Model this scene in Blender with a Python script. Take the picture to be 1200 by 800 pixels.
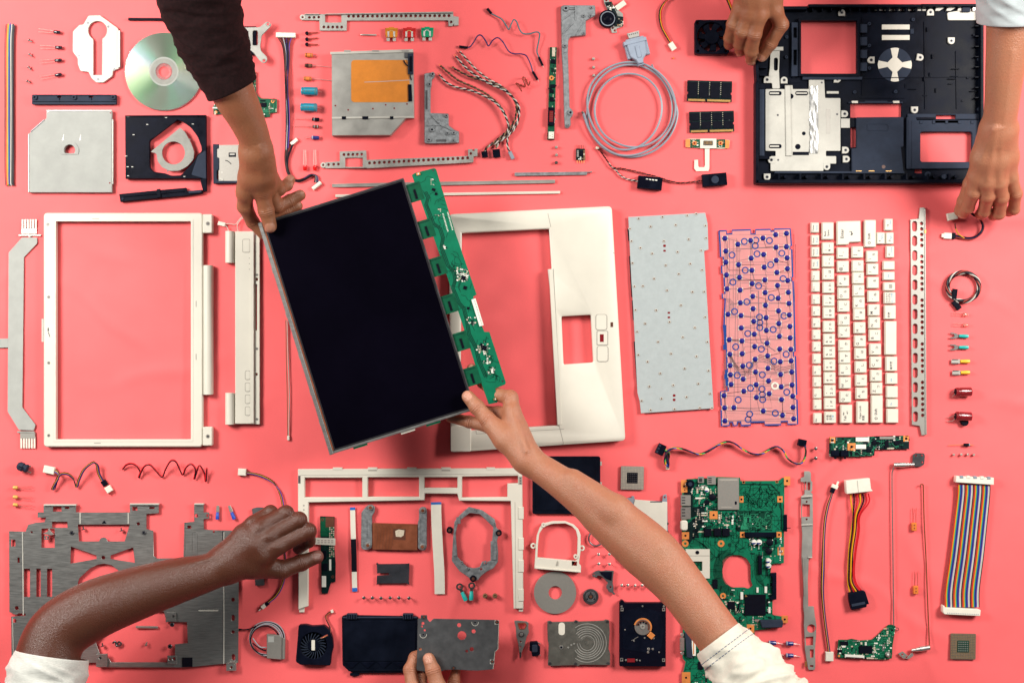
import bpy, math, random
import numpy as np
from mathutils import Vector, Matrix, noise
from mathutils.geometry import tessellate_polygon
for o in list(bpy.data.objects):
 bpy.data.objects.remove(o, do_unlink=True)
SC = bpy.context.scene
COL = SC.collection
R = math.radians
# ---------------------------------------------------------------- camera, world, lights, exposure
PXM = 0.00135          # metres of table per photograph pixel
H = 2.2                # height of the camera over the table
cam_d = bpy.data.cameras.new("camera")
cam = bpy.data.objects.new("camera", cam_d)
COL.objects.link(cam)
cam.location = (0, 0, H)
cam_d.sensor_width = 36
cam_d.lens = 36 * H / (1200 * PXM)
cam_d.clip_start = 0.05
cam_d.clip_end = 50
SC.camera = cam
world = bpy.data.worlds.new("World")
SC.world = world
world.use_nodes = True
bg = world.node_tree.nodes["Background"]
bg.inputs[0].default_value = (0.86, 0.92, 1.0, 1)
bg.inputs[1].default_value = 0.07
def softbox(name, loc, target, size, power, col):
 d = bpy.data.lights.new(name, 'AREA')
 d.shape = 'RECTANGLE'
 d.size, d.size_y = size
 d.energy = power
 d.color = col
 o = bpy.data.objects.new(name, d)
 COL.objects.link(o)
 o.location = loc
 o.rotation_euler = (Vector(target) - Vector(loc)).to_track_quat('-Z', 'Y').to_euler()
 return o
softbox("key_fill_light", (-1.40, 0.62, 1.25), (-0.42, -0.16, 0), (0.7, 0.6), 45, (1.0, 0.955, 0.90))
softbox("key_fill_light", (1.46, 0.58, 1.28), (0.46, -0.18, 0), (0.7, 0.6), 45, (1.0, 0.955, 0.90))
softbox("key_fill_light", (0.0, 1.5, 2.0), (0.0, -0.2, 0), (1.2, 0.8), 12, (1.0, 0.965, 0.92))  # added fill, not a known studio lamp; lightens the broad cast shadows
SC.view_settings.view_transform = 'Standard'
SC.view_settings.look = 'None'
SC.view_settings.exposure = 0.0
SC.view_settings.gamma = 1.0
SC.render.engine = 'CYCLES'
SC.render.resolution_x = 1024
SC.render.resolution_y = 682
# ---------------------------------------------------------------- coordinates
def W(x, y, z=0.0):
 """photograph pixel seen at height z (mm) above the table -> metres"""
 zm = z * 0.001
 k = PXM * (H - zm) / H
 return Vector(((x - 600) * k, (400 - y) * k, zm))
def lin(c):
 c /= 255.0
 return c / 12.92 if c <= 0.04045 else ((c + 0.055) / 1.055) ** 2.4
def rgb(r, g, b):
 return (lin(r), lin(g), lin(b), 1)
# ---------------------------------------------------------------- materials
MATS = {}
def mat(name, col, rough=0.5, metal=0.0, var=0.08, scale=60, bump=0.0, bscale=300, spec=0.5, trans=0.0,
  alpha=1.0, sub=0.0, coat=0.0, stretch=None, rvar=0.0):
 m = bpy.data.materials.new(name)
 m.use_nodes = True
 nt = m.node_tree
 N, L = nt.nodes, nt.links
 b = N["Principled BSDF"]
 b.inputs["Roughness"].default_value = rough
 b.inputs["Metallic"].default_value = metal
 b.inputs["Specular IOR Level"].default_value = spec
 b.inputs["Transmission Weight"].default_value = trans
 b.inputs["Alpha"].default_value = alpha
 b.inputs["Coat Weight"].default_value = coat
 if sub:
  b.inputs["Subsurface Weight"].default_value = sub
  b.inputs["Subsurface Radius"].default_value = (0.008, 0.003, 0.0015)
  b.inputs["Subsurface Scale"].default_value = 1.0
 tc = N.new("ShaderNodeTexCoord")
 mp = N.new("ShaderNodeMapping")
 L.new(tc.outputs["Object"], mp.inputs[0])
 if stretch:
  mp.inputs["Scale"].default_value = stretch
 nz = N.new("ShaderNodeTexNoise")
 nz.inputs["Scale"].default_value = scale
 nz.inputs["Detail"].default_value = 5
 nz.inputs["Roughness"].default_value = 0.62
 L.new(mp.outputs[0], nz.inputs["Vector"])
 mr = N.new("ShaderNodeMapRange")
 mr.inputs["From Min"].default_value = 0.3
 mr.inputs["From Max"].default_value = 0.7
 mr.inputs["To Min"].default_value = 1 - var
 mr.inputs["To Max"].default_value = 1 + var
 L.new(nz.outputs["Fac"], mr.inputs["Value"])
 mx = N.new("ShaderNodeMix")
 mx.data_type = 'RGBA'
 mx.blend_type = 'MULTIPLY'
 mx.inputs[0].default_value = 1
 mx.inputs[6].default_value = col
 L.new(mr.outputs[0], mx.inputs[7])
 L.new(mx.outputs[2], b.inputs["Base Color"])
 if rvar:
  m2 = N.new("ShaderNodeMapRange")
  m2.inputs["From Min"].default_value = 0.3
  m2.inputs["From Max"].default_value = 0.7
  m2.inputs["To Min"].default_value = max(0.02, rough - rvar)
  m2.inputs["To Max"].default_value = min(1, rough + rvar)
  L.new(nz.outputs["Fac"], m2.inputs["Value"])
  L.new(m2.outputs[0], b.inputs["Roughness"])
 if bump:
  n2 = N.new("ShaderNodeTexNoise")
  n2.inputs["Scale"].default_value = bscale
  n2.inputs["Detail"].default_value = 4
  L.new(mp.outputs[0], n2.inputs["Vector"])
  bp = N.new("ShaderNodeBump")
  bp.inputs["Strength"].default_value = bump
  bp.inputs["Distance"].default_value = 0.001
  L.new(n2.outputs["Fac"], bp.inputs["Height"])
  L.new(bp.outputs[0], b.inputs["Normal"])
 MATS[name] = m
 return m
M = {}
def dm(key, *a, **k):
 M[key] = mat(key, *a, **k)
dm("white_plastic", (0.635, 0.605, 0.515, 1), 0.42, var=0.03, scale=25, bump=0.05, bscale=900)
dm("cream_key", (0.65, 0.615, 0.52, 1), 0.45, var=0.04, scale=40, bump=0.05, bscale=900)
dm("white_nylon", (0.70, 0.67, 0.57, 1), 0.4, var=0.05, scale=150)
dm("white_film", (0.66, 0.63, 0.54, 1), 0.38, var=0.04, scale=80)
dm("black_plastic", (0.0036, 0.0048, 0.011, 1), 0.34, spec=0.05, var=0.35, scale=50, bump=0.12, bscale=800, rvar=0.1)
dm("black_gloss", (0.0035, 0.0038, 0.009, 1), 0.3, spec=0.05, var=0.2, scale=50)
dm("slate_plastic", (0.026, 0.034, 0.054, 1), 0.5, spec=0.05, var=0.22, scale=35, bump=0.12, bscale=1200, rvar=0.08)
dm("navy_plastic", (0.0040, 0.0056, 0.0115, 1), 0.36, spec=0.05, var=0.4, scale=30, bump=0.1, bscale=1000, rvar=0.1)
dm("rubber", (0.006, 0.006, 0.011, 1), 0.6, spec=0.05, var=0.2)
dm("steel", (0.35, 0.345, 0.315, 1), 0.42, 0.5, var=0.16, scale=30, bump=0.06, bscale=500, rvar=0.08)
dm("pale_metal", (0.46, 0.45, 0.40, 1), 0.5, 0.15, var=0.11, scale=35, bump=0.05, bscale=500, rvar=0.06)
dm("brushed_steel", (0.31, 0.31, 0.295, 1), 0.36, 0.8, var=0.24, scale=60, stretch=(1, 18, 1), bump=0.05, bscale=200, rvar=0.08)
dm("grey_paint", (0.34, 0.35, 0.325, 1), 0.6, 0.0, spec=0.25, var=0.08, scale=40, bump=0.06, bscale=1500)
dm("cast_metal", (0.25, 0.265, 0.275, 1), 0.46, 0.6, var=0.22, scale=190, bump=0.35, bscale=350, rvar=0.12)
dm("dark_metal", (0.10, 0.10, 0.105, 1), 0.38, 0.8, var=0.15, scale=60, rvar=0.1)
dm("plate_grey", (0.115, 0.118, 0.122, 1), 0.45, 0.55, var=0.12, scale=60, rvar=0.1, bump=0.05)
dm("spindle_grey", (0.25, 0.25, 0.225, 1), 0.55, 0.15, spec=0.2, var=0.12, scale=90)
dm("blue_grey_paint", (0.36, 0.40, 0.40, 1), 0.55, 0.0, spec=0.25, var=0.05, scale=120, bump=0.06, bscale=1500)
dm("disc_grey", (0.36, 0.345, 0.31, 1), 0.4, 0.6, var=0.05, scale=300)
dm("chrome", (0.75, 0.74, 0.70, 1), 0.2, 1.0, var=0.06)
dm("tin", (0.62, 0.60, 0.55, 1), 0.33, 0.9, var=0.1, scale=200)
dm("screw", (0.16, 0.15, 0.145, 1), 0.35, 0.85, var=0.2, scale=300)
dm("screw_pale", (0.55, 0.53, 0.47, 1), 0.35, 0.8, var=0.2, scale=300)
dm("gold", (0.62, 0.36, 0.12, 1), 0.35, 0.9, var=0.12, scale=300)
dm("copper", (0.23, 0.065, 0.028, 1), 0.42, 0.35, var=0.22, scale=60, rvar=0.1, bump=0.08)
dm("copper_pad", (0.78, 0.27, 0.07, 1), 0.42, 0.35, var=0.15, scale=150)
dm("pcb", (0.002, 0.074, 0.034, 1), 0.4, var=0.22, scale=90, bump=0.06, bscale=900, spec=0.25)
dm("pcb_bright", (0.002, 0.135, 0.068, 1), 0.4, var=0.15, scale=60, bump=0.05, bscale=900, spec=0.25)
dm("pcb_trace", (0.001, 0.040, 0.022, 1), 0.4, var=0.2, scale=200, spec=0.25)
dm("pcb_light", (0.015, 0.21, 0.105, 1), 0.36, var=0.2, scale=200, coat=0.2)
dm("pcb_dark", (0.003, 0.014, 0.014, 1), 0.35, var=0.3, scale=150, spec=0.2)
dm("chip", (0.0045, 0.005, 0.010, 1), 0.5, spec=0.05, var=0.2, scale=200, bump=0.1, bscale=1500)
dm("ceramic", (0.52, 0.45, 0.34, 1), 0.5, var=0.2, scale=300)
dm("silk", (0.72, 0.72, 0.64, 1), 0.6, var=0.05)
dm("ink", (0.06, 0.055, 0.06, 1), 0.7, var=0.05)
dm("ink_blue", (0.12, 0.30, 0.44, 1), 0.7, var=0.05)
dm("groove", (0.30, 0.28, 0.24, 1), 0.7, var=0.05)
dm("orange_film", (0.60, 0.20, 0.022, 1), 0.3, var=0.12, scale=40, coat=0.3)
dm("foil", (0.55, 0.55, 0.53, 1), 0.34, 0.8, var=0.05)
dm("cap_blue", (0.010, 0.22, 0.32, 1), 0.3, var=0.12, scale=100, coat=0.4)
dm("cap_navy", (0.012, 0.022, 0.15, 1), 0.3, var=0.12, scale=100, coat=0.4)
dm("cap_red", (0.20, 0.010, 0.014, 1), 0.22, var=0.15, scale=60, coat=0.6)
dm("cap_orange", (0.62, 0.17, 0.03, 1), 0.35, var=0.15, scale=100)
dm("cap_brown", (0.10, 0.035, 0.02, 1), 0.35, var=0.15, scale=100)
dm("cap_yellow", (0.62, 0.36, 0.08, 1), 0.35, var=0.15, scale=100)
dm("lens_black", (0.02, 0.012, 0.02, 1), 0.15, var=0.1, coat=0.5)
dm("led_red", (0.75, 0.015, 0.015, 1), 0.15, var=0.1, trans=0.3)
dm("led_clear", (0.92, 0.55, 0.45, 1), 0.08, var=0.05, trans=0.75)
dm("fuse_orange", (0.80, 0.30, 0.03, 1), 0.15, var=0.1, trans=0.35)
dm("fuse_red", (0.75, 0.03, 0.03, 1), 0.15, var=0.1, trans=0.35)
dm("fuse_green", (0.01, 0.42, 0.20, 1), 0.15, var=0.1, trans=0.35)
dm("cyan_plastic", (0.01, 0.40, 0.36, 1), 0.35, var=0.08)
dm("yellow_plastic", (0.82, 0.47, 0.04, 1), 0.35, var=0.08)
dm("blue_plastic", (0.015, 0.07, 0.42, 1), 0.35, var=0.08)
dm("tab_blue", (0.02, 0.12, 0.42, 1), 0.4, var=0.08)
dm("vga_grey", (0.27, 0.32, 0.40, 1), 0.42, var=0.06)
dm("cable_grey", (0.23, 0.265, 0.31, 1), 0.38, var=0.05)
dm("membrane_film", (0.76, 0.34, 0.33, 1), 0.28, var=0.05, trans=0.0, alpha=0.6, coat=0.3)
dm("membrane_ink", (0.006, 0.045, 0.22, 1), 0.35, var=0.1)
dm("dome_blue", (0.008, 0.008, 0.17, 1), 0.5, spec=0.2, var=0.1)
dm("trace_grey", (0.20, 0.115, 0.13, 1), 0.45, var=0.2)
dm("smoke_plastic", (0.028, 0.030, 0.036, 1), 0.22, var=0.3, scale=60, coat=0.3, alpha=0.9)
dm("lcd_glass", (0.0016, 0.0012, 0.0036, 1), 0.26, var=0.3, scale=6, spec=0.04)
dm("lcd_bezel", (0.03, 0.028, 0.032, 1), 0.35, 0.5, var=0.2)
dm("cpu_green", (0.16, 0.165, 0.10, 1), 0.45, var=0.12, scale=400)
dm("cpu_brown", (0.135, 0.105, 0.075, 1), 0.45, var=0.35, scale=700)
dm("solder_dark", (0.02, 0.10, 0.07, 1), 0.4, var=0.3)
dm("pale_metal_bright", (0.72, 0.69, 0.58, 1), 0.5, 0.2, var=0.05, scale=35, rvar=0.06)
dm("hdd_lid", (0.15, 0.145, 0.125, 1), 0.4, 0.55, var=0.14, scale=120, rvar=0.1)
dm("maroon_knit", (0.0115, 0.0032, 0.0036, 1), 0.95, var=0.55, scale=220, bump=0.9, bscale=900, spec=0.2)
dm("white_cloth", (0.68, 0.65, 0.55, 1), 0.9, var=0.05, scale=120, bump=0.35, bscale=1400, spec=0.2)
dm("heather_cloth", (0.62, 0.63, 0.58, 1), 0.92, var=0.14, scale=60, stretch=(1.5, 14, 6), bump=0.5, bscale=700, spec=0.2)
dm("pale_blue_cloth", (0.44, 0.49, 0.50, 1), 0.9, var=0.04, scale=120, bump=0.35, bscale=1400, spec=0.2)
dm("stitch", (0.06, 0.09, 0.20, 1), 0.8, var=0.1)
WIRE = dict(black=(0.005, 0.005, 0.010, 1), white=(0.50, 0.475, 0.42, 1), red=(0.55, 0.012, 0.018, 1),
   yellow=(0.62, 0.31, 0.010, 1), orange=(0.75, 0.20, 0.02, 1), brown=(0.07, 0.025, 0.018, 1),
   green=(0.05, 0.34, 0.10, 1), blue=(0.02, 0.06, 0.34, 1), purple=(0.08, 0.045, 0.30, 1),
   grey=(0.36, 0.37, 0.40, 1), teal=(0.06, 0.16, 0.18, 1), tan=(0.20, 0.115, 0.06, 1),
   navy=(0.02, 0.02, 0.10, 1), rust=(0.30, 0.05, 0.035, 1), silver=(0.5, 0.5, 0.5, 1))
for k_, v_ in WIRE.items():
 dm("wire_" + k_, v_, 0.42, var=0.08, spec=0.25)
# ---------------------------------------------------------------- 2D outlines in photograph pixels
def rect(x0, y0, x1, y1):
 return [(x0, y0), (x1, y0), (x1, y1), (x0, y1)]
def rrect(x0, y0, x1, y1, r, n=5):
 out = []
 for cx, cy, a in ((x1 - r, y1 - r, 0), (x0 + r, y1 - r, 90), (x0 + r, y0 + r, 180), (x1 - r, y0 + r, 270)):
  for i in range(n + 1):
   t = R(a + 90 * i / n)
   out.append((cx + r * math.cos(t), cy + r * math.sin(t)))
 return out
def circ(cx, cy, r, n=28, a0=0, a1=360):
 full = abs(a1 - a0) >= 360
 k = n if full else n + 1
 return [(cx + r * math.cos(R(a0 + (a1 - a0) * i / n)), cy + r * math.sin(R(a0 + (a1 - a0) * i / n))) for i in range(k)]
def turn(pts, ang, c):
 ca, sa = math.cos(R(ang)), math.sin(R(ang))
 return [(c[0] + (x - c[0]) * ca - (y - c[1]) * sa, c[1] + (x - c[0]) * sa + (y - c[1]) * ca) for x, y in pts]
def obox(cx, cy, w, h, ang=0):
 return turn(rect(cx - w / 2, cy - h / 2, cx + w / 2, cy + h / 2), ang, (cx, cy))
def fillet(pts, r, n=4):
 out = []
 k = len(pts)
 for i in range(k):
  p0, p1, p2 = Vector(pts[i - 1]), Vector(pts[i]), Vector(pts[(i + 1) % k])
  a, b = p0 - p1, p2 - p1
  d = min(r, a.length * 0.45, b.length * 0.45)
  if d < 0.05:
   out.append(tuple(p1))
   continue
  s, e = p1 + a.normalized() * d, p1 + b.normalized() * d
  for j in range(n + 1):
   t = j / n
   q = s.lerp(p1, t).lerp(p1.lerp(e, t), t)
   out.append((q.x, q.y))
 return out
def inside(p, poly):
 x, y = p
 c = False
 j = len(poly) - 1
 for i in range(len(poly)):
  xi, yi = poly[i]
  xj, yj = poly[j]
  if (yi > y) != (yj > y) and x < (xj - xi) * (y - yi) / (yj - yi + 1e-12) + xi:
   c = not c
  j = i
 return c
def spl(pts, n=6):
 """Catmull-Rom through 3D points"""
 P = [Vector(p) for p in pts]
 if len(P) < 3:
  return P
 P = [P[0] * 2 - P[1]] + P + [P[-1] * 2 - P[-2]]
 out = []
 for i in range(1, len(P) - 2):
  a, b, c, d = P[i - 1:i + 3]
  for j in range(n):
   t = j / n
   out.append(0.5 * ((2 * b) + (c - a) * t + (2 * a - 5 * b + 4 * c - d) * t * t + (3 * b - a - 3 * c + d) * t ** 3))
 out.append(P[-2])
 return out
def path(pts, z=1.0, n=6):
 """pixel points (x, y[, z mm]) -> smooth world path"""
 return spl([W(p[0], p[1], p[2] if len(p) > 2 else z) for p in pts], n)
def frames(P):
 T = []
 for i in range(len(P)):
  a, b = P[max(i - 1, 0)], P[min(i + 1, len(P) - 1)]
  t = b - a
  T.append(t.normalized() if t.length > 1e-12 else Vector((1, 0, 0)))
 up = Vector((0, 0, 1)) if abs(T[0].z) < 0.9 else Vector((1, 0, 0))
 out = []
 s = T[0].cross(up).normalized()
 for t in T:
  s = (s - t * s.dot(t))
  s = s.normalized() if s.length > 1e-9 else t.orthogonal().normalized()
  out.append((t, s, s.cross(t).normalized()))
 return out
def resample(P, step):
 out = [P[0].copy()]
 acc = 0.0
 for i in range(1, len(P)):
  a, b = P[i - 1], P[i]
  L = (b - a).length
  while acc + L >= step:
   t = (step - acc) / L
   a = a.lerp(b, t)
   out.append(a.copy())
   L = (b - a).length
   acc = 0.0
  acc += L
 out.append(P[-1].copy())
 return out
def twisted(P, rad, pitch, k, n, ph=0.0):
 """strand k of n wound round path P"""
 rad, pitch = rad * 0.001, pitch * 0.001
 P = resample(P, pitch / 9)
 fr = frames(P)
 out = []
 for i, p in enumerate(P):
  a = 2 * math.pi * (i / 9 + k / n) + ph
  t, s, u = fr[i]
  out.append(p + s * (rad * math.cos(a)) + Vector((0, 0, 1)) * (rad * math.sin(a) + rad))
 return out
# ---------------------------------------------------------------- mesh builder
class MB:
 def __init__(s):
  s.v, s.f, s.m, s.mats = [], [], [], []
 def add(s, verts, faces, mt):
  mt = M[mt] if isinstance(mt, str) else mt
  if mt not in s.mats:
   s.mats.append(mt)
  k = s.mats.index(mt)
  o = len(s.v)
  s.v.extend(Vector(v) for v in verts)
  s.f.extend([i + o for i in f] for f in faces)
  s.m.extend([k] * len(faces))
  return s
 def slab(s, outline, z0, z1, mt, holes=(), bev=0.3, bevh=None, xf=None, bottom=True):
  """flat sheet with holes: outline in px, z in mm, chamfered upper edge (mm)"""
  def conv(poly, ccw):
   P = [W(x, y, z1).xy for x, y in poly]
   Q = []
   for p in P:
    if not Q or (p - Q[-1]).length > 1e-6:
     Q.append(p)
   if (Q[0] - Q[-1]).length < 1e-6:
    Q.pop()
   A = sum(Q[i - 1].x * Q[i].y - Q[i].x * Q[i - 1].y for i in range(len(Q)))
   if (A > 0) != ccw:
    Q.reverse()
   return Q
  def inset(P, d):
   out = []
   for i in range(len(P)):
    a, b, c = P[i - 1], P[i], P[(i + 1) % len(P)]
    e1, e2 = (b - a).normalized(), (c - b).normalized()
    n1, n2 = Vector((-e1.y, e1.x)), Vector((-e2.y, e2.x))
    m = n1 + n2
    if m.length < 1e-6:
     m = n1
    m.normalize()
    k = d / max(0.35, m.dot(n1))
    out.append(b + m * k)
   return out
  b = min(bev, (z1 - z0) * 0.45 if bevh is None else 99) * 0.001
  bh = b if bevh is None else bevh * 0.001
  loops = [conv(outline, True)] + [conv(h, False) for h in holes]
  zt, zb = z1 * 0.001, z0 * 0.001
  verts, faces = [], []
  top_loops, idx_top, idx_bot = [], [], []
  for li, P in enumerate(loops):
   n = len(P)
   I = inset(P, b) if b > 0 else P
   o = len(verts)
   verts += [(p.x, p.y, zb) for p in P]
   verts += [(p.x, p.y, zt - (bh if b > 0 else 0)) for p in P]
   for i in range(n):
    j = (i + 1) % n
    faces.append((o + i, o + j, o + n + j, o + n + i))
   if b > 0:
    verts += [(p.x, p.y, zt) for p in I]
    for i in range(n):
     j = (i + 1) % n
     faces.append((o + n + i, o + n + j, o + 2 * n + j, o + 2 * n + i))
    idx_top += list(range(o + 2 * n, o + 3 * n))
   else:
    idx_top += list(range(o + n, o + 2 * n))
   idx_bot += list(range(o, o + n))
   top_loops.append([Vector((p.x, p.y, 0)) for p in I])
  for t in tessellate_polygon(top_loops):
   a, c, d = [idx_top[i] for i in t]
   va, vc, vd = Vector(verts[a]), Vector(verts[c]), Vector(verts[d])
   if (vc - va).cross(vd - va).z < 0:
    c, d = d, c
   faces.append((a, c, d))
  if bottom:
   for t in tessellate_polygon([[Vector((verts[i][0], verts[i][1], 0)) for i in idx_bot[sum(len(l) for l in loops[:k]):sum(len(l) for l in loops[:k + 1])]] for k in range(len(loops))]):
    a, c, d = [idx_bot[i] for i in t]
    va, vc, vd = Vector(verts[a]), Vector(verts[c]), Vector(verts[d])
    if (vc - va).cross(vd - va).z > 0:
     c, d = d, c
    faces.append((a, c, d))
  if xf:
   verts = [xf(Vector(v)) for v in verts]
  return s.add(verts, faces, mt)
 def box(s, cx, cy, w, h, z0, z1, mt, ang=0, bev=0.25):
  return s.slab(obox(cx, cy, w, h, ang), z0, z1, mt, bev=bev)
 def tube(s, P, r, mt, n=7, r1=None):
  """round cord along world path P, radius in mm"""
  if isinstance(mt, str) and mt.startswith("wire_") and r < 1.0:
   r *= 1.22
  r *= 0.001
  r1 = r if r1 is None else r1 * 0.001
  fr = frames(P)
  verts, faces = [], []
  for i, p in enumerate(P):
   t, a, b = fr[i]
   rr = r + (r1 - r) * i / max(1, len(P) - 1)
   for k in range(n):
    q = 2 * math.pi * k / n
    verts.append(p + a * (rr * math.cos(q)) + b * (rr * math.sin(q)))
  for i in range(len(P) - 1):
   for k in range(n):
    j = (k + 1) % n
    faces.append((i * n + k, i * n + j, (i + 1) * n + j, (i + 1) * n + k))
  faces.append(tuple(range(n))[::-1])
  faces.append(tuple((len(P) - 1) * n + k for k in range(n)))
  return s.add(verts, faces, mt)
 def lathe(s, p, d, prof, mt, n=20):
  """turned shape: prof = [(mm along d, radius mm)]"""
  p = Vector(p)
  d = Vector(d).normalized()
  a = d.orthogonal().normalized()
  b = d.cross(a)
  verts, faces = [], []
  for t, r in prof:
   for k in range(n):
    q = 2 * math.pi * k / n
    verts.append(p + d * (t * 0.001) + (a * math.cos(q) + b * math.sin(q)) * (r * 0.001))
  for i in range(len(prof) - 1):
   for k in range(n):
    j = (k + 1) % n
    faces.append((i * n + k, i * n + j, (i + 1) * n + j, (i + 1) * n + k))
  faces.append(tuple(range(n))[::-1])
  faces.append(tuple((len(prof) - 1) * n + k for k in range(n)))
  return s.add(verts, faces, mt)
 def lie(s, x, y, L, r, ang, prof, mt, z=None, n=20):
  """turned body lying flat at px (x, y), axis at ang degrees in the picture (0 = to the right)"""
  z = r if z is None else z
  d = Vector((math.cos(R(ang)), -math.sin(R(ang)), 0))
  p = W(x, y, z) - d * (L * 0.0005)
  return s.lathe(p, d, [(t * L, q * r) for t, q in prof], mt, n)
 def ribbon(s, P, w, mt, th=0.25, roll=0.0):
  """flat strip along world path, width w mm"""
  fr = frames(P)
  verts, faces = [], []
  for i, p in enumerate(P):
   t = fr[i][0]
   sd = Vector((-t.y, t.x, 0))
   sd = sd.normalized() if sd.length > 1e-6 else Vector((1, 0, 0))
   if roll:
    sd = (Matrix.Rotation(roll, 3, t) @ sd)
   up = t.cross(sd)
   if up.z < 0:
    up = -up
   for sx, sz in ((-1, 0), (1, 0), (1, 1), (-1, 1)):
    verts.append(p + sd * (sx * w * 0.0005) + up * (sz * th * 0.001))
  n = len(P)
  for i in range(n - 1):
   for k in range(4):
    j = (k + 1) % 4
    faces.append((i * 4 + k, i * 4 + j, (i + 1) * 4 + j, (i + 1) * 4 + k))
  faces.append((0, 1, 2, 3))
  faces.append(tuple((n - 1) * 4 + k for k in (3, 2, 1, 0)))
  return s.add(verts, faces, mt)
 def text(s, txt, x, y, size, z, mt, ang=0, align='CENTER', xf=None):
  """lettering: px position of its centre, size in px, ang turns it counter-clockwise"""
  cu = bpy.data.curves.new("lettering", 'FONT')
  cu.body = txt
  cu.size = size * PXM
  cu.align_x = align
  cu.align_y = 'CENTER'
  cu.resolution_u = 2
  cu.offset = size * PXM * 0.022
  ob = bpy.data.objects.new("lettering", cu)
  me = bpy.data.meshes.new_from_object(ob)
  p = W(x, y, z)
  rot = Matrix.Rotation(R(ang), 3, 'Z')
  vs = [rot @ v.co + p for v in me.vertices]
  if xf:
   vs = [xf(v) for v in vs]
  s.add(vs, [tuple(f.vertices) for f in me.polygons], mt)
  bpy.data.objects.remove(ob)
  bpy.data.curves.remove(cu)
  bpy.data.meshes.remove(me)
  return s
 def build(s, name, parent=None, smooth=38, base=None):
  if base is not None:
   loc = base
  elif parent is None:
   xs = [v.x for v in s.v]
   ys = [v.y for v in s.v]
   loc = Vector(((min(xs) + max(xs)) / 2, (min(ys) + max(ys)) / 2, min(v.z for v in s.v)))
  else:
   loc = parent["_w"]
   loc = Vector(loc)
  me = bpy.data.meshes.new(name)
  me.from_pydata([v - loc for v in s.v], [], s.f)
  for mt in s.mats:
   me.materials.append(mt)
  me.polygons.foreach_set("material_index", s.m)
  me.polygons.foreach_set("use_smooth", [True] * len(s.f))
  me.update()
  me.set_sharp_from_angle(angle=R(smooth))
  o = bpy.data.objects.new(name, me)
  COL.objects.link(o)
  if parent is None:
   o.location = loc
  else:
   o.parent = parent
  o["_w"] = list(loc)
  return o
 def thing(s, name, label, cat, group=None, kind=None):
  o = s.build(name)
  return tag(o, label, cat, group, kind)
def tag(o, label, cat, group=None, kind=None):
 if label:
  o["label"] = label
 if cat:
  o["category"] = cat
 if group:
  o["group"] = group
 if kind:
  o["kind"] = kind
 return o
def T(name, label, cat, x, y, group=None, z=0):
 o = bpy.data.objects.new(name, None)
 COL.objects.link(o)
 o.empty_display_size = 0.02
 o.location = W(x, y, z)
 o["_w"] = list(o.location)
 return tag(o, label, cat, group)
def kids(o):
 return [c for c in bpy.data.objects if c.parent == o]
def dup(root, children, loc, rotz=0.0, label=None):
 r = root.copy()
 COL.objects.link(r)
 r.location = loc
 r.rotation_euler = (0, 0, R(rotz))
 if label:
  r["label"] = label
 for ch, gs in children:
  c = ch.copy()
  COL.objects.link(c)
  c.parent = r
  for g in gs:
   d = g.copy()
   COL.objects.link(d)
   d.parent = c
 return r
def tree_of(root):
 return [(c, kids(c)) for c in kids(root)]
def repeats(root, spots, labels):
 """root is the first of the kind, standing at spots[0] = (x, y, angle); the others are copies"""
 tr = tree_of(root)
 x, y, a = spots[0]
 z0 = root.location.z
 root["label"] = labels[0]
 for (x, y, a), lb in zip(spots[1:], labels[1:]):
  p = W(x, y, 0)
  p.z = z0
  dup(root, tr, p, a - spots[0][2], lb)
 root.rotation_euler = (0, 0, 0)
 return root
# ---------------------------------------------------------------- circuit board dressing
SMD_MATS = ["ceramic", "ceramic", "chip", "chip", "tin", "silk", "wire_tan"]
def smd(mb, poly, n, seed, z, holes=(), big=1.0, mats=SMD_MATS, ang=0):
 rnd = random.Random(seed)
 xs = [p[0] for p in poly]
 ys = [p[1] for p in poly]
 done = 0
 tries = 0
 while done < n and tries < n * 30:
  tries += 1
  cx, cy = rnd.uniform(min(xs), max(xs)), rnd.uniform(min(ys), max(ys))
  if not inside((cx, cy), poly) or any(inside((cx, cy), h) for h in holes):
   continue
  m = rnd.choice(mats)
  # short runs of equal parts, as a board has
  run = rnd.choice((1, 1, 2, 3, 4))
  dx, dy = rnd.choice(((2.0, 0), (0, 2.0)))
  w, h = rnd.choice(((1.3, 0.8), (0.8, 1.3), (1.6, 1.1), (1.0, 1.0), (2.2, 1.6)))
  for k in range(run):
   px, py = cx + dx * k, cy + dy * k
   if not inside((px, py), poly) or any(inside((px, py), q) for q in holes):
    break
   mb.box(px, py, w * big, h * big, z, z + rnd.uniform(0.4, 1.1), m, ang=ang, bev=0)
   done += 1
 return mb
def traces(mb, poly, n, seed, z, mt, w=0.55, holes=(), step=4.0, ang=0):
 rnd = random.Random(seed)
 xs = [p[0] for p in poly]
 ys = [p[1] for p in poly]
 ok = lambda p: inside(p, poly) and not any(inside(p, h) for h in holes)
 for _ in range(n):
  for _t in range(20):
   p = (rnd.uniform(min(xs), max(xs)), rnd.uniform(min(ys), max(ys)))
   if ok(p):
    break
  else:
   continue
  a = rnd.choice((0, 90, 180, 270)) + ang
  pts = [p]
  for k in range(rnd.randint(2, 7)):
   L = rnd.uniform(0.5, 2.0) * step
   q = (pts[-1][0] + L * math.cos(R(a)), pts[-1][1] + L * math.sin(R(a)))
   if not ok(q):
    break
   pts.append(q)
   a += rnd.choice((-45, 45, 0, 45, -45))
  if len(pts) > 1:
   mb.ribbon([W(x, y, z) for x, y in pts], w * 1.35, mt, th=0.05)
 return mb
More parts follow.
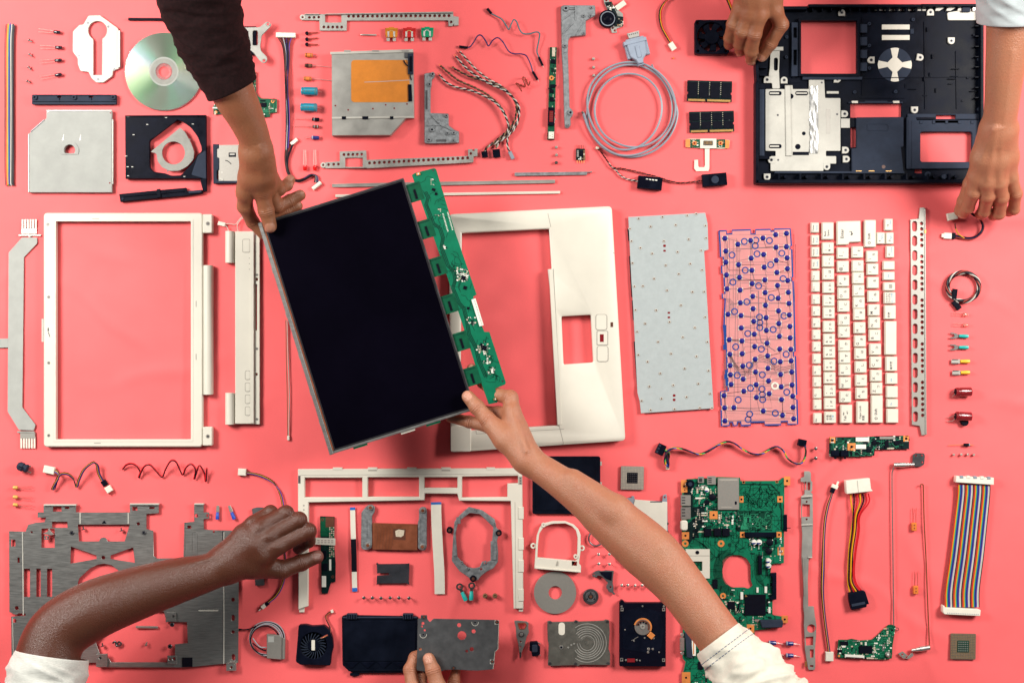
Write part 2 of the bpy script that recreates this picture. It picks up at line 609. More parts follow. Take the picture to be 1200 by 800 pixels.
# ================================================================ the setting: pink paper over a table
def paper_material():
 m = bpy.data.materials.new("pink_paper")
 m.use_nodes = True
 nt = m.node_tree
 N, L = nt.nodes, nt.links
 b = N["Principled BSDF"]
 b.inputs["Roughness"].default_value = 0.62
 b.inputs["Specular IOR Level"].default_value = 0.35
 tc = N.new("ShaderNodeTexCoord")
 n1 = N.new("ShaderNodeTexNoise")
 n1.inputs["Scale"].default_value = 2200
 n1.inputs["Detail"].default_value = 2
 L.new(tc.outputs["Object"], n1.inputs["Vector"])
 n3 = N.new("ShaderNodeTexNoise")
 n3.inputs["Scale"].default_value = 7
 n3.inputs["Detail"].default_value = 3
 L.new(tc.outputs["Object"], n3.inputs["Vector"])
 ad = N.new("ShaderNodeMath")
 ad.operation = 'ADD'
 L.new(n1.outputs["Fac"], ad.inputs[0])
 L.new(n3.outputs["Fac"], ad.inputs[1])
 mr = N.new("ShaderNodeMapRange")
 mr.inputs["From Min"].default_value = 0.7
 mr.inputs["From Max"].default_value = 1.3
 mr.inputs["To Min"].default_value = 0.87
 mr.inputs["To Max"].default_value = 1.08
 L.new(ad.outputs[0], mr.inputs["Value"])
 mx = N.new("ShaderNodeMix")
 mx.data_type = 'RGBA'
 mx.blend_type = 'MULTIPLY'
 mx.inputs[0].default_value = 1
 mx.inputs[6].default_value = (0.87, 0.126, 0.130, 1)
 L.new(mr.outputs[0], mx.inputs[7])
 L.new(mx.outputs[2], b.inputs["Base Color"])
 bp = N.new("ShaderNodeBump")
 bp.inputs["Strength"].default_value = 0.16
 bp.inputs["Distance"].default_value = 0.0006
 L.new(n1.outputs["Fac"], bp.inputs["Height"])
 L.new(bp.outputs[0], b.inputs["Normal"])
 return m
def build_ground():
 nx, ny = 640, 480
 x0, x1, y0, y1 = -1.6, 1.6, -1.2, 1.2
 rnd = random.Random(4)
 creases = []
 for _ in range(46):
  cx, cy, a = rnd.uniform(-0.85, 0.85), rnd.uniform(-0.58, 0.58), rnd.uniform(0, math.pi)
  creases.append((cx, cy, math.cos(a), math.sin(a), rnd.uniform(0.03, 0.12), rnd.uniform(0.0007, 0.0016), rnd.uniform(0.006, 0.013)))
 gx, gy = np.meshgrid(np.linspace(x0, x1, nx + 1), np.linspace(y0, y1, ny + 1))
 gz = np.array([0.0014 * noise.noise((x * 3.1, y * 3.1, 0.3)) + 0.0008 * noise.noise((x * 9, y * 9, 4)) + 0.0004 * noise.noise((x * 27, y * 27, 2)) for x, y in zip(gx.ravel(), gy.ravel())]).reshape(gx.shape)
 for cx, cy, ca, sa, ln, h, w in creases:
  u, q = (gx - cx) * ca + (gy - cy) * sa, -(gx - cx) * sa + (gy - cy) * ca
  q = q + 0.12 * u * np.sin(u * 30 + cx * 9)
  gz += h * np.exp(-(u / ln) ** 2 - (q / w) ** 2)
 gz = np.minimum(0.0, gz - 0.0020)
 v = [(float(a), float(b), float(c)) for a, b, c in zip(gx.ravel(), gy.ravel(), gz.ravel())]
 f = []
 for j in range(ny):
  for i in range(nx):
   a = j * (nx + 1) + i
   f.append((a, a + 1, a + nx + 2, a + nx + 1))
 mb = MB().add(v, f, paper_material())
 o = mb.build("ground", smooth=80)
 o["kind"] = "structure"
 o["label"] = "creased coral pink paper covering the whole work surface"
build_ground()
# ================================================================ large shells: screen bezel, palm rest, laptop base, metal chassis, white frame
def screen_bezel():
 t = T("screen_surround", "empty cream plastic laptop screen frame lying flat on the pink paper", "screen frame", 144, 386)
 f = MB()
 f.slab(rrect(51, 249.5, 237.5, 523.5, 4), 0, 9, "white_plastic", [rect(65, 259, 224, 515)], bev=1.6)
 f.slab(rrect(62.6, 256.6, 226.4, 517.4, 1), 0, 9.5, "white_plastic", [rect(65.4, 259.4, 223.6, 514.6)], bev=0.3)
 for x, y in ((56, 263), (57, 348), (57, 425), (57, 510)):
  f.slab(circ(x, y, 1.9, 14), 9, 9.25, "groove", bev=0)
  f.slab(circ(x, y, 1.1, 12), 9, 9.5, "screw", bev=0)
 for y in (356, 418):
  f.slab(rect(229.3, y - 3.5, 230.3, y + 3.5), 9, 9.2, "groove", bev=0)
 for x, y in ((112, 256.5), (114, 519)):
  f.slab(rect(x - 4, y - 0.5, x + 4, y + 0.5), 9, 9.2, "groove", bev=0)
 f.slab(rect(55.8, 384, 57.2, 388), 9, 9.25, "ink", bev=0)
 f.slab([(56, 389), (57, 389), (59, 395), (58.3, 395)], 9, 9.25, "ink", bev=0)
 f.build("frame", t)
 for y0, y1, hy in ((251, 273, 262), (500, 522, 511)):
  m = MB().slab(rrect(237.5, y0, 248.5, y1, 1.2), 0, 11, "white_plastic", bev=1.0)
  m.slab(circ(243.5, hy, 2.4, 14), 11, 11.3, "groove", bev=0)
  MB().slab(circ(243.5, hy, 1.4, 12), 11.3, 11.8, "screw", bev=0.1).build("screw", m.build("hinge_tab", t))
 m = MB().tube([W(244, y, 6) for y in (311, 350, 420, 462)], 7.6, "white_plastic", 24)
 m.slab(rect(237.7, 311.5, 249.6, 461.5), 0, 5, "white_plastic", bev=0).build("hinge_cover", t)
 MB().slab(rrect(48.6, 373.5, 51.2, 400.5, 0.6), 0, 5, "pale_metal").build("latch", t)
def palm_rest():
 t = T("palm_rest", "cream laptop palm rest shell with an open keyboard bay, under the held screen", "laptop cover", 640, 385)
 z = 16
 outl = fillet([(526, 251), (717, 241.5), (733, 516), (528, 530)], 5)
 key = [(541, 273), (643.5, 268), (646.5, 315), (642, 315.5), (647, 360), (653, 498.5), (539, 505)]
 pad = fillet([(658, 370.5), (692.5, 368.5), (695.5, 424.5), (660.5, 427)], 2)
 m = MB().slab(outl, 0, z, "white_plastic", [key, pad], bev=3.0, bevh=2.2)
 # thin raised step round the keyboard bay and part lines
 for a, b in (((648.5, 315), (658, 497)), ((545.5, 272.4), (642.5, 267.5)), ((655, 497), (660.5, 520)), ((558, 504.2), (558, 508.2)), ((558, 508.2), (661, 502.5)), ((642, 250), (645.5, 266))):
  m.ribbon([W(a[0], a[1], z + 0.05), W(b[0], b[1], z + 0.05)], 0.7, "groove", th=0.12)
 m.ribbon([W(649.5, 440, z + 0.05), W(652, 440, z + 0.05), W(655, 497, z + 0.05)], 0.7, "groove", th=0.12)
 m.ribbon([W(720, 297, z - 1.0), W(716, 294, z + 0.05)], 0.7, "groove", th=0.12)
 m.build("shell", t)
 MB().slab([(643.2, 315.6), (648, 315), (658.5, 497), (653.2, 498)], 2, z + 1.0, "white_plastic", bev=0.5).build("rim", t)
 MB().slab(rrect(527.8, 499, 552, 529, 2), 0, z + 0.9, "white_plastic", bev=1).build("corner_block", t)
 for y0, y1, dx in ((368, 387, 0), (405, 424, 1.4)):
  o = rrect(698 + dx, y0, 711.5 + dx, y1, 3)
  b = MB().slab(o, z - 0.5, z + 0.5, "groove", bev=0)
  b.slab(rrect(698.7 + dx, y0 + 0.7, 710.8 + dx, y1 - 0.7, 2.5), z, z + 0.9, "white_plastic", bev=0.4)
  b.build("touchpad_button", t)
 b = MB().slab(rrect(699.2, 387.6, 712.6, 404.4, 1), z - 0.5, z + 0.4, "groove", bev=0)
 b.slab(rrect(700, 388.4, 711.8, 403.6, 1), z, z + 0.7, "white_plastic", bev=0.3)
 b.slab(rect(703, 391.5, 707.5, 400.5), z + 0.7, z + 0.95, "cap_red", bev=0)
 b.build("sensor", t)
 MB().slab(rect(715.5, 377.5, 718.5, 383), z, z + 0.4, "cap_brown", bev=0).build("lamp_slot", t)
def base_tab(t, x, y, ang=0, z=6):
 """pale screw lug on the laptop base"""
 m = MB()
 o = turn(rect(x - 4, y - 0.5, x + 4, y + 4.5) + [], ang, (x, y))
 o = turn([(x + 4, y + 4)] + circ(x, y, 4, 12, 0, -180) + [(x - 4, y + 4)], ang, (x, y))
 m.slab(o, z - 4, z, "pale_metal", bev=0.3)
 m.slab(circ(x, y, 1.8, 14), z, z + 0.15, "dark_metal", bev=0)
 m.slab(circ(x, y, 1.0, 10), z, z + 0.3, "black_plastic", bev=0)
 m.build("screw_lug", t)
def laptop_base():
 t = T("laptop_bottom_case", "black laptop bottom case, inside up, with silver plates and round grille", "laptop base", 1018, 112)
 hole1 = rect(938.8, 24.5, 1004.5, 86.5)
 hole2 = rect(996.6, 121.5, 1056.5, 138)
 hole3 = rrect(1078.6, 154.5, 1139.2, 189.8, 2.5)
 slit1, slit2 = rect(1097, 134.8, 1120, 139.5), rect(1072, 197.5, 1081, 203)
 slit3 = rect(997, 149, 1003.5, 173)
 slits = [rect(1083 + 15 * k, 141.7, 1093 + 15 * k, 143.6) for k in range(1)]
 floor = MB()
 floor.slab(fillet([(885, 70), (899, 9), (946, 9), (948, 7), (1152, 5), (1153, 214), (886, 215)], 3), 0, 4, "navy_plastic",
   [hole1, hole2, hole3, slit1, slit2, slit3] + slits, bev=0.4)
 floor.build("floor_pan", t)
 # raised edge walls
 w = MB()
 w.slab([(885, 70), (899, 9), (903, 9), (889, 71), (889.5, 96), (886.5, 96)], 0, 20, "navy_plastic")
 w.slab(rect(885.5, 96, 889.5, 214.5), 0, 20, "navy_plastic", bev=1)
 w.slab(rect(886, 210.5, 1152.5, 214.8), 0, 20, "navy_plastic", bev=1)
 w.slab(rect(900, 7.5, 946, 11.5), 0, 20, "navy_plastic", bev=1)
 w.slab(rect(948, 5, 1080, 8.5), 0, 20, "navy_plastic", bev=1)
 w.slab(rect(1080, 4.6, 1152, 8), 0, 17, "navy_plastic", bev=1)
 w.slab(rect(1149.5, 8.2, 1153, 214.2), 0, 18, "navy_plastic", bev=1)
 w.slab(rect(886.6, 98, 896, 104), 4, 16, "navy_plastic")
 w.slab(rect(889.6, 104.3, 896, 183), 4, 15, "slate_plastic", bev=1)
 w.slab(rect(889.6, 183.5, 902, 186.5), 4, 14, "navy_plastic")
 for k in range(9):
  w.slab(rect(912 + 25 * k, 203.5, 914 + 25 * k, 210.4), 4, 16, "navy_plastic")
  w.slab(circ(921 + 25 * k, 207, 2.2, 12), 4, 13, "navy_plastic")
 w.slab(rect(908, 200.8, 1060, 203.2), 4, 10, "slate_plastic")
 for k in range(4):
  w.slab(rect(890, 60 + 9 * k, 898.5, 62 + 9 * k), 4, 15, "navy_plastic")
 for a in (hole1,):
  x0, y0 = a[0]
  x1, y1 = a[2]
  w.slab(rect(x0 - 3, y0 - 3, x1 + 3, y1 + 3), 3, 12, "navy_plastic", [rect(x0, y0, x1, y1)])
  w.slab(rect(x0 - 11, y0 + 2, x0 - 3.4, y1 + 3), 4, 10, "slate_plastic", [rect(x0 - 9, y0 + 8, x0 - 5, y0 + 20), rect(x0 - 9, y0 + 34, x0 - 5, y0 + 52)])
  for k in range(4):
   w.slab(rect(x1 + 3.4, y0 + 4 + 15 * k, x1 + 12, y0 + 14 + 15 * k), 4, 9, "slate_plastic", bev=0.6)
  w.slab(rect(x0 + 2, y1 + 3.4, x1 + 6, y1 + 7), 4, 9, "slate_plastic")
 w.slab(rect(995, 119.5, 1058, 121.2), 4, 9, "slate_plastic")
 w.slab(rect(1014, 118.3, 1040, 121), 9, 10, "slate_plastic")
 w.slab(rect(1055, 88, 1056, 88.6), 4, 5, "slate_plastic")
 rnd = random.Random(11)
 for k in range(26):
  x, y = rnd.choice(((rnd.uniform(1008, 1144), rnd.uniform(90, 116)), (rnd.uniform(1082, 1144), rnd.uniform(30, 128)), (rnd.uniform(892, 936), rnd.uniform(24, 92))))
  if abs(x - 1048.7) > 24 or abs(y - 76) > 24:
   w.box(x, y, *rnd.choice(((5, 1), (1, 5), (2.2, 2.2), (9, .8))), 4, rnd.uniform(5, 8), "navy_plastic", 0, 0.3)
 for a, b in (((1006, 92), (1145, 90)), ((1083, 26), (1084, 128)), ((1006, 115), (1060, 115)), ((1120, 60), (1121, 128)), ((892, 98), (936, 97)), ((1010, 20), (1010, 112))):
  w.ribbon([W(*a, 4.02), W(*b, 4.02)], 1.3, "navy_plastic", th=1.6)
 for k in range(12):
  w.slab(rect(952 + 11 * k, 8.7, 953.2 + 11 * k, 13), 4, 14, "navy_plastic", bev=0.2)
 for k in range(8):
  w.slab(rect(1143, 30 + 12 * k, 1149, 31.2 + 12 * k), 4, 13, "navy_plastic", bev=0.2)
 w.build("rim", t)
 # vents along the top edge
 v = MB()
 for k in range(11):
  v.slab(rect(1025 + 5.6 * k, 11, 1029 + 5.6 * k, 13), 4, 4.6, "pale_metal", bev=0.1)
 for k in range(3):
  v.slab([(1097 + 13 * k, 10), (1103 + 13 * k, 8.6), (1108 + 13 * k, 8.6), (1101 + 13 * k, 13), (1096 + 13 * k, 13)], 4, 9, "pale_metal", bev=0.2)
 v.build("vent", t)
 p = MB()
 p.slab(fillet([(1110, 15), (1146, 9), (1149, 24), (1111, 24)], 2), 4, 7, "pale_metal")
 p.slab(rect(1128, 8.5, 1137, 14), 7, 12, "slate_plastic")
 p.slab(rect(1140, 9, 1147, 13), 7, 11, "tin")
 p.build("port_shield", t)
 # silver shield plates on the left
 s = MB()
 s.slab(fillet([(897, 104.5), (922, 104.5), (922, 100), (929, 100), (929, 104.5), (948, 104.5), (948, 93.5), (966, 93.5), (967, 115), (985, 115),
    (985, 177), (968, 177), (968, 183), (980, 183), (980, 192), (966, 192), (965, 200.5), (903, 200.5), (903, 183), (909, 183), (909, 177), (897, 177)], 1.2),
  6, 7.5, "pale_metal", bev=0.4)
 s.slab([(920, 100), (926.5, 100), (928, 183), (921, 183)], 7.5, 9.5, "pale_metal", bev=0.9)
 for y in (107, 169):
  s.slab(rrect(901, y, 916, y + 5, 2.3), 7.5, 7.7, "black_plastic", bev=0)
  s.slab(rect(902, y + 1.5, 913, y + 3.5), 7.6, 8.6, "pale_metal", bev=0.3)
 s.slab(rrect(932, 107, 947, 112, 2.3), 7.5, 7.7, "black_plastic", bev=0)
 s.slab(rect(933, 108.5, 946, 110.3), 7.6, 8.4, "pale_metal", bev=0.3)
 for x, y, r in ((927, 113, 3), (911.5, 135, 1.2), (942, 156.5, 2.2), (935, 172, 3.2), (981, 134, 1.2), (912, 187.5, 1.2), (963, 97, 1.2)):
  s.slab(circ(x, y, r, 18), 7.5, 7.75, "black_plastic" if r > 2 else "dark_metal", bev=0)
 s.slab(rect(929, 178, 948, 182), 7.4, 7.7, "navy_plastic", bev=0)
 s.slab(rect(968, 128, 973, 157), 7.5, 7.7, "disc_grey", bev=0)
 s.build("shield_plate", t)
 f = MB()
 rnd = random.Random(3)
 vs, fs = [], []
 nx, ny = 7, 30
 for j in range(ny + 1):
  for i in range(nx + 1):
   x = 949 + 9.5 * i / nx + 0.9 * noise.noise((j * 0.23, 0, 1)) + (0.6 if i in (0, nx) else 0) * noise.noise((j * 0.9, i, 3))
   y = 101 + 79 * j / ny
   vs.append(W(x, y, 8.2 + 2.2 * abs(noise.noise((i * 0.55, j * 0.5, 7)))))
 for j in range(ny):
  for i in range(nx):
   a = j * (nx + 1) + i
   fs.append((a, a + nx + 1, a + nx + 2, a + 1))
 f.add(vs, fs, "foil")
 f.build("crumpled_foil", t, smooth=50)
 s = MB()
 s.slab(fillet([(903, 57), (914, 57), (913, 84), (914, 104), (905, 104), (905, 98), (900, 96), (902, 80)], 1.5), 6, 7.5, "pale_metal", [rrect(907, 68, 911.5, 83, 2)], bev=0.4)
 s.slab(rect(906, 55, 918, 59.5), 7.5, 9.5, "pale_metal", bev=0.4)
 s.build("shield_strip", t)
 s = MB()
 s.slab(rect(969, 107, 983, 110), 4, 7, "pale_metal")
 s.slab(rect(985.5, 139, 996, 150), 4, 8, "pale_metal")
 s.build("contact_tab", t)
 # round speaker grille with white cross
 g = MB().slab(circ(1048.7, 76, 20, 40), 3, 4.8, "slate_plastic", bev=0.3)
 cr = []
 for k in range(4):
  a = 90 * k
  cr += turn([(1046, 67.5), (1043.8, 57), (1046, 56.3), (1048.7, 56.1), (1051.4, 56.3), (1053.6, 57), (1051.4, 67.5)], a, (1048.7, 76))
 g.slab(cr, 4.8, 5.4, "white_film", bev=0.1)
 g.build("round_grille", t)
 for y in (29, 41.3):
  MB().slab(rect(1033.6, y, 1066, y + 5.8), 4, 5.2, "white_film", bev=0.2).build("white_strip", t)
 MB().slab(rect(1067, 34, 1071, 40), 4, 6, "slate_plastic").build("peg", t)
 for x, y, a in ((986.5, 15, 0), (1090.6, 14.5, 0), (1115, 48, 180), (1078.5, 67.5, 100), (1021, 70.5, -90), (1072, 129, 180), (981.5, 93, 90),
     (899, 93.5, 0), (919, 94, 0), (990, 133.5, 90), (991, 176, 90), (992, 186.5, 90), (969, 195.5, 180), (904, 187.5, -90), (899, 207.5, 180)):
  base_tab(t, x, y, a, 8)
 for x, y in ((1019, 28), (1019, 53.5), (1019, 80), (1050, 107.5), (1002, 108), (1147.5, 69.5), (1147.5, 128), (1070.5, 23), (922, 43.5), (921.5, 67)):
  m = MB().slab(circ(x, y, 2.0, 14), 4, 7.5, "slate_plastic", bev=0.5)
  m.slab(circ(x, y, 0.8, 10), 7.5, 7.6, "black_plastic", bev=0)
  m.build("screw_post", t)
 for x in (1002, 1050.5):
  MB().slab(rect(x - 3.5, 118.3, x + 3.5, 121), 4, 10, "white_film", bev=0.3).build("white_pad", t)
 # slate cover (left) and frame (right)
 c = MB().slab(fillet([(1003.8, 137.6), (1059, 137.2), (1059, 172), (1056, 172.5), (1059.5, 203.5), (998.5, 203.8), (998.2, 174), (1003.8, 173.5)], 1), 4, 9, "slate_plastic", bev=0.8)
 c.slab(rrect(1015.5, 145, 1041, 153.5, 3), 9, 9.6, "slate_plastic", [rrect(1016.3, 145.8, 1040.2, 152.7, 2.6)], bev=0.25)
 c.slab(circ(1035.5, 195.5, 2.2, 16), 9, 9.2, "cap_brown", bev=0)
 for x in (1003, 1018, 1038):
  c.slab(rect(x, 200, x + 7, 203), 9, 9.3, "gold", bev=0.1)
 c.build("cover_panel", t)
 c = MB().slab(fillet([(1063, 137), (1074, 136.5), (1074, 141), (1150, 140.5), (1150, 197.5), (1063, 198)], 1.5), 4, 9.5, "slate_plastic",
    [hole3, rect(1094, 141.3, 1124, 143.6)], bev=0.8)
 c.slab(rect(1064, 133.5, 1150, 140), 4, 8, "slate_plastic", [slit1], bev=0.6)
 for k in range(6):
  c.slab(rect(1078 + 15 * k, 141.5, 1081 + 15 * k, 145), 9.5, 11, "slate_plastic")
 c.slab(rect(1073.5, 137.5, 1096, 139.4), 8, 8.3, "black_plastic", bev=0)
 c.slab(rect(1064.5, 141, 1068, 196), 9.5, 10.5, "slate_plastic", bev=0.4)
 c.build("bay_frame", t)
 for x, y in ((1088, 204), (1107, 207)):
  MB().slab(circ(x, y, 3, 16), 4, 11, "slate_plastic", bev=0.6).build("screw_boss", t)
def metal_chassis():
 t = T("metal_chassis", "large brushed steel inner chassis sheet with many cut-outs, under the dark forearm", "chassis plate", 145, 690)
 out = [(51, 592), (89, 592), (89, 600), (152, 600), (152, 591), (186, 591), (186, 601), (171.5, 602), (171.5, 619.5), (179.5, 621.5), (180, 651), (184, 654),
  (215, 653.5), (216, 612), (227.5, 611), (227.5, 591), (238.5, 591), (238.5, 600), (245, 600), (245, 607.5), (238.5, 608), (239, 620), (257, 621), (280, 621.5), (279.6, 706), (279, 776), (264, 777),
  (225, 781), (213.5, 781.5), (115.5, 781.5), (112, 776), (13.5, 776), (13, 722), (30, 721), (30, 718.5), (22, 718), (20, 719.5), (17, 719.5), (11, 716.5),
  (10.5, 622), (30, 622.5), (33, 614.5), (42, 612), (52, 611.5), (54, 606), (44, 606), (44, 600), (51, 600)]
 holes = [[(61, 611), (79, 611), (79, 618), (61, 618)], [(91, 614.3), (152, 614.3), (146, 634), (126, 634), (124.5, 630.5), (122, 629.3), (119, 629.8), (117, 631.5), (116, 634), (92.5, 634)],
   rect(48.5, 619, 64, 641.5), [(83, 640), (113, 650.5), (113, 654.5), (82.4, 660)], [(129.5, 650.5), (156, 641), (158, 659), (129.5, 654.5)],
   circ(121, 653, 2.2, 14), [(91, 683), (93, 677), (105, 666), (114, 661.5), (122, 660), (131, 662), (140, 669), (152, 690), (150, 702), (95, 702)],
   rect(28, 666, 35, 699), rect(42.5, 666, 47.5, 699), rect(55, 666, 61, 699), circ(37, 623.3, 1.4, 10), circ(162, 613.5, 2, 12),
   [(112, 752), (130, 730), (165, 716), (192, 716), (194, 724), (194, 728.5), (219, 728.5), (220, 753), (205, 754.5), (205, 775.5), (130, 775.5), (127, 770), (118, 768)],
   rect(219.5, 615.5, 224, 619), circ(250.5, 622.8, 1.3, 10), circ(230, 604, 2.2, 12), rect(242, 602, 244, 605.5),
   rrect(271, 700, 275, 704.5, 1.5), rrect(271.2, 720, 275, 727, 1.7), circ(273, 740, 2, 12), rrect(271.5, 766, 275.5, 773, 1.7),
   rect(12.8, 632, 18, 640), rect(20.4, 653, 23, 659), circ(19.5, 712, 2.3, 12), circ(17, 727, 2.4, 12), rect(62, 593.5, 72, 599), rect(76, 593.5, 81, 596), rect(155, 593.5, 161, 598), rect(175, 593.5, 181, 596)]
 m = MB().slab(out, 2.5, 4, "brushed_steel", holes, bev=0.25)
 # pressed ridges, folds and lips
 for a, b, w in (((26.5, 623), (27.5, 720), 1.6), ((262.5, 623), (262.3, 777), 1.8), ((15, 723), (16, 775), 1.2)):
  m.ribbon([W(a[0], a[1], 4), W(b[0], b[1], 4)], w, "pale_metal", th=0.9)
 m.ribbon([W(261.2, 622, 4.05), W(261.2, 640, 4.05)], 1.4, "black_plastic", th=0.1)
 for x0, x1, y in ((51, 89, 591.8), (152, 186, 590.8), (227.5, 238.5, 590.8)):
  m.slab(rect(x0, y - 1.2, x1, y + 0.6), 0, 8, "pale_metal", bev=0.3)
 m.slab(rect(216, 612, 217, 653), 0, 4.5, "brushed_steel")
 m.slab(rect(116, 776, 205, 781.2), 4, 4.5, "brushed_steel")
 m.slab(rrect(224.6, 622, 231.6, 652, 3.3), 4, 4.4, "brushed_steel", [rrect(225.4, 622.8, 230.8, 651.2, 2.6)], bev=0.2)
 m.slab(rect(232.5, 713, 255.5, 715.6), 4, 4.1, "black_plastic", bev=0)
 m.slab(rect(232.5, 713.9, 255.5, 716), 4.1, 5.2, "pale_metal", bev=0.2)
 m.slab([(119, 613), (122, 609.5), (125, 613)], 4, 4.2, "black_plastic", bev=0)
 m.slab(rect(93, 600.6, 94.6, 613.5), 4, 5, "pale_metal")
 m.slab(rect(149.5, 600.6, 151, 613.5), 4, 5, "pale_metal")
 m.build("sheet", t)
 c = MB()
 for pts in ([(50, 625), (56, 622), (57, 619), (60, 623), (63, 626), (60, 627), (55, 626)],):
  c.slab(pts, 4, 8, "tin", bev=0.5)
 c.slab(rect(51.5, 627.5, 56.5, 632), 4, 7, "brushed_steel", [circ(54, 629.8, 1.2, 10)])
 c.build("spring_clip", t)
 c = MB().slab(rect(265, 777, 276.5, 785.5), 2, 10, "tin", [circ(271, 781.5, 1.6, 12)], bev=0.4)
 c.slab(rect(268, 775.5, 274, 777), 4, 12, "tin")
 c.build("corner_bracket", t)
 MB().slab(rect(213.3, 770, 225.3, 781), 4, 5.4, "rubber", bev=0.3).build("foam_pad", t)
 for x, y in ((84, 624), (168.5, 623.8), (201, 720), (201.5, 731.5), (199, 757)):
  s = MB().slab(circ(x, y, 2.6, 16), 4, 5.6, "dark_metal", bev=0.6)
  s.slab(circ(x, y, 1.2, 10), 5.6, 5.7, "black_plastic", bev=0)
  s.build("rivet", t)
 for r, z, h in ((rect(194.5, 717.5, 206, 728), 8, [circ(203, 722, 1.6, 10)]), (rect(112.5, 766, 125.5, 781), 9, [circ(117.5, 770.5, 1.6, 10)]), (rect(196, 768, 207, 778), 8, [circ(199, 772, 1.4, 10), circ(204, 771.5, 2, 12)])):
  MB().slab(r, 4, z, "brushed_steel", h, bev=0.4).build("folded_lug", t)
def white_frame():
 t = T("rear_cover", "cream plastic U shaped rear frame with ladder openings and two long legs", "plastic frame", 482, 620)
 z = 9
 m = MB()
 out = [(349, 549.5), (612, 548.5), (613.5, 713), (602, 713), (598.5, 587), (538, 586.5), (536, 578.5), (498, 578), (497.5, 586), (361.5, 588.5), (361, 710), (349.5, 714)]
 win = [rect(357, 559.6, 424.5, 582.5), rect(431, 559, 491, 582), rect(497.5, 559, 536, 571.5), rect(541.5, 558, 594, 582.5)]
 win[3] = [(541.5, 558.3), (607, 557.2), (607, 566), (594.5, 566.5), (594.5, 582.2), (541.5, 582.8)]
 m.slab(out, 0, z, "white_plastic", win, bev=1.0)
 for k, (x0, x1) in enumerate(((390, 401), (431, 442), (477, 488), (517, 528), (570, 580))):
  m.slab(rect(x0, 547.5, x1, 550.5), 2, z + 0.5, "white_plastic", bev=0.4)
  if k % 2:
   m.slab(rect(x0 + 0.5, 550.3, x1 - 0.5, 551.6), z, z + 0.2, "groove", bev=0)
 m.ribbon([W(352, 556.5, z), W(607, 555, z)], 0.7, "groove", th=0.1)
 m.ribbon([W(603.5, 588, z), W(604.5, 712, z)], 0.7, "groove", th=0.1)
 for y in (594, 630, 656, 690):
  m.slab(rect(607.5, y, 613.8, y + 14), 5, z + 1.4, "white_plastic", bev=0.5)
 m.slab(rect(349.4, 557, 352, 566), z, z + 0.4, "ink", bev=0)
 m.slab(rect(607.6, 558, 612, 567.5), z, z + 0.4, "groove", bev=0)
 for y in (560, 563, 566):
  m.slab(circ(610, y, 0.9, 8), z + 0.4, z + 0.7, "ink", bev=0)
 for y in (592, 597):
  m.slab(circ(356, y, 1.0, 10), z, z + 0.2, "groove", bev=0)
 m.slab(rect(608, 711, 613, 716), 0, 5, "white_plastic")
 m.slab(rect(350.5, 711, 356.5, 717), 0, 5, "white_plastic")
 m.build("frame", t)
screen_bezel()
palm_rest()
laptop_base()
metal_chassis()
white_frame()
# ================================================================ top left
def flat_rainbow(name, label, x, y0, y1, cols, w, z=1.0):
 m = MB()
 n = len(cols)
 for k, c in enumerate(cols):
  xx = x + (k - n / 2 + 0.5) * w
  e = 0.8 * math.sin(k * 2.1)
  pts = [(xx + 1.2, y0 + e + (0 if k % 2 else 1.5)), (xx, y0 + 25), (xx + 0.4 * math.sin(k), (y0 + y1) / 2), (xx, y1 - 25), (xx - 0.2 + 0.9 * (k < 4), y1 - 4 + e), (xx + 0.8, y1 + e)]
  m.tube(path(pts, z + 0.75 * (k % 2) + (0.9 if k > 6 else 0), 8), 0.8, "wire_" + c, 6)
 return m.thing(name, label, "ribbon cable")
flat_rainbow("ribbon_cable", "narrow rainbow ribbon cable running straight down the left edge", 10.8, 28, 217,
   ["brown", "red", "orange", "yellow", "green", "blue", "navy", "white", "black", "black", "black"], 1.0)
# tiny screws beside the ribbon cable
def tiny_screw(x, y, ang, mt="screw", L=6.0, head=2.4):
 s = MB()
 d = Vector((math.cos(R(ang)), -math.sin(R(ang)), 0))
 s.lathe(W(x, y, head), d, [(0, head * 0.6), (0.3, head), (1.4, head), (1.5, 1.1), (L, 1.0), (L + 0.8, 0.2)], mt, 12)
 return s.build("screw")
for i, (x, y, a) in enumerate(((33.5, 47, 35), (34, 63.5, 40), (33, 78.5, 50), (31.5, 95, 30))):
 o = tiny_screw(x, y, a)
 tag(o, ["tiny dark screw nearest the top beside the narrow rainbow cable", "tiny dark screw second from the top beside the narrow rainbow cable",
   "tiny dark screw third from the top beside the narrow rainbow cable", "tiny dark screw lowest beside the narrow rainbow cable"][i], "screw", "tiny screws beside the narrow rainbow cable")
def led_pair(name, body, legs, L, r, spread, cat, label, group, x, y, ang=0, legmat="tin", prof=None, leg=16, dirn=-1):
 t = T(name, label, cat, x, y, group)
 MB().lie(x, y, L, r, ang, prof or [(0, .8), (.08, 1), (.82, 1), (.95, .75), (1, .3)], body).build("body", t)
 ca, sa = math.cos(R(ang)), math.sin(R(ang))
 for s in legs:
  hx = dirn * L / 2 / 1.35
  p = [(hx, s * 0.9), (hx + dirn * 3, s * 1.3), (hx + dirn * leg, s * spread)]
  MB().tube(path([(x + a * ca - b * sa, y + a * sa + b * ca, r * 0.8) for a, b in p], 1, 4), 0.34, legmat, 5).build("leg", t)
 return t
proto = led_pair("infrared_led", "lens_black", (-1, 1), 11, 2.7, 1.8, "led", "", "dark LEDs with pale legs", 67, 38, 6, "screw_pale", leg=18)
repeats(proto, [(67, 38, 0), (69, 56, 4), (68.5, 71, 10), (68.5, 88, 15)],
  ["purple black LED with two pale legs, topmost of its column", "purple black LED with two pale legs, second in its column",
  "purple black LED with two pale legs, third in its column", "purple black LED with two pale legs, lowest above the slate bar"])
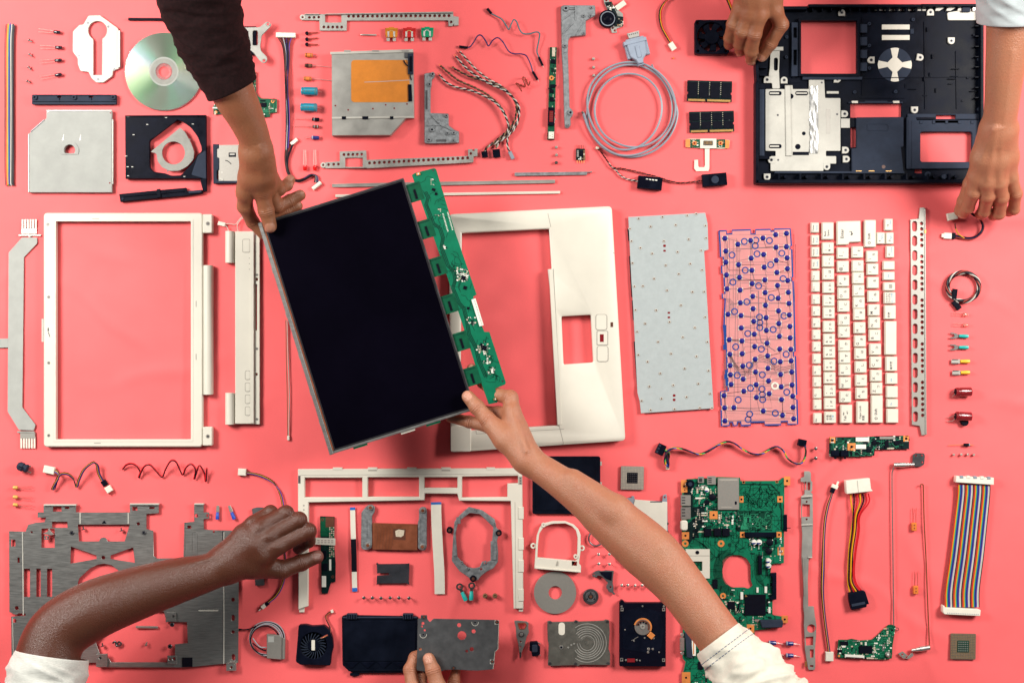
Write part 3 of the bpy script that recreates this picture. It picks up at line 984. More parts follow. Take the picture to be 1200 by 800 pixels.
# white keyhole plate
def keyhole_plate():
 t = T("cover_plate", "pale metal plate with a keyhole shaped opening", "metal plate", 112, 57)
 out = fillet([(103.5, 18.5), (117, 18), (138.5, 33.5), (139.5, 80.5), (132.5, 83), (131.5, 89.5), (121, 97), (113, 97), (107.5, 92.5), (103.5, 84.5), (94, 83.5), (91, 75), (91, 69),
    (85, 60.5), (85.3, 37), (93, 29.2), (97.5, 29)], 1.5)
 key = circ(114.3, 36, 11, 30, 121, 420) + [(119.4, 88), (108.6, 88)]
 m = MB().slab(out, 0, 3, "pale_metal", [key], bev=0.5)
 m.slab([(108.2, 47), (109.3, 47), (109.3, 88), (108.2, 88)], 3, 3.5, "pale_metal", bev=0.1)
 for x, y in ((103, 27), (127, 31.5), (92.5, 65.5), (134, 81.5), (115, 93)):
  m.slab(circ(x, y, 1.5, 12), 3, 3.2, "dark_metal", bev=0)
 m.build("plate", t)
 MB().slab(rect(138.2, 36, 140.5, 79), 0, 5, "steel").build("folded_edge", t)
keyhole_plate()
MB().slab(turn(rect(150, 21, 206, 24), 0.4, (150, 22)), 0, 3.5, "black_plastic", bev=0.6).thing("black_strip", "thin black plastic strip above the compact disc", "plastic strip")
def compact_disc():
 t = T("compact_disc", "shiny silver compact disc partly under the maroon sleeve", "disc", 192, 84)
 m = bpy.data.materials.new("disc_foil")
 m.use_nodes = True
 nt = m.node_tree
 N, L = nt.nodes, nt.links
 N.remove(N["Principled BSDF"])
 tg = N.new("ShaderNodeTangent")
 tg.direction_type = 'RADIAL'
 tg.axis = 'Z'
 last = None
 # the spiral groove spreads each lamp into a white streak with coloured orders beside it
 for rot, rough, col in ((0.0, 0.07, (0.040, 0.041, 0.036)), (0.055, 0.05, (0.030, 0.010, 0.036)), (-0.06, 0.05, (0.036, 0.030, 0.005)), (0.10, 0.06, (0.005, 0.036, 0.026)), (-0.115, 0.06, (0.004, 0.036, 0.016)), (0.18, 0.06, (0.020, 0.020, 0.019))):
  g = N.new("ShaderNodeBsdfAnisotropic")
  g.distribution = 'GGX'
  g.inputs["Color"].default_value = (*col, 1)
  g.inputs["Roughness"].default_value = rough
  g.inputs["Anisotropy"].default_value = 0.92
  g.inputs["Rotation"].default_value = rot
  L.new(tg.outputs[0], g.inputs["Tangent"])
  if last is None:
   last = g.outputs[0]
  else:
   a = N.new("ShaderNodeAddShader")
   L.new(last, a.inputs[0])
   L.new(g.outputs[0], a.inputs[1])
   last = a.outputs[0]
 d = N.new("ShaderNodeBsdfDiffuse")
 d.inputs["Color"].default_value = (0.10, 0.12, 0.09, 1)
 a = N.new("ShaderNodeAddShader")
 L.new(last, a.inputs[0])
 L.new(d.outputs[0], a.inputs[1])
 L.new(a.outputs[0], N["Material Output"].inputs["Surface"])
 c = W(192, 84, 1.2)
 def ring(r0, r1, z, mt, name):
  n = 96
  vs, fs = [], []
  for k in range(n):
   a = 2 * math.pi * k / n
   for r, zz in ((r0, z), (r1, z), (r1, 0.1), (r0, 0.1)):
    vs.append((c.x + r * PXM * math.cos(a), c.y + r * PXM * math.sin(a), zz * 0.001))
  for k in range(n):
   j = (k + 1) % n
   for q in range(4):
    w = (q + 1) % 4
    fs.append((k * 4 + q, k * 4 + w, j * 4 + w, j * 4 + q))
  return MB().add(vs, fs, mt).build(name, t)
 ring(17, 45.3, 1.3, m, "data_area")
 M["clear_disc"] = mat("clear_disc", (0.95, 0.85, 0.84, 1), 0.08, var=0.02, trans=0.9)
 ring(6.2, 9.8, 1.25, M["clear_disc"], "hub_ring")
 ring(9.8, 15.2, 1.35, "spindle_grey", "clamping_ring")
 ring(15.2, 17, 1.25, "grey_paint", "inner_band")
 ring(45.3, 46, 1.2, M["clear_disc"], "edge_band")
compact_disc()
def boss_bar():
 t = T("drive_rail", "slate plastic rail with screw bosses above the square grey lid", "plastic rail", 87, 117)
 m = MB().slab(rrect(37.3, 111, 136.2, 122.5, 0.8), 0, 5, "slate_plastic", [rect(67, 112.5, 71.5, 114.7), rect(104, 112.5, 109, 114.7)], bev=0.4)
 m.slab(rect(38, 117.6, 136, 119), 5, 7.5, "slate_plastic", bev=0.3)
 m.slab(rect(38, 111.2, 136, 112.2), 5, 7, "slate_plastic", bev=0.3)
 for x in (68.5, 106):
  m.slab(rect(x - 0.7, 114.8, x + 0.7, 119.5), 5, 7, "slate_plastic", bev=0.2)
 m.build("bar", t)
 for x in (40.5, 86.5, 132.5):
  b = MB().slab(circ(x, 114.2, 3.0, 18), 0, 7.5, "slate_plastic", [circ(x, 114.2, 1.1, 12)], bev=0.5)
  b.build("screw_boss", t)
boss_bar()
def drive_lid():
 t = T("drive_cover", "square grey metal drive lid with one cut corner and a small centre hole", "metal lid", 82, 178)
 hole = circ(81.5, 176, 6.3, 20, -215, 35)
 ringo = circ(81.5, 176.5, 11, 26, -205, 25)
 m = MB().slab([(54.2, 129.6), (131, 129.6), (131.2, 225.5), (33.4, 225.5), (33.4, 157), (54.2, 138.5)], 0, 6, "grey_paint", [hole], bev=0.5)
 m.slab(ringo, 6, 7, "grey_paint", [circ(81.5, 176, 6.5, 20, -215, 35)], bev=0.5)
 for x, y in ((56.5, 131), (129.5, 132.5), (128.6, 214.5)):
  m.slab(circ(x, y, 1.0, 10), 6, 6.1, "cap_red", bev=0)
 m.slab(rect(54.2, 129, 131, 130.2), 5, 7.0, "steel", bev=0.2)
 m.slab(rect(33.0, 157, 34.2, 225), 3, 7, "steel", bev=0.2)
 m.slab(turn(rect(33, 146.8, 54.5, 148), -41.5, (43.7, 147.4)), 3, 7, "dark_metal", bev=0.2)
 for x in (73.5, 93.5):
  m.slab([(x - 1, 165), (x + 1, 164.4), (x + 1.4, 156.5)], 6, 6.2, "steel", bev=0)
 m.build("sheet", t)
 MB().slab(rect(131.2, 140, 132.6, 216), 0, 5, "steel").build("side_flange", t)
drive_lid()
def drive_tray():
 t = T("drive_tray", "black disc drive tray with a pale spindle plate in its opening", "drive tray", 195, 178)
 cut = fillet([(175, 165), (207, 140.5), (214, 142.5), (224, 150), (231.5, 160), (236, 172), (236.3, 177.5), (231.5, 181), (227, 189.5), (218, 199), (212, 205.5), (201, 206), (193, 203), (180, 201.5), (175.2, 196)], 2)
 m = MB().slab([(146.5, 135.3), (241.2, 134.8), (241.8, 224), (238, 224), (235, 213), (235, 208.5), (147, 209.5)], 0, 7, "black_plastic", [cut], bev=0.7)
 m.slab(rect(147, 135.6, 241, 136.8), 7, 9.5, "black_plastic", bev=0.3)
 m.slab(rect(147, 207.8, 235, 209.2), 7, 9.5, "black_plastic", bev=0.3)
 m.slab(turn(rect(174, 151, 210, 152.4), -37, (192, 151.7)), 7, 8, "black_plastic", bev=0.3)
 m.slab(fillet([(232, 182), (241, 176), (241.4, 210), (224, 205)], 2), 7, 9.5, "slate_plastic", bev=0.5)
 for x, y in ((150, 137), (172.5, 146), (156.5, 158), (149.5, 195.5), (147.8, 183), (155, 195.5), (194.5, 138), (226, 145.5), (150, 206), (216, 207)):
  m.slab(rect(x - 1.2, y - 0.4, x + 1.2, y + 0.4), 7, 7.6, "steel", bev=0)
 m.build("tray", t)
 p = MB().slab(fillet([(176.5, 178), (178.2, 176.5), (211, 149.5), (217, 155), (224, 168), (227.6, 178), (226.5, 187), (219, 195.5), (209.5, 200.3), (199, 200.5), (190, 196.5), (184.5, 189), (183.2, 180), (178, 178.6)], 2),
    5, 6.6, "spindle_grey", [circ(203.2, 179.3, 13.3, 36)], bev=0.3)
 for x, y in ((225.5, 186.5), (196.5, 200.5), (222.5, 163.5)):
  p.slab(circ(x, y, 0.9, 10), 6.6, 6.9, "dark_metal", bev=0)
 p.build("spindle_plate", t)
drive_tray()
def bezel_strip():
 t = T("drive_door", "long black drive front strip lying under the black disc tray", "drive front", 188, 229)
 m = MB().slab([(139.5, 227.5), (184, 223), (218, 220), (219, 224), (237, 222.5), (237.5, 226.8), (218, 229.5), (184, 232.5), (141, 236.5)], 0, 6, "black_plastic", bev=0.6)
 m.slab([(144, 229), (215, 222.8), (215.5, 224.6), (144.3, 231)], 6, 8, "black_plastic", bev=0.4)
 m.slab(turn(rect(184, 221.5, 188, 231.5), -5, (186, 227)), 6, 8.5, "black_plastic", bev=0.4)
 m.build("strip", t)
 MB().slab(turn(rect(221, 223.2, 236, 226.3), -4, (228, 225)), 6, 9, "slate_plastic", bev=0.6).build("button", t)
 MB().slab(circ(143.5, 233, 1.3, 12), 6, 7.5, "slate_plastic").build("peg", t)
bezel_strip()
def cooler_bracket():
 t = T("cooler_bracket", "silver cooler bracket with slots and two angled arms, beside the maroon sleeve", "cooling bracket", 290, 50)
 out = fillet([(258, 33), (304, 32), (309, 28), (313, 25), (318.5, 28.5), (316.5, 32), (306.5, 42), (304.8, 55), (306, 60), (313, 67), (313, 72), (309.5, 75), (304.5, 72), (297, 62), (292, 58), (258, 57)], 2)
 m = MB().slab(out, 9, 11, "steel", [rrect(284.6, 36, 291, 53.5, 2), rrect(296, 36, 302, 53.5, 2), rrect(274, 36, 280, 53.5, 2), circ(314, 28.5, 1.6, 12), circ(309.3, 71.3, 1.7, 12)], bev=0.5)
 for x, y in ((314, 28.5), (309.3, 71.3)):
  m.slab(circ(x, y, 2.6, 16), 11, 11.8, "steel", [circ(x, y, 1.7, 12)], bev=0.3)
 m.build("bracket", t)
 MB().slab(rect(258, 31, 300, 64), 0, 8.8, "black_plastic", bev=0.6).build("heat_sink", t)
cooler_bracket()
def small_green_board():
 t = T("circuit_board", "L shaped green circuit board partly under the first wrist and maroon cuff", "circuit board", 290, 118)
 out = [(288, 84), (299.5, 84), (300, 108), (302, 112.5), (306, 115.5), (324.3, 116), (324.3, 132), (317, 132.5), (316, 137.3), (284, 137.3), (282, 133.5), (250, 134), (250, 122.5), (280, 122), (288, 116)]
 m = MB().slab(out, 0.6, 2.2, "pcb", bev=0.1)
 traces(m, out, 60, 5, 2.2, "pcb_light", 0.45)
 m.build("board", t)
 c = MB()
 smd(c, out, 110, 7, 2.2)
 o = c.build("solder_parts", t)
 o["kind"] = "stuff"
 for x, y, w, h in ((308, 123, 8, 5), (294, 128, 6, 6), (303, 133, 7, 3.5), (295, 97, 4, 3)):
  MB().box(x, y, w, h, 2.2, 3.6, "chip").build("chip", t)
 MB().slab(circ(319.5, 119, 2, 14), 2.2, 2.8, "copper_pad", [circ(319.5, 119, 1, 10)], bev=0).build("mounting_ring", t)
 MB().slab(circ(253, 131.5, 1.6, 14), 2.2, 2.8, "copper_pad", bev=0).build("mounting_ring", t)
small_green_board()
def card_reader():
 t = T("card_reader", "small metal card slot cage with a dark slate edge, beside the first hand", "card slot", 272, 192)
 m = MB().slab([(254, 170), (302, 169), (302, 212), (256, 213.5), (256, 200), (254, 199)], 0, 6, "disc_grey", bev=0.4)
 m.slab(rect(268, 179, 276.5, 184), 6, 6.15, "navy_plastic", bev=0)
 m.slab(rect(269, 180, 275, 182), 6.1, 6.8, "steel", bev=0.2)
 pts = [(265.5 + 0.2 * k, 189 + 0.02 * k * k) for k in range(0, 10)]
 m.ribbon([W(264 + k, 188.2 + 0.09 * k * k, 6.05) for k in range(0, 8)], 1.2, "navy_plastic", th=0.15)
 m.slab(rect(259, 201, 261, 203), 6, 6.2, "pale_metal", bev=0)
 m.slab(turn(rect(257, 209, 262, 211), 20, (259, 210)), 6, 7, "pale_metal", bev=0.2)
 m.build("cage", t)
 e = MB().slab([(249.5, 169), (256, 169), (256, 174), (253.8, 174.5), (253.8, 184), (256.5, 185), (256.5, 199), (253.8, 200), (253.8, 209), (256, 212), (280, 212), (280, 214.5), (250, 215)], 0, 7.5, "slate_plastic", bev=0.6)
 e.build("edge_frame", t)
card_reader()
def lcd_cable():
 t = T("display_cable", "thin bundle of dark wires with white end plugs, beside the maroon sleeve", "cable", 338, 130)
 m = MB().box(334.7, 41.2, 23, 5.5, 0, 4.5, "white_nylon", 1.5, 0.4)
 for k in range(11):
  m.box(325 + 2 * k, 43.8, 0.8, 1.2, 4.5, 4.8, "groove", 0, 0)
 m.build("plug", t)
 cols = ["black", "brown", "brown", "grey", "black", "navy", "black", "brown", "purple", "rust"]
 for k, c in enumerate(cols):
  a = (k - 4.5)
  ph = k * 1.3
  p = [(334.7 + a * 2.0, 44, 2), (335.5 + a * 1.0, 54, 2.5), (336.5 + a * 0.75, 70, 2.5 + math.sin(ph)), (336 + a * 0.55 + math.sin(ph + 1), 100, 3 + math.sin(ph + 2)),
   (337.5 + a * 0.5, 135, 3 + 1.5 * math.sin(ph + 3)), (337 + a * 0.45 + 0.5 * math.sin(ph), 165, 3 + 1.5 * math.sin(ph + 4)), (335.5 + a * 0.35, 188, 3 + math.sin(ph)), (339 + a * 0.3, 204 - a * 0.2, 3 + math.sin(ph + 1)), (347, 211.5 - a * 0.3, 3.2 + math.sin(ph + 2)),
   (356, 210 - a * 0.35, 3.2), (364, 205.5 - a * 0.35, 3), (370.5 + a * 0.3, 206, 2.6), (371 + a * 0.6, 214, 2)]
  MB().tube(path(p, 2, 5), 0.62, "wire_" + c, 5).build("wire", t)
 MB().tube(path([(335.5, 190, 3), (338.5, 203, 3), (347, 211.3, 3.4), (357, 209.8, 3.4), (366, 204.8, 3.2)], 3, 6), 1.9, "wire_black", 8).build("sleeve", t)
 MB().tube(path([(336.5, 196, 3), (337.3, 185, 3), (340.5, 176, 3), (343.3, 169, 3)], 3, 5), 1.6, "wire_black", 7).build("sleeve", t)
 m = MB().box(344.5, 166, 9.5, 4, 0, 4.5, "white_nylon", -40, 0.4)
 m.build("plug", t)
 m = MB().box(371, 217.5, 12.5, 4.2, 0, 4.5, "white_nylon", -38, 0.4)
 for k in range(7):
  p = turn([(366 + 1.7 * k, 219)], -38, (371, 217.5))[0]
  m.box(p[0], p[1], 0.8, 1.6, 4.5, 4.8, "groove", -38, 0)
 m.build("plug", t)
lcd_cable()
# ---------------------------------------------------------------- column of small parts
def transistor(x, y):
 t = T("transistor", "", "transistor", x, y, "black transistors in the column of small parts")
 MB().slab(circ(x, y, 2.1, 16, 90, 270) + rect(x, y - 2.1, x + 1.2, y + 2.1)[1:3], 0, 4.5, "chip", bev=0.4).build("body", t)
 for k, dy in enumerate((-1, 0, 1)):
  MB().tube(path([(x + 1, y + dy * 0.7, 1.6), (x + 6, y + dy * 0.9, 1.2), (x + 13, y + dy * 0.5 - 0.6, 0.6)], 1, 3), 0.3, "wire_rust", 4).build("leg", t)
 return t
repeats(transistor(359.5, 39), [(359.5, 39, 0), (359.5, 46, 2), (359.5, 52, -6)],
  ["small black transistor with thin legs, topmost of three", "small black transistor with thin legs, middle of three", "small black transistor with thin legs, just above the orange part"])
CAN = [(0, .80), (.03, .97), (.06, 1), (.10, 1), (.12, .9), (.15, .9), (.18, 1), (.95, 1), (.98, .95), (1, .8)]
def axial(name, label, cat, x, y, L, r, body, ang=0, lead_l=0, lead_r=0, bands=(), prof=None, group=None, leadmat="tin"):
 t = T(name, label, cat, x, y, group)
 MB().lie(x, y, L, r, ang, prof or CAN, body).build("body", t)
 ca, sa = math.cos(R(ang)), math.sin(R(ang))
 for u, mt, w in bands:
  cx = x + (u - 0.5) * L / 1.35 * ca
  cy = y + (u - 0.5) * L / 1.35 * sa
  MB().lie(cx, cy, w, r * 1.025, ang, [(0, 1), (1, 1)], mt, z=r).build("band", t)
 for ln, s in ((lead_l, -1), (lead_r, 1)):
  if ln:
   x0 = x + s * L / 2.7 * ca
   y0 = y + s * L / 2.7 * sa
   MB().tube(path([(x0, y0, r), (x0 + s * ln * 0.4 * ca, y0 + s * ln * 0.4 * sa, r * 0.8), (x0 + s * ln * ca, y0 + s * ln * sa + 0.8, 0.6)], 1, 4), 0.4, leadmat, 5).build("lead", t)
 return t
axial("capacitor", "orange axial part, upper of the two orange ones in the column", "capacitor", 362, 65, 12, 3.4, "cap_orange", 2, 0, 4, [(0.8, "wire_tan", 1.2), (0.2, "cap_brown", 1.0)])
axial("resistor", "dark brown axial part with a pale band between the two orange ones", "resistor", 361.5, 77, 12, 3.0, "cap_brown", 3, 0, 22, [(0.72, "wire_tan", 1.5), (0.35, "chip", 2.0)])
axial("capacitor", "orange axial part with a long lead just above the big blue capacitors", "capacitor", 360.5, 92.5, 12, 3.3, "cap_orange", 3, 0, 24, [(0.2, "wire_tan", 1.2), (0.85, "cap_brown", 1.0)])
for y, lb, dx in ((107, "large teal blue can capacitor, upper of two, beside the optical drive", 0.7), (126, "large teal blue can capacitor, lower of two, above the small black parts", 0)):
 t = axial("electrolytic_capacitor", lb, "capacitor", 362 + dx, y, 26, 6.6, "cap_blue", 2, 0, 5, [(0.9, "wire_teal", 2.5)], group="large blue capacitors")
 s = MB()
 for k in range(5):
  s.slab(rect(353 + dx + 3.4 * k, y - 1.2, 355.4 + dx + 3.4 * k, y + 0.6), 13.0, 13.35, "wire_teal", bev=0)
 s.build("printed_stripe", t)
axial("diode", "small black axial part with a lead to its left, below the big blue capacitors", "diode", 370, 140, 11, 2.8, "chip", 3, 20, 0, [(0.3, "wire_grey", 1)])
axial("resistor", "dark brown axial part with two pale bands and a long left lead", "resistor", 370, 148.5, 10, 2.6, "cap_brown", 2, 22, 0, [(0.3, "wire_grey", 0.9), (0.8, "wire_grey", 0.9)])
axial("capacitor", "small navy blue capacitor above the two red LEDs", "capacitor", 369.5, 161.5, 12, 3.2, "cap_navy", 2, 7, 0, [(0.15, "wire_grey", 1.5)])
for x, lb in ((357.3, "red LED with upright white legs, left one beside the dark cable"), (369, "red LED with upright white legs, right one above the dark plug")):
 t = led_pair("red_led", "led_red", (-1, 1), 8.5, 3.0, 1.0, "led", lb, "red LEDs with white legs", x, 197, 90, "wire_white", leg=18)
# ================================================================ top middle
def hinge_bracket(name, label, out, win, rows, tabs, lip):
 xs = [p[0] for p in out]
 ys = [p[1] for p in out]
 t = T(name, label, "metal bracket", sum(xs) / len(xs), sum(ys) / len(ys), "perforated hinge brackets")
 holes = [win] + [circ(x, y, r, 12) for x, y, r in rows]
 m = MB().slab(out, 0, 3.2, "steel", holes, bev=0.3)
 for a in lip:
  m.slab(a, 0, 6.5, "steel", bev=0.3)
 m.build("strip", t)
 for x, y in tabs:
  MB().slab(circ(x, y, 3.4, 18), 0, 4.2, "pale_metal", [circ(x, y, 1.3, 12)], bev=0.6).build("eyelet", t)
rows = [(408.5 + 5.6 * k, 19.3 - 0.03 * k, 1.7) for k in range(22)] + [(379.5 + 5.2 * k, 32, 1.6) for k in range(5)] + [(362.5, 20.7, 1.5), (368, 20.6, 1.5), (373.5, 20.4, 1.5), (528.6, 26, 1.5)]
hinge_bracket("hinge_bracket", "perforated steel hinge bracket, upper one running above the three fuses",
   [(356, 17), (380, 16.6), (531, 14.3), (531.5, 19.3), (537.5, 19.8), (537.3, 30), (532, 30.3), (532, 28), (530, 31), (525.5, 31), (525.3, 24.2), (406.5, 24.5), (406, 36.2), (374.5, 36.2), (374.2, 24), (356, 24)],
   rect(381, 17.6, 400, 26.5), rows, [(354.5, 20.4)], [[(381, 16), (531, 13.8), (531, 15.2), (381, 17.3)], rect(357, 16, 374, 17.2)])
rows = [(433 + 5.75 * k, 191.2 - 0.30 * k, 1.7) for k in range(21)] + [(403 + 5.2 * k, 181.3 - 0.1 * k, 1.6) for k in range(5)] + [(385, 193, 1.5), (391, 192.7, 1.5), (396.5, 192.5, 1.5), (551.7, 180, 1.5)]
hinge_bracket("hinge_bracket", "perforated steel hinge bracket, lower one just above the held screen",
   [(381, 190), (398, 189), (398, 177.5), (429, 176.3), (429.6, 187.5), (548.5, 182.8), (548.5, 175), (553.5, 174.6), (553.8, 177), (556, 177), (556, 174.3), (559.7, 174.3), (559.5, 183.2), (555, 183.5), (554.7, 190), (430, 197.2), (381, 197.3)],
   rect(404.5, 185, 425, 195.5), rows, [(378.7, 193.5)], [[(430, 196), (554, 189), (554, 190.4), (430, 197.4)], rect(404, 195.6, 426, 197)])
MB().lie(432, 41.2, 25, 1.4, 1, [(0, .7), (.04, 1), (.96, 1), (1, .7)], "tin").thing("metal_pin", "short silver pin lying left of the orange fuse", "pin")
def fuse(x, y, mt, label):
 t = T("blade_fuse", label, "fuse", x, y, "blade fuses")
 m = MB().slab([(x - 7, y - 6), (x - 3, y - 6), (x - 3, y - 7), (x + 3, y - 7), (x + 3, y - 6), (x + 7.5, y - 6), (x + 7, y + 3), (x + 6, y + 5), (x - 6, y + 5), (x - 7, y + 2)], 0, 5.5, mt, bev=0.5)
 m.slab(rect(x - 6.5, y - 6, x + 6.8, y - 3.6), 5.5, 6.8, mt, bev=0.4)
 m.build("housing", t)
 for s in (-1, 1):
  MB().slab(rect(x + s * 3.7 - 1.9, y + 4.8, x + s * 3.7 + 1.9, y + 9.5), 2, 3.2, "screw_pale", bev=0.3).build("blade", t)
  MB().slab(rect(x + s * 3.4 - 1.1, y - 2, x + s * 3.4 + 1.1, y + 4.4), 5.6, 6.0, "tin", bev=0.1).build("contact", t)
 MB().slab(circ(x, y - 0.5, 3.2, 16, 180, 360) + circ(x, y - 0.5, 2.2, 16, 360, 180), 5.6, 5.9, "gold" if mt != "fuse_green" else "tin", bev=0).build("link", t)
fuse(458.5, 39, "fuse_orange", "orange translucent blade fuse")
fuse(479.5, 39, "fuse_red", "red translucent blade fuse")
fuse(500.5, 38.5, "fuse_green", "green translucent blade fuse")
def optical_drive():
 t = T("optical_drive", "silver slim disc drive body with an orange film panel on top", "disc drive", 436, 110)
 m = MB().slab([(388.5, 61), (484, 58.5), (485, 138), (476, 138), (457.5, 158.5), (389, 159)], 0, 14, "steel", bev=0.6)
 for x, y in ((408, 129), (437, 119.5 + 8), (452, 123), (393, 124), (477, 122), (462, 127)):
  m.slab(circ(x, y, 1.0, 10), 14, 14.2, "cap_red", bev=0)
 m.build("case", t)
 s = MB().slab([(388.7, 137.2), (485, 136.2), (485, 138.4), (389, 139.6)], 14, 15.6, "pale_metal", bev=0.4)
 for x, w in ((403, 5), (428, 7), (459, 4)):
  s.slab(rect(x - w / 2, 136.5, x + w / 2, 139.8), 15.6, 16, "black_plastic", bev=0.1)
 s.build("ridge", t)
 s = MB().slab([(386.8, 61), (484, 57.8), (484, 61.5), (387, 64)], 14, 15.4, "pale_metal", bev=0.4)
 for x in (407, 440, 475):
  s.slab(rect(x - 4, 58.8, x + 4, 60.6), 15.4, 16.2, "steel", bev=0.2)
 s.build("front_lip", t)
 MB().slab(rrect(411.5, 70.5, 480, 120, 4), 14, 14.5, "orange_film", bev=0.1).build("film_panel", t)
 MB().ribbon([W(427, 96.5, 14.55), W(450, 95.6, 14.55), W(481, 94, 14.55)], 0.9, "wire_grey", th=0.1).build("film_line", t)
 k = MB().slab(rect(474, 61.5, 484.5, 68), 14, 15.6, "dark_metal", bev=0.4)
 k.slab(rect(478, 63, 484.3, 87), 14, 17, "slate_plastic", bev=0.5)
 k.slab(rect(480, 66, 483, 84), 17, 18, "black_plastic", bev=0.3)
 k.tube(path([(473, 71, 15), (476, 76, 16), (480, 79, 16.5), (480.5, 88, 16), (482, 94, 15)], 15, 5), 0.8, "wire_black", 6)
 k.build("latch_block", t)
 MB().slab([(478, 99), (482.2, 99), (483, 118.5), (478.5, 119)], 14, 16.2, "black_plastic", bev=0.4).build("flex_connector", t)
optical_drive()
def cast(name, label, out, z, bosses, pockets, cat="metal bracket", ribs=()):
 xs = [p[0] for p in out]
 ys = [p[1] for p in out]
 t = T(name, label, cat, sum(xs) / len(xs), sum(ys) / len(ys))
 m = MB().slab(out, 0, z, "cast_metal", bev=0.7)
 for a, b in ribs:
  m.ribbon([W(p[0], p[1], z) for p in (a, b)], 1.3, "cast_metal", th=1.6)
 for p in pockets:
  m.slab(p, z, z + 0.15, "dark_metal", bev=0)
 m.build("casting", t)
 for x, y, r in bosses:
  b = MB().slab(circ(x, y, r, 20), 0, z + 3, "cast_metal", bev=0.6)
  b.slab(circ(x, y, r * 0.45, 14), z + 3, z + 3.15, "black_plastic", bev=0)
  b.build("screw_boss", t)
cast("cast_bracket", "grey cast metal corner bracket right of the optical drive",
 fillet([(497.3, 86.5), (505, 85), (509.5, 86), (508.5, 91), (506, 93), (505.5, 101), (504.5, 104), (504.3, 132.5), (525.5, 133.2), (525.8, 147), (533, 152.5), (537.8, 154), (537.8, 167.5), (502, 168.5), (497.3, 167.5)], 1), 7,
 [(507, 87, 2.6), (503.3, 98.8, 2.4), (506.3, 152, 2.8), (502.6, 163.8, 2.4), (523, 135.6, 2.0), (524.2, 156.2, 2.0), (531.8, 156, 2.0), (531.8, 164.6, 1.8)],
 [rrect(511, 163.5, 523, 166.3, 1), rect(498.5, 106, 501, 128)],
 ribs=[((498, 147.5), (516, 147)), ((505, 135), (517, 147)), ((517, 147), (530, 153))])
cast("cast_bracket", "long grey cast metal arm standing beside the thin green strip board",
 fillet([(657.3, 8), (660, 6.2), (697.5, 6.4), (697.8, 18), (686.5, 24.5), (686.5, 41.5), (668.5, 43.2), (666, 47), (665.5, 62), (666.5, 90), (667.5, 126), (670.8, 129), (671, 136), (668.5, 138), (668.8, 147), (665.5, 150.5), (662, 149.5), (661.2, 137), (660.8, 122), (660, 90), (658.3, 62)], 1.2), 7,
 [(663.2, 9.8, 3.4), (668.6, 132, 3.2), (662, 54, 2.2), (684, 18.8, 1.8), (692, 19, 1.8), (684.2, 39.2, 1.6), (693, 9, 1.6), (665.8, 146.8, 1.6)],
 [rect(667, 9, 674, 9.9), rect(667, 11, 674, 12)], ribs=[((658.3, 24), (674, 13)), ((674.5, 7), (674.5, 24)), ((659.5, 40), (672, 27)), ((659, 62), (665, 60.5)), ((675, 42), (685, 26))])
def jumper(name, label, pts, mt, a, b):
 t = T(name, label, "jumper wire", pts[0][0], pts[0][1])
 MB().tube(path(pts, 2, 7), 0.9, mt, 6).build("wire", t)
 for (x0, y0), (x1, y1) in (a, b):
  ang = math.degrees(math.atan2(y1 - y0, x1 - x0))
  L = math.hypot(x1 - x0, y1 - y0)
  m = MB().box((x0 + x1) / 2, (y0 + y1) / 2, L, 2.6, 0.5, 4, "black_plastic", ang, 0.4)
  pl = m.build("plug", t)
 (x0, y0), (x1, y1) = b
 d = Vector((x1 - x0, y1 - y0)).normalized()
 MB().tube([W(x1, y1, 2.2), W(x1 + d.x * 2.6, y1 + d.y * 2.6, 2.2)], 0.4, "tin", 5).build("pin", pl)
jumper("jumper_wire", "dark teal jumper wire bent in waves, beside the thin green strip board",
 [(576, 16.5, 2.2), (580, 18.5, 3), (588, 23, 4), (593, 30, 6), (596.3, 34.8, 7), (599, 29, 8), (602, 23.5, 9), (605.5, 26, 10), (609, 35, 11), (613, 39.5, 9), (620, 40, 8), (628, 37.8, 8), (632.3, 40, 8), (631, 50, 6), (629.2, 60, 4), (631.5, 67.5, 2.4)],
 "wire_teal", ((571, 10), (576, 16)), ((631.5, 67), (636, 77)))
jumper("jumper_wire", "navy and purple jumper wire bent in waves, above the twisted wires",
 [(547.5, 56, 2.2), (551, 55, 3), (555.5, 49, 6), (559.5, 42.5, 9), (564, 41.8, 10), (569, 48, 8), (572.5, 54, 6), (577, 48, 9), (583, 44.5, 11), (589, 49, 10), (596, 60, 7), (602, 63.2, 6), (611, 63.5, 6), (617, 66, 6), (622, 76, 5), (624.3, 84.5, 2.4)],
 "wire_navy", ((538, 54.5), (548, 56)), ((624.5, 84), (630, 93.5)))
def twisted_cable(label, strands, plug, z0=2):
 """strands: list of (points, colours)"""
 t = T("twisted_cable", label, "cable", plug[0], plug[1], "twisted wire cables")
 for pts, cols in strands:
  P = path([(p[0], p[1], (p[2] if len(p) > 2 else z0)) for p in pts], z0, 8)
  n = len(cols)
  for k, c in enumerate(cols):
   MB().tube(twisted(P, 1.0, 12, k, n), 0.82, "wire_" + c, 6).build("strand", t)
  a, b = P[0], P[1]
  d = (a - b).normalized()
  for k, c in enumerate(cols):
   MB().tube([a + Vector((0, 0, .001)), a + d * 0.004 + Vector((0.001 * (k - .5), 0, .0005))], 0.35, "copper_pad", 4).build("wire_end", t)
 x, y, w, h, a, mt = plug
 m = MB().box(x, y, w, h, 0, 5.5, mt, a, 0.5)
 m.build("plug", t)
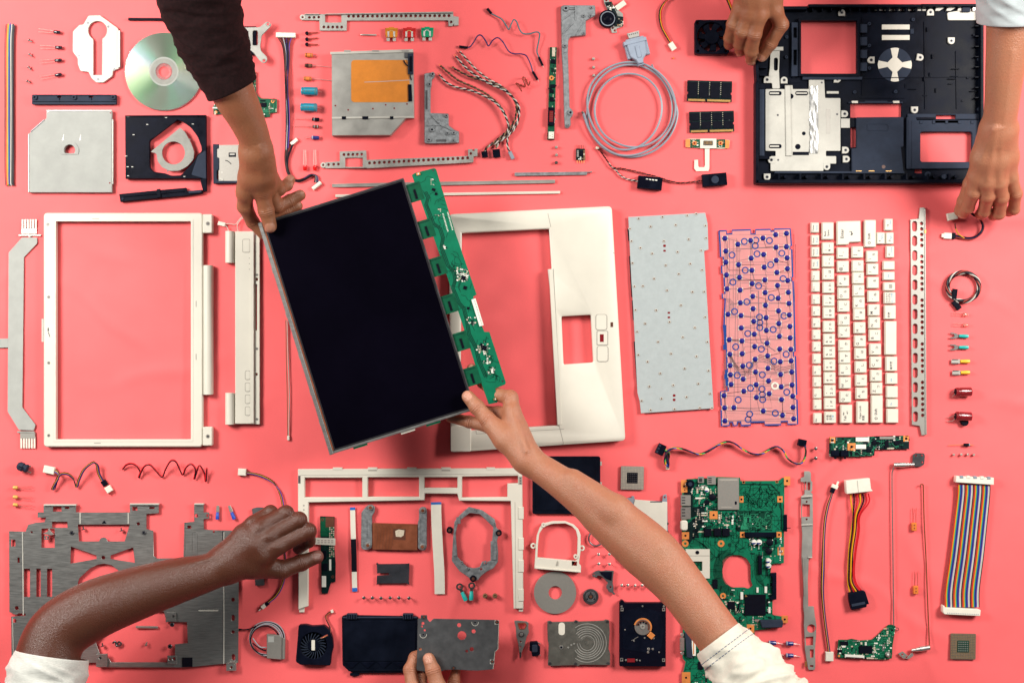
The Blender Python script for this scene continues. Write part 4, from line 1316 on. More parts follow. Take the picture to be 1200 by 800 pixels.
twisted_cable("long twisted cable of two pairs with the leftmost black plug under the waved wires",
   [([(539, 61, 2), (547, 70, 3), (558, 82, 4), (572, 93, 5), (588, 102), (601, 115, 4), (607.5, 130, 4), (606, 145, 5), (598, 157, 6), (585, 166, 5), (572, 172, 3), (568.5, 178, 2.5)], ("brown", "white")),
   ([(530, 79, 2), (540, 85, 3), (553, 91, 4), (570, 96, 4), (590, 104, 6), (603, 118, 7), (605, 134, 6), (598, 150, 5), (584, 163, 4), (571, 173, 3), (567.5, 178, 2.5)], ("tan", "black"))],
   (568, 180.8, 7, 7.2, -8, "black_plastic"))
twisted_cable("twisted cable of two pairs with the wider black plug in the middle of three plugs",
   [([(534.5, 66.5, 2), (544, 78, 3), (556, 88, 4), (573, 98, 7), (592, 107, 8), (606, 121, 7), (608.5, 134, 6), (604, 146, 5), (595, 157, 4), (586, 166, 3), (581, 174, 2.5)], ("black", "white")),
   ([(516.5, 77.5, 2), (526, 86, 3), (538, 95, 4), (556, 103, 4), (572, 112, 5), (587, 126, 6), (594, 140, 7), (596, 150, 6), (590, 160, 4), (583, 168, 3), (581.5, 174, 2.5)], ("brown", "tan"))],
   (581.8, 179.6, 8.6, 9.5, -6, "black_plastic"))
twisted_cable("twisted black and white cable ending in the grey plug, rightmost of three plugs",
   [([(515, 88, 2), (522, 96, 3), (533, 102, 4), (552, 106.5, 4), (568, 113, 6), (582, 122, 8), (591, 134, 8), (595.5, 146, 7), (595, 158, 5), (594.5, 170, 3), (597, 178, 2.5)], ("black", "white"))],
   (599.3, 182, 4.2, 9.5, -25, "cable_grey"))
def coil(name, label, pts, rad, turns, mt, wr):
 P = resample(path(pts, 5, 8), 0.0012)
 fr = frames(P)
 out = []
 n = len(P)
 for i in range(n * 4):
  u = i / (n * 4 - 1)
  j = min(n - 1, int(u * (n - 1)))
  a = 2 * math.pi * turns * u
  t, s, up = fr[j]
  out.append(P[j] + s * (rad * 0.001 * math.cos(a)) + Vector((0, 0, 1)) * (rad * 0.001 * math.sin(a)))
 return MB().tube(out, wr, mt, 6).thing(name, label, "wire coil")
coil("wire_coil", "tiny loose coil of rust red wire beside the twisted cables", [(607, 104, 8), (611, 98.5, 8), (616, 95, 8), (621, 95, 7)], 7.0, 2.2, "wire_rust", 0.9)
def inverter_board():
 t = T("strip_board", "thin upright green strip board with a dark transformer and white plug", "circuit board", 647, 110)
 out = [(644.5, 55.3), (652.5, 55.6), (649.5, 164), (641.5, 164)]
 m = MB().slab(out, 0.6, 2.2, "pcb", bev=0.1)
 traces(m, out, 40, 8, 2.2, "pcb_trace", 0.5)
 m.build("board", t)
 c = MB()
 smd(c, out, 90, 11, 2.2, mats=["chip", "chip", "ceramic", "tin", "pcb_dark"])
 o = c.build("solder_parts", t)
 o["kind"] = "stuff"
 MB().box(648.8, 61, 3.6, 10.5, 2.2, 6, "ceramic", 1).build("capacitor", t)
 MB().slab(circ(646.3, 91.5, 2.9, 20), 2.2, 3.2, "copper_pad", [circ(646.3, 91.5, 1.1, 12)], bev=0.2).build("mounting_ring", t)
 for x, y, w, h in ((648.3, 72, 6, 5), (647.8, 101, 6, 4), (646.5, 107, 5, 4), (646.6, 116.5, 4.5, 5)):
  MB().box(x, y, w, h, 2.2, 4.5, "chip", 1.5).build("chip", t)
 b = MB().box(646, 136.5, 7.5, 21, 2.2, 8, "black_plastic", 1.5)
 b.build("transformer", t)
 w = MB().box(646, 136.5, 4.5, 13, 8, 8.6, "cap_red", 1.5, 0.2)
 for k in range(5):
  w.box(646.4 - 0.1 * k, 132 + 2.3 * k, 3, 0.8, 8.6, 8.9, "cap_brown", 1.5, 0)
 w.build("winding", t)
 b = MB().box(646, 158.5, 6.3, 8.2, 2.2, 7, "white_nylon", 1.5)
 for x, y in ((644.6, 159.5), (647.3, 157.6), (647.2, 160.5)):
  b.slab(circ(x, y, 0.7, 8), 7, 7.1, "groove", bev=0)
 b.build("plug", t)
inverter_board()
def loudspeaker_module():
 t = T("camera_module", "round black lens module on a small circuit with steel lugs, at the top edge", "lens module", 712, 22)
 p = MB().slab(fillet([(707, -2), (713, -2), (715, 5), (730, 16), (730.5, 31), (722, 34), (723.5, 38.5), (717, 39), (715.5, 33), (712, 12), (708, 4)], 1.2), 0, 2, "steel", [circ(710.5, 0.5, 1.4, 12), circ(720.5, 36, 1.3, 12), circ(718, 33, 1.2, 10)], bev=0.3)
 p.slab(circ(725, 17.5, 2, 14), 2, 2.6, "steel", [circ(725, 17.5, 0.9, 10)], bev=0.2)
 p.build("lug_plate", t)
 b = MB().slab([(709, 3), (717, 2), (721, 12), (724, 19), (730.5, 20), (730, 31), (721, 31), (716, 20)], 2.1, 3.6, "pcb_dark", bev=0.1)
 smd(b, [(709, 3), (717, 2), (721, 12), (716, 14)], 26, 3, 3.6)
 smd(b, [(722, 20), (730, 20.5), (730, 31), (722, 31)], 26, 4, 3.6)
 b.build("board", t)
 l = MB().slab(circ(712.3, 22, 10.3, 40), 0, 8, "black_plastic", [circ(712.3, 22, 8.9, 36)], bev=0.5)
 l.slab(circ(712.3, 22, 8.7, 40), 0, 6.5, "cable_grey", [circ(712.3, 22, 7.6, 36)], bev=0.2)
 l.slab(circ(712.3, 22, 7.4, 36), 0, 6.2, "black_gloss", bev=0.3)
 l.lathe(W(712.3, 22, 6.2), (0, 0, 1), [(0, 6.5), (0.9, 5.4), (1.5, 3.4), (1.8, 0.2)], "black_gloss", 28)
 l.build("lens", t)
 MB().box(727.3, 6.5, 13, 6.2, 2.5, 4, "white_film", -36, 0.3).build("paper_tab", t)
loudspeaker_module()
def vga_cable():
 t = T("monitor_cable", "coiled grey blue monitor cable with a screwed plug at its top", "cable", 739, 130)
 keyf = [(-52, 738, 131, 46, 62), (0, 738, 130, 56, 54), (90, 739, 130, 55, 54), (200, 739, 130, 50, 54), (300, 739, 128, 49, 52), (380, 739, 128, 49, 51), (470, 737, 128, 42, 42), (560, 737, 127.5, 39.5, 41), (640, 737, 127.5, 39.5, 41),
   (740, 736, 127, 39.5, 43), (830, 736, 125, 42, 52), (930, 737, 125, 51, 52), (1010, 739, 125, 52, 52), (1100, 738, 126, 54, 50), (1190, 740, 128, 53, 56), (1255, 738, 127, 54, 56)]
 A = np.array(keyf)
 pts = [(764, 76, 6)]
 for th in np.arange(-52, 1255, 9.0):
  cx, cy, rx, ry = [np.interp(th, A[:, 0], A[:, k]) for k in (1, 2, 3, 4)]
  pts.append((cx + rx * math.cos(R(th)), cy + ry * math.sin(R(th)), 2.4 + 6.0 * (th + 52) / 1300 + 1.0 * math.sin(th * .031)))
 pts += [(685, 139, 3), (683.5, 133.5, 2.5)]
 MB().tube(path(pts, 3, 3), 1.7, "cable_grey", 8).build("cord", t)
 MB().lie(683.2, 132.6, 6, 2.4, 40, [(0, .7), (.1, 1), (.9, 1), (1, .7)], "chrome").build("end_plug", t)
 c = (750, 56)
 A = -14
 m = MB().slab(fillet(turn([(735.5, 43), (757.5, 43), (757.5, 48), (756.5, 64), (751, 69), (749.5, 74), (743.5, 74), (742, 69), (736.5, 64), (735.5, 48)], A, c), 1.2), 0, 15, "vga_grey", bev=1.2)
 m.slab(turn([(732.5, 45), (760, 45), (760, 49.5), (732.5, 49.5)], A, c), 0, 16, "vga_grey", bev=0.6)
 m.slab(turn(rect(744.5, 53, 749.5, 67), A, c), 15, 16.3, "vga_grey", bev=0.8)
 for k in range(4):
  m.slab(turn(rect(743.6 - .3 * k, 69 + 2 * k, 749.6 + .3 * k, 70.2 + 2 * k), A, c), 2, 13, "vga_grey", bev=0.4)
 shell = m.build("plug_shell", t)
 for s in (-1, 1):
  MB().slab(fillet(turn(rect(746.5 + s * 11 - 2.6, 48, 746.5 + s * 11 + 2.6, 66), A, c), 1), 3, 12, "vga_grey", bev=1.2).build("thumb_screw", shell)
 p = MB().slab(fillet(turn([(739, 36), (754, 36), (753, 43), (740, 43)], A, c), 1), 4, 12, "tin", bev=0.6)
 for k in range(5):
  p.slab(turn(circ(741.5 + 2.4 * k, 38.5, 0.7, 8), A, c), 12, 12.3, "dark_metal", bev=0)
 p.build("pin_shield", shell)
vga_cable()
def standoff(x, y, mt="screw_pale"):
 t = T("standoff", "", "standoff", x, y)
 m = MB().slab(circ(x, y, 2.0, 6), 0, 4, mt, bev=0.4)
 m.slab(circ(x, y, 1.1, 12), 4, 6, mt, bev=0.3)
 m.build("body", t)
 return t
def screw_up(x, y, mt="screw", r=1.9, h=7, ang=0, tilt=0):
 """screw balanced on its head or standing upright: head on top, slot pressed into it"""
 t = T("screw", "", "screw", x, y)
 m = MB()
 m.lathe(W(x, y, 0.1), (0, 0, 1), [(0, 0.5), (0.4, 1.1), (h - 1.8, 1.1), (h - 1.7, r * 1.35), (h - 0.5, r * 1.35), (h, r * 0.9)], mt, 14)
 for a in (0, 90):
  m.slab(obox(x, y, r * 1.2, 0.4, a + ang), h, h + 0.08 + a * 0.0003, "black_plastic", bev=0)
 m.build("body", t)
 return t
def pick(o, **k):
 for a, b in k.items():
  o[a] = b
 return o
repeats(pick(standoff(695.5, 69), group="pale standoffs left of the grey cable"), [(695.5, 69, 0), (695.5, 79, 20), (695.5, 88.5, 40)],
  ["pale round standoff beside the cast arm, top of three", "pale round standoff beside the cast arm, middle of three", "pale round standoff touching the grey cable coil, lowest of three"])
repeats(pick(standoff(652, 172.5), group="standoffs under the strip board"), [(652, 172.5, 0), (652, 181.5, 25)],
  ["pale standoff just below the strip board's white plug", "pale standoff below the strip board, above a darker one"])
pick(standoff(652, 190.5, "screw"), group="standoffs under the strip board", label="dark standoff below the strip board, just above the short rod")
def pin_chip():
 t = T("sensor_chip", "small black chip board with copper pins at both ends", "chip", 680, 181)
 m = MB().box(680.2, 181, 10.5, 13.5, 1, 3, "pcb_dark", 1)
 m.box(681.3, 179.5, 4.6, 5.5, 3, 4.3, "chip", 1)
 smd(m, rect(675.5, 175, 685, 187), 22, 2, 3)
 m.build("board", t)
 for k in range(4):
  MB().tube([W(676.3 + 2.6 * k, 187, 1.4), W(676.5 + 2.6 * k, 191, 0.8)], 0.55, "copper_pad", 5).build("pin", t)
  MB().tube([W(676 + 2.6 * k, 174.6, 1.4), W(675.9 + 2.6 * k, 170, 0.8)], 0.4, "wire_rust", 5).build("pin", t)
pin_chip()
def speaker_pair():
 t = T("laptop_speakers", "two black speaker blocks joined by a twisted red and black wire", "speakers", 775, 205)
 base = [(700, 174.5, 2), (704, 178, 3), (709, 185, 3), (713, 191, 3), (717.5, 196.5, 3)]
 for pts, cols in ((base + [(722, 200, 2), (727, 206, 2), (735, 210, 2), (743, 211.5, 3), (750, 213, 5)], ("black", "white")),
     (base + [(728, 197.5, 2), (740, 200, 2), (755, 203.5, 2), (770, 207.5, 2), (784, 212, 2), (796, 214.3, 2), (810, 213.5, 2.4), (824, 211.5, 5)], ("black", "rust"))):
  P = path(pts, 2, 6)
  for k, c in enumerate(cols):
   MB().tube(twisted(P, 0.7, 8, k, 2, 0.4), 0.65, "wire_" + c, 5).build("strand", t)
 MB().box(700, 173.5, 4, 3, 0, 4, "ceramic", 20).build("plug", t)
 for x, y, w, h, a in ((761.8, 214.3, 28.5, 14.5, 6), (837.6, 210.5, 28.5, 14.5, -5)):
  b = MB().box(x, y, w, h, 0, 11, "black_plastic", a, 0.8)
  b.box(x - (7 if a > 0 else 0), y, w * 0.42, h * 0.6, 11, 11.8, "black_gloss", a, 0.5)
  if a > 0:
   for k in range(4):
    p = turn([(x - 4 + 3.6 * k, y - 3.8)], a, (x, y))[0]
    b.box(p[0], p[1], 2.6, 1.3, 11, 11.15, "silk", a, 0)
  else:
   b.slab(turn(circ(x + 0.5, y, 4.6, 20), 0, (x, y)), 11, 12.2, "slate_plastic", bev=0.8)
  b.build("speaker_block", t)
speaker_pair()
def flat_rod(label, a, b, w, mt, z=2.5, tip=False):
 ang = math.degrees(math.atan2(b[1] - a[1], b[0] - a[0]))
 cx, cy = (a[0] + b[0]) / 2, (a[1] + b[1]) / 2
 L = math.hypot(b[0] - a[0], b[1] - a[1])
 m = MB().box(cx, cy, L, w, 0, z, mt, ang, 0.4)
 m.box(cx, cy - w * 0.18, L - 3, w * 0.25, z, z + 0.5, mt, ang, 0.2)
 if tip:
  m.tube([W(b[0], b[1] - 1, 2), W(b[0] + 6, b[1] - 1.5, 2)], 1.0, mt, 8)
 return m.thing("metal_rod", label, "rod", "thin rods near the held screen")
flat_rod("long grey metal rod passing behind the top of the held screen", (389, 217.5), (650.5, 212.5), 4.2, "steel")
flat_rod("cream rod below the long grey one, right of the green panel board", (393, 229.5), (656.5, 225.3), 3.0, "white_plastic")
flat_rod("short grey rod with a thin tip, below the dark standoff", (603, 204.2), (688, 203), 4.0, "cast_metal", 3, True)
# ================================================================ top right
def cooling_fan():
 t = T("cooling_fan", "square black cooling fan with red gaps, touched by the top hand", "fan", 834, 44)
 c = (834.5, 43.5)
 cut = circ(c[0], c[1], 17.2, 40)
 m = MB().slab(rrect(814.5, 23.5, 854.5, 63.5, 3), 0, 13, "black_plastic", [cut, circ(818, 27, 1.6, 10), circ(851, 27, 1.6, 10), circ(818, 60, 1.6, 10), circ(851, 60, 1.6, 10)], bev=0.8)
 m.build("housing", t)
 hub = MB().slab(circ(c[0], c[1], 8.5, 30), 1, 12.5, "black_plastic", bev=0.8).build("hub", t)
 for k in range(7):
  a = 360 / 7 * k + 8
  b = []
  for r, da in ((8.3, 0), (12, 6), (16.8, 14), (16.8, 44), (12, 40), (8.3, 38)):
   b.append((c[0] + r * math.cos(R(a + da)), c[1] + r * math.sin(R(a + da))))
  MB().slab(b, 5, 10, "black_plastic", bev=0.5).build("fan_blade", hub)
 for k in range(3):
  a = 120 * k + 40
  MB().slab([(c[0] + r * math.cos(R(a + d)), c[1] + r * math.sin(R(a + d))) for r, d in ((8, -6), (17.4, -3), (17.4, 3), (8, 6))], 1, 3, "black_plastic").build("spoke", t)
 for k, (cl, o) in enumerate((("black", 0), ("yellow", 1.3), ("red", 2.4))):
  MB().tube(path([(853, 30 + k, 5), (857.5 + o * .7, 20, 5), (855 + o, 8, 6), (846 + o, -8, 8), (825, -20 - o, 8), (800, -14 + o, 6), (783 - o * .3, -1 + o * .6, 3), (775 + o * .5, 8 + o * .5, 3), (772.5 + o * .9, 18, 2.5), (774.5 + o * .8, 31, 2.5), (780 + o * .6, 42 - o * .4, 2.5), (786 + o * .3, 51.5 - o * .5, 2.5)], 2, 6), 0.85, "wire_" + cl, 6).build("wire", t)
 MB().box(788, 54.3, 6.5, 9.5, 0, 5, "white_nylon", -32, 0.5).build("plug", t)
cooling_fan()
def ram_module(label, cx, cy, ang, rows, seed):
 t = T("memory_module", label, "memory module", cx, cy, "memory modules")
 w, h = 52.5, 24.5
 f = lambda pts: turn(pts, ang, (cx, cy))
 x0, y0, x1, y1 = cx - w / 2, cy - h / 2, cx + w / 2, cy + h / 2
 nt = [(x0, y0), (x1, y0), (x1, cy + 1), (x1 - 1.5, cy + 1.5), (x1 - 1.5, cy + 3.5), (x1, cy + 4), (x1, y1), (cx - 3, y1), (cx - 3.4, y1 - 2), (cx - 4.2, y1 - 2), (cx - 4.6, y1), (x0, y1), (x0, cy + 4), (x0 + 1.5, cy + 3.5), (x0 + 1.5, cy + 1.5), (x0, cy + 1)]
 b = MB().slab(f(nt), 2, 3.2, "pcb_dark", bev=0.1)
 smd(b, f(rect(x0 + 2, y0 + 1, x1 - 2, y1 - 4)), 60, seed, 3.2, mats=["chip", "chip", "dark_metal"], ang=ang)
 for u in (0.25, 0.5, 0.75):
  for k in range(7):
   p = f([(x0 + w * u, y0 + 2 + 2.3 * k)])[0]
   b.box(p[0], p[1], 0.8, 0.7, 3.2, 3.6, "ceramic", ang, 0)
 b.build("board", t)
 for r in range(rows):
  for k in range(4):
   hh = (h - 5) / rows
   p = f([(x0 + w * (k + 0.5) / 4, y0 + 1.4 + hh * (r + 0.5))])[0]
   MB().box(p[0], p[1], w / 4 - 2.4, hh - 1.2, 3.2, 4.6, "chip", ang, 0.25).build("memory_chip", t)
 for xa, xb in ((x0 + 1.5, cx - 5), (cx - 2.5, x1 - 1.5)):
  MB().slab(f(rect(xa, y1 - 2.6, xb, y1 - 0.3)), 3.2, 3.4, "gold", bev=0).build("contacts", t)
ram_module("black memory module with tall chips, upper of the two", 831.5, 107, 1.5, 1, 5)
ram_module("black memory module with two rows of chips, lower of the two", 834, 142.7, -1.5, 2, 6)
def button_board():
 t = T("button_board", "small orange and green button board with a hooked white flat cable", "button board", 829, 169)
 m = MB().slab(fillet([(803.5, 163.5), (808, 162.5), (850, 163.5), (855.5, 164.5), (854.5, 173.8), (845, 174.6), (806, 173), (803.3, 172.3)], 1), 0.4, 1.8, "ceramic", bev=0.2)
 m.slab([(803.5, 163.5), (808.5, 162.8), (808.5, 173), (803.5, 172.3)], 1.8, 2.1, "copper_pad", bev=0)
 m.slab([(850, 163.8), (855.2, 164.7), (854.3, 173.6), (849.8, 174)], 1.8, 2.1, "copper_pad", bev=0)
 m.build("board", t)
 for x0, x1 in ((809, 820), (840, 850)):
  g = MB().slab(rect(x0, 163.3, x1, 173), 1.8, 2.3, "pcb", bev=0)
  smd(g, rect(x0, 163.5, x1, 172.5), 16, int(x0), 2.3)
  g.build("green_pad", t)
  b = MB().box((x0 + x1) / 2 - 0.5, 167.8, 4.4, 4.4, 2.3, 4, "copper_pad", 0)
  b.slab(circ((x0 + x1) / 2 - 0.5, 167.8, 1.2, 12), 4, 5.0, "cap_red")
  b.build("push_switch", t)
 b = MB().slab(rect(820.5, 162.5, 839.5, 174), 1.8, 2.8, "white_film", bev=0.2)
 b.build("white_socket", t)
 b = MB().box(830, 167.6, 10.5, 5.2, 2.8, 4.2, "dark_metal", 1)
 for k in range(6):
  b.box(826 + 1.6 * k, 167.6, 0.6, 3.6, 4.2, 4.4, "gold", 1, 0)
 b.build("socket", t)
 c = MB().slab([(826, 173.5), (831.5, 173.5), (831.3, 198), (830, 200.5), (816, 200.8), (813.5, 197.5), (813.7, 187.5), (818, 187.3), (818.3, 194.5), (819.5, 196), (825.3, 196), (826.2, 193.5)], 0.6, 1.1, "white_film", bev=0.05)
 c.build("flat_cable", t)
button_board()
MB().slab(circ(789.3, 68.3, 1.0, 10), 0, 1.2, "cap_orange").thing("bead", "tiny orange bead just below the fan's white plug", "bead")
# ================================================================ middle band
def shield_strip():
 t = T("flex_strip", "long pale grey flat strip with toothed ends and cranked corners at the left edge", "flat strip", 22, 390)
 m = MB().slab(fillet([(25.5, 278.3), (43.5, 278.3), (43.5, 285), (28, 301.5), (26, 477), (41.5, 497.5), (39.5, 504), (22, 503.5), (8.8, 482), (10, 296)], 1), 0.5, 1.6, "grey_paint", bev=0.15)
 m.slab([(-12, 397), (9.3, 396.5), (9.2, 407), (-12, 408)], 0.6, 1.5, "grey_paint", bev=0.1)
 m.build("strip", t)
 for y0, y1, yb, x0, x1 in ((257, 269, 274, 25, 43), (511.5, 525, 506, 23.5, 41)):
  m = MB().slab(rect(x0, min(yb, y0 if yb > y1 else y1 - 14), x1, max(yb, y0 + 2)) if yb < y0 else rect(x0, y1 - 1, x1, yb), 0.5, 1.4, "disc_grey", bev=0.1)
  for k in range(6):
   xx = x0 + 0.3 + 3.1 * k
   m.slab(rect(xx, y0, xx + 2.1, y1), 0.5, 1.2, "white_film", bev=0.1)
  m.build("toothed_end", t)
 b = MB().slab(rect(21.5, 274.6, 48, 276.6), 0.5, 2.2, "steel")
 b.slab(circ(34.5, 276.5, 1.4, 12), 0.5, 3, "steel")
 b.build("clamp_bar", t)
 MB().slab(rect(20, 505, 40, 507), 0.5, 2.2, "steel").build("clamp_bar", t)
shield_strip()
def hinge_cover():
 t = T("button_cover", "tall cream plastic button panel with hinge caps, between the screen frame and held screen", "button panel", 287, 384)
 z = 9
 m = MB().slab([(275.5, 271), (298, 271), (298, 496.5), (275.5, 496.5)], 0, z, "white_plastic", bev=0.8)
 m.slab([(293, 272), (297.3, 272), (297.3, 495.5), (293, 495.5)], z, z + 0.7, "white_plastic", bev=0.5)
 for y in (302.5, 309, 315.5):
  m.slab(circ(292.2, y, 0.6, 8), z, z + 0.3, "groove", bev=0)
 m.build("panel", t)
 for y0, y1 in ((271, 308), (460, 497)):
  m = MB().tube([W(269.5, y, 6) for y in (y0, y0 + 12, y1 - 12, y1)], 7.3, "white_plastic", 24)
  m.slab(rect(264, y0 + .4, 275, y1 - .4), 0, 5, "white_plastic", bev=0).build("hinge_cap", t)
 r = MB().slab(rect(298.2, 275, 304.3, 497), 0, 5.5, "white_plastic", [rect(299, 333, 301.2, 387), rect(299.5, 325.5, 302.3, 329), rect(299.5, 437, 302, 440)], bev=0.4)
 for y in (322, 408.5, 491):
  r.slab(circ(301, y, 1.6, 12), 5.5, 5.8, "groove", [], bev=0)
  r.slab(circ(301, y, 0.9, 10), 5.8, 6, "ink", bev=0)
 r.build("side_rail", t)
 for y0, y1, x0, x1 in ((280, 296, 284, 293.3), (434, 445, 287, 293.5), (448, 459, 287, 293.5), (462, 473, 287, 293.5), (476, 487, 287, 293.5)):
  b = MB().slab(rrect(x0, y0, x1, y1, 2), z, z + 0.25, "groove", [rrect(x0 + .55, y0 + .55, x1 - .55, y1 - .55, 1.6)], bev=0)
  b.slab(rrect(x0 + .6, y0 + .6, x1 - .6, y1 - .6, 1.6), z - .2, z + 0.45, "white_plastic", bev=0.3)
  b.build("button", t)
 for k, p in enumerate(([(262, 262.5), (270, 262.3), (276, 263), (280, 258), (287, 251.5), (293, 250), (297, 254)], [(262, 263.8), (266, 266), (268, 271)], [(279, 271), (278, 265), (281, 258.5), (288, 253.5), (292, 254), (293, 262)])):
  MB().tube(path([(x, y, 3 + 2 * (k == 2)) for x, y in p], 3, 6), 0.55, "wire_white", 5).build("wire", t)
 MB().box(259.5, 262.3, 8.5, 4.6, 0, 4, "white_nylon", 14, 0.4).build("plug", t)
hinge_cover()
def lamp_wire():
 t = T("lamp_wire", "two thin white wires hanging straight down left of the held screen", "wire", 336.5, 445)
 for k in (0, 1):
  MB().tube(path([(335 + 1.4 * k, 375, 2), (335.6 + 2.0 * k, 420, 2), (336.5 + 2.5 * k, 460, 2), (337 + 1.5 * k, 495, 2), (337.3 + 0.8 * k, 512, 2)], 2, 6), 0.55, "wire_white" if k else "wire_tan", 5).build("wire", t)
 MB().box(337.8, 513, 2.6, 5, 0, 3, "white_nylon", 0, 0.3).build("plug", t)
lamp_wire()
# ---------------------------------------------------------------- screen panel held in the air
LCD_Z = 108.0
LA = W(303.5, 262, LCD_Z)
LU = (W(472.5, 209.5, LCD_Z) - LA)
LCD_W = LU.length
LU.normalize()
LV = Vector((LU.y, -LU.x, 0))          # down the panel
LCD_H = ((W(391, 530, LCD_Z) - LA).dot(LV))
def lcd_xy(p):
 """photo pixel of the panel plane for panel millimetres (u across, v down)"""
 q = LA + LU * (p[0] * 0.001) + LV * (p[1] * 0.001)
 k = PXM * (H - LCD_Z * 0.001) / H
 return (q.x / k + 600, 400 - q.y / k)
def lcd_panel():
 t = T("laptop_screen", "large dark laptop screen with a green driver board, held up by two hands", "screen panel", 440, 370, z=LCD_Z)
 w, h = LCD_W * 1000, LCD_H * 1000
 def P(pts):
  # slab() places outlines at the height of their own top: keep panel mm exact there
  return [lcd_xy(p) for p in pts]
 Z = LCD_Z
 def S(mb, pts, z0, z1, mt, holes=(), bev=0.3):
  k = (H - Z * 0.001) / (H - z1 * 0.001)
  g = lambda q: [((x - 600) * k + 600, (y - 400) * k + 400) for x, y in P(q)]
  return mb.slab(g(pts), z0, z1, mt, [g(q) for q in holes], bev=bev)
 rc = lambda a, b, c, d: [(a, b), (c, b), (c, d), (a, d)]
 m = MB()
 S(m, rc(0, 0, w, h), Z - 6, Z - 0.4, "lcd_bezel", bev=0.5)
 m.build("backing", t)
 m = MB()
 S(m, rc(9, 3.5, w - 3.5, h - 5), Z - 0.4, Z, "lcd_glass", bev=0.1)
 m.build("display", t)
 m = MB()
 S(m, rc(-1.5, -1, 4.2, h + 2), Z - 6, Z + 0.6, "brushed_steel", bev=0.5)
 S(m, rc(4.4, -1, w + 0.5, 1.6), Z - 6, Z + 0.5, "dark_metal", bev=0.4)
 S(m, rc(w - 1.4, 1.8, w + 0.8, h + 1), Z - 6, Z + 0.5, "dark_metal", bev=0.4)
 S(m, rc(4.4, h - 2.2, w - 1.6, h + 1.5), Z - 6, Z + 0.5, "brushed_steel", bev=0.4)
 m.build("metal_edge", t)
 m = MB()
 S(m, rc(4.6, 2, 6.6, h - 3), Z - 0.3, Z + 0.25, "copper", bev=0.1)
 m.build("reflector_line", t)
 m = MB()
 for v in (70, 140, 205, 262, 310):
  S(m, rc(-2.2, v, -1.5, v + 8), Z - 4, Z, "steel", bev=0.1)
 for u in (35, 110, 150):
  S(m, rc(u, h + 1.5, u + 22, h + 4.5), Z - 5, Z - 2.5, "pcb_bright" if u != 110 else "white_film", bev=0.1)
 m.build("edge_tape", t)
 # driver board: outline traced along the panel edge (mm from the panel's corner)
 def inv(x, y):
  q = W(x, y, Z) - LA
  return (q.dot(LU) * 1000, q.dot(LV) * 1000)
 out = [inv(*p) for p in ((482.5, 205), (486, 202.5), (508.5, 196.8), (511, 198.2), (533, 271), (558.5, 345), (554.5, 347.5), (564.5, 381), (567.5, 388.5), (573.5, 388.8), (592.8, 448), (591.8, 450.5), (580.5, 455), (583, 471.5), (572.5, 473.5), (556, 425), (524, 324))]
 hz = Z - 3
 m = MB()
 S(m, out, hz - 1.6, hz, "pcb_bright", [], 0.1)
 def mm_poly(poly):
  return [lcd_xy(p) for p in poly]
 ks = (H - Z * 0.001) / (H - hz * 0.001)
 fix = lambda x, y: ((x - 600) * ks + 600, (y - 400) * ks + 400)
 po = [fix(*p) for p in mm_poly(out)]
 for d in (0, 1.6, 3.2):
  pts = [(496.5, 225), (500, 232), (497.5, 240), (506, 262), (514, 268), (517.5, 279), (515.5, 290), (523.5, 312), (530, 318), (532, 328), (529, 338), (536, 355), (542, 362), (545.5, 376), (548, 392), (556, 408), (560, 424), (568, 442)]
  m.ribbon([W(*fix(x + d, y - d * 0.3), hz + 0.05) for x, y in pts], 1.5, "pcb_trace", th=0.06)
 traces(m, [fix(*p) for p in ((562, 398), (572, 393), (586, 445), (575, 450))], 40, 7, hz + 0.05, "pcb_trace", 0.6, ang=17)
 traces(m, po, 46, 9, hz + 0.05, "pcb_trace", 0.55, step=3, ang=17)
 DB = m.build("driver_board", t)
 m = MB()
 for cx, cy, rx, n, sd in ((541, 321, 9, 70, 1), (553, 375, 6, 26, 2), (566, 408, 8, 60, 3), (575, 434, 5, 30, 4), (507, 214, 6, 10, 5), (513, 248, 5, 10, 6), (541, 325, 7, 40, 8), (521, 289, 3, 7, 12), (570, 421, 6, 26, 13)):
  smd(m, [fix(*p) for p in circ(cx, cy, rx, 14)], n, sd, hz, mats=["silk", "silk", "ceramic", "chip", "tin"], big=0.85, ang=17)
 for k in range(14):
  for dx in (0, 5.6):
   p = fix(519 + dx + 0.35 * k * 1.25, 250.5 + 1.55 * k - dx * 0.3)
   m.box(p[0], p[1], 1.6, 0.7, hz, hz + 0.3, "silk", -17, 0)
 o = m.build("solder_parts", DB)
 o["kind"] = "stuff"
 for x, y, a, b in ((543, 325.5, 5, 5), (567.5, 407.5, 5.5, 5.5), (508, 222, 4, 3), (511, 227, 3, 3), (545, 337, 4, 4), (548.5, 361, 2.5, 3)):
  p = fix(x, y)
  MB().box(p[0], p[1], a, b, hz, hz + 1.2, "chip", 17, 0.2).build("chip", DB)
 for x, y in ((490, 203.5), (580.5, 467.5)):
  p = fix(x, y)
  c = MB().box(p[0], p[1], 4.6, 3, hz, hz + 2, "copper_pad" if y < 300 else "gold", -17, 0.2)
  c.box(p[0], p[1], 1.4, 2, hz + 2, hz + 2.5, "white_film", -17, 0.1)
  c.build("corner_contact", DB)
 for x, y, in ((507.5, 199.5), (589, 446.5)):
  p = fix(x, y)
  MB().slab(circ(p[0], p[1], 1.3, 12), hz, hz + 0.1, "dark_metal", bev=0).build("mounting_ring", DB)
 p = fix(559.5, 366)
 c = MB().box(p[0], p[1], 5.2, 33, hz - 1, hz + 2.2, "silk", -17, 0.4)
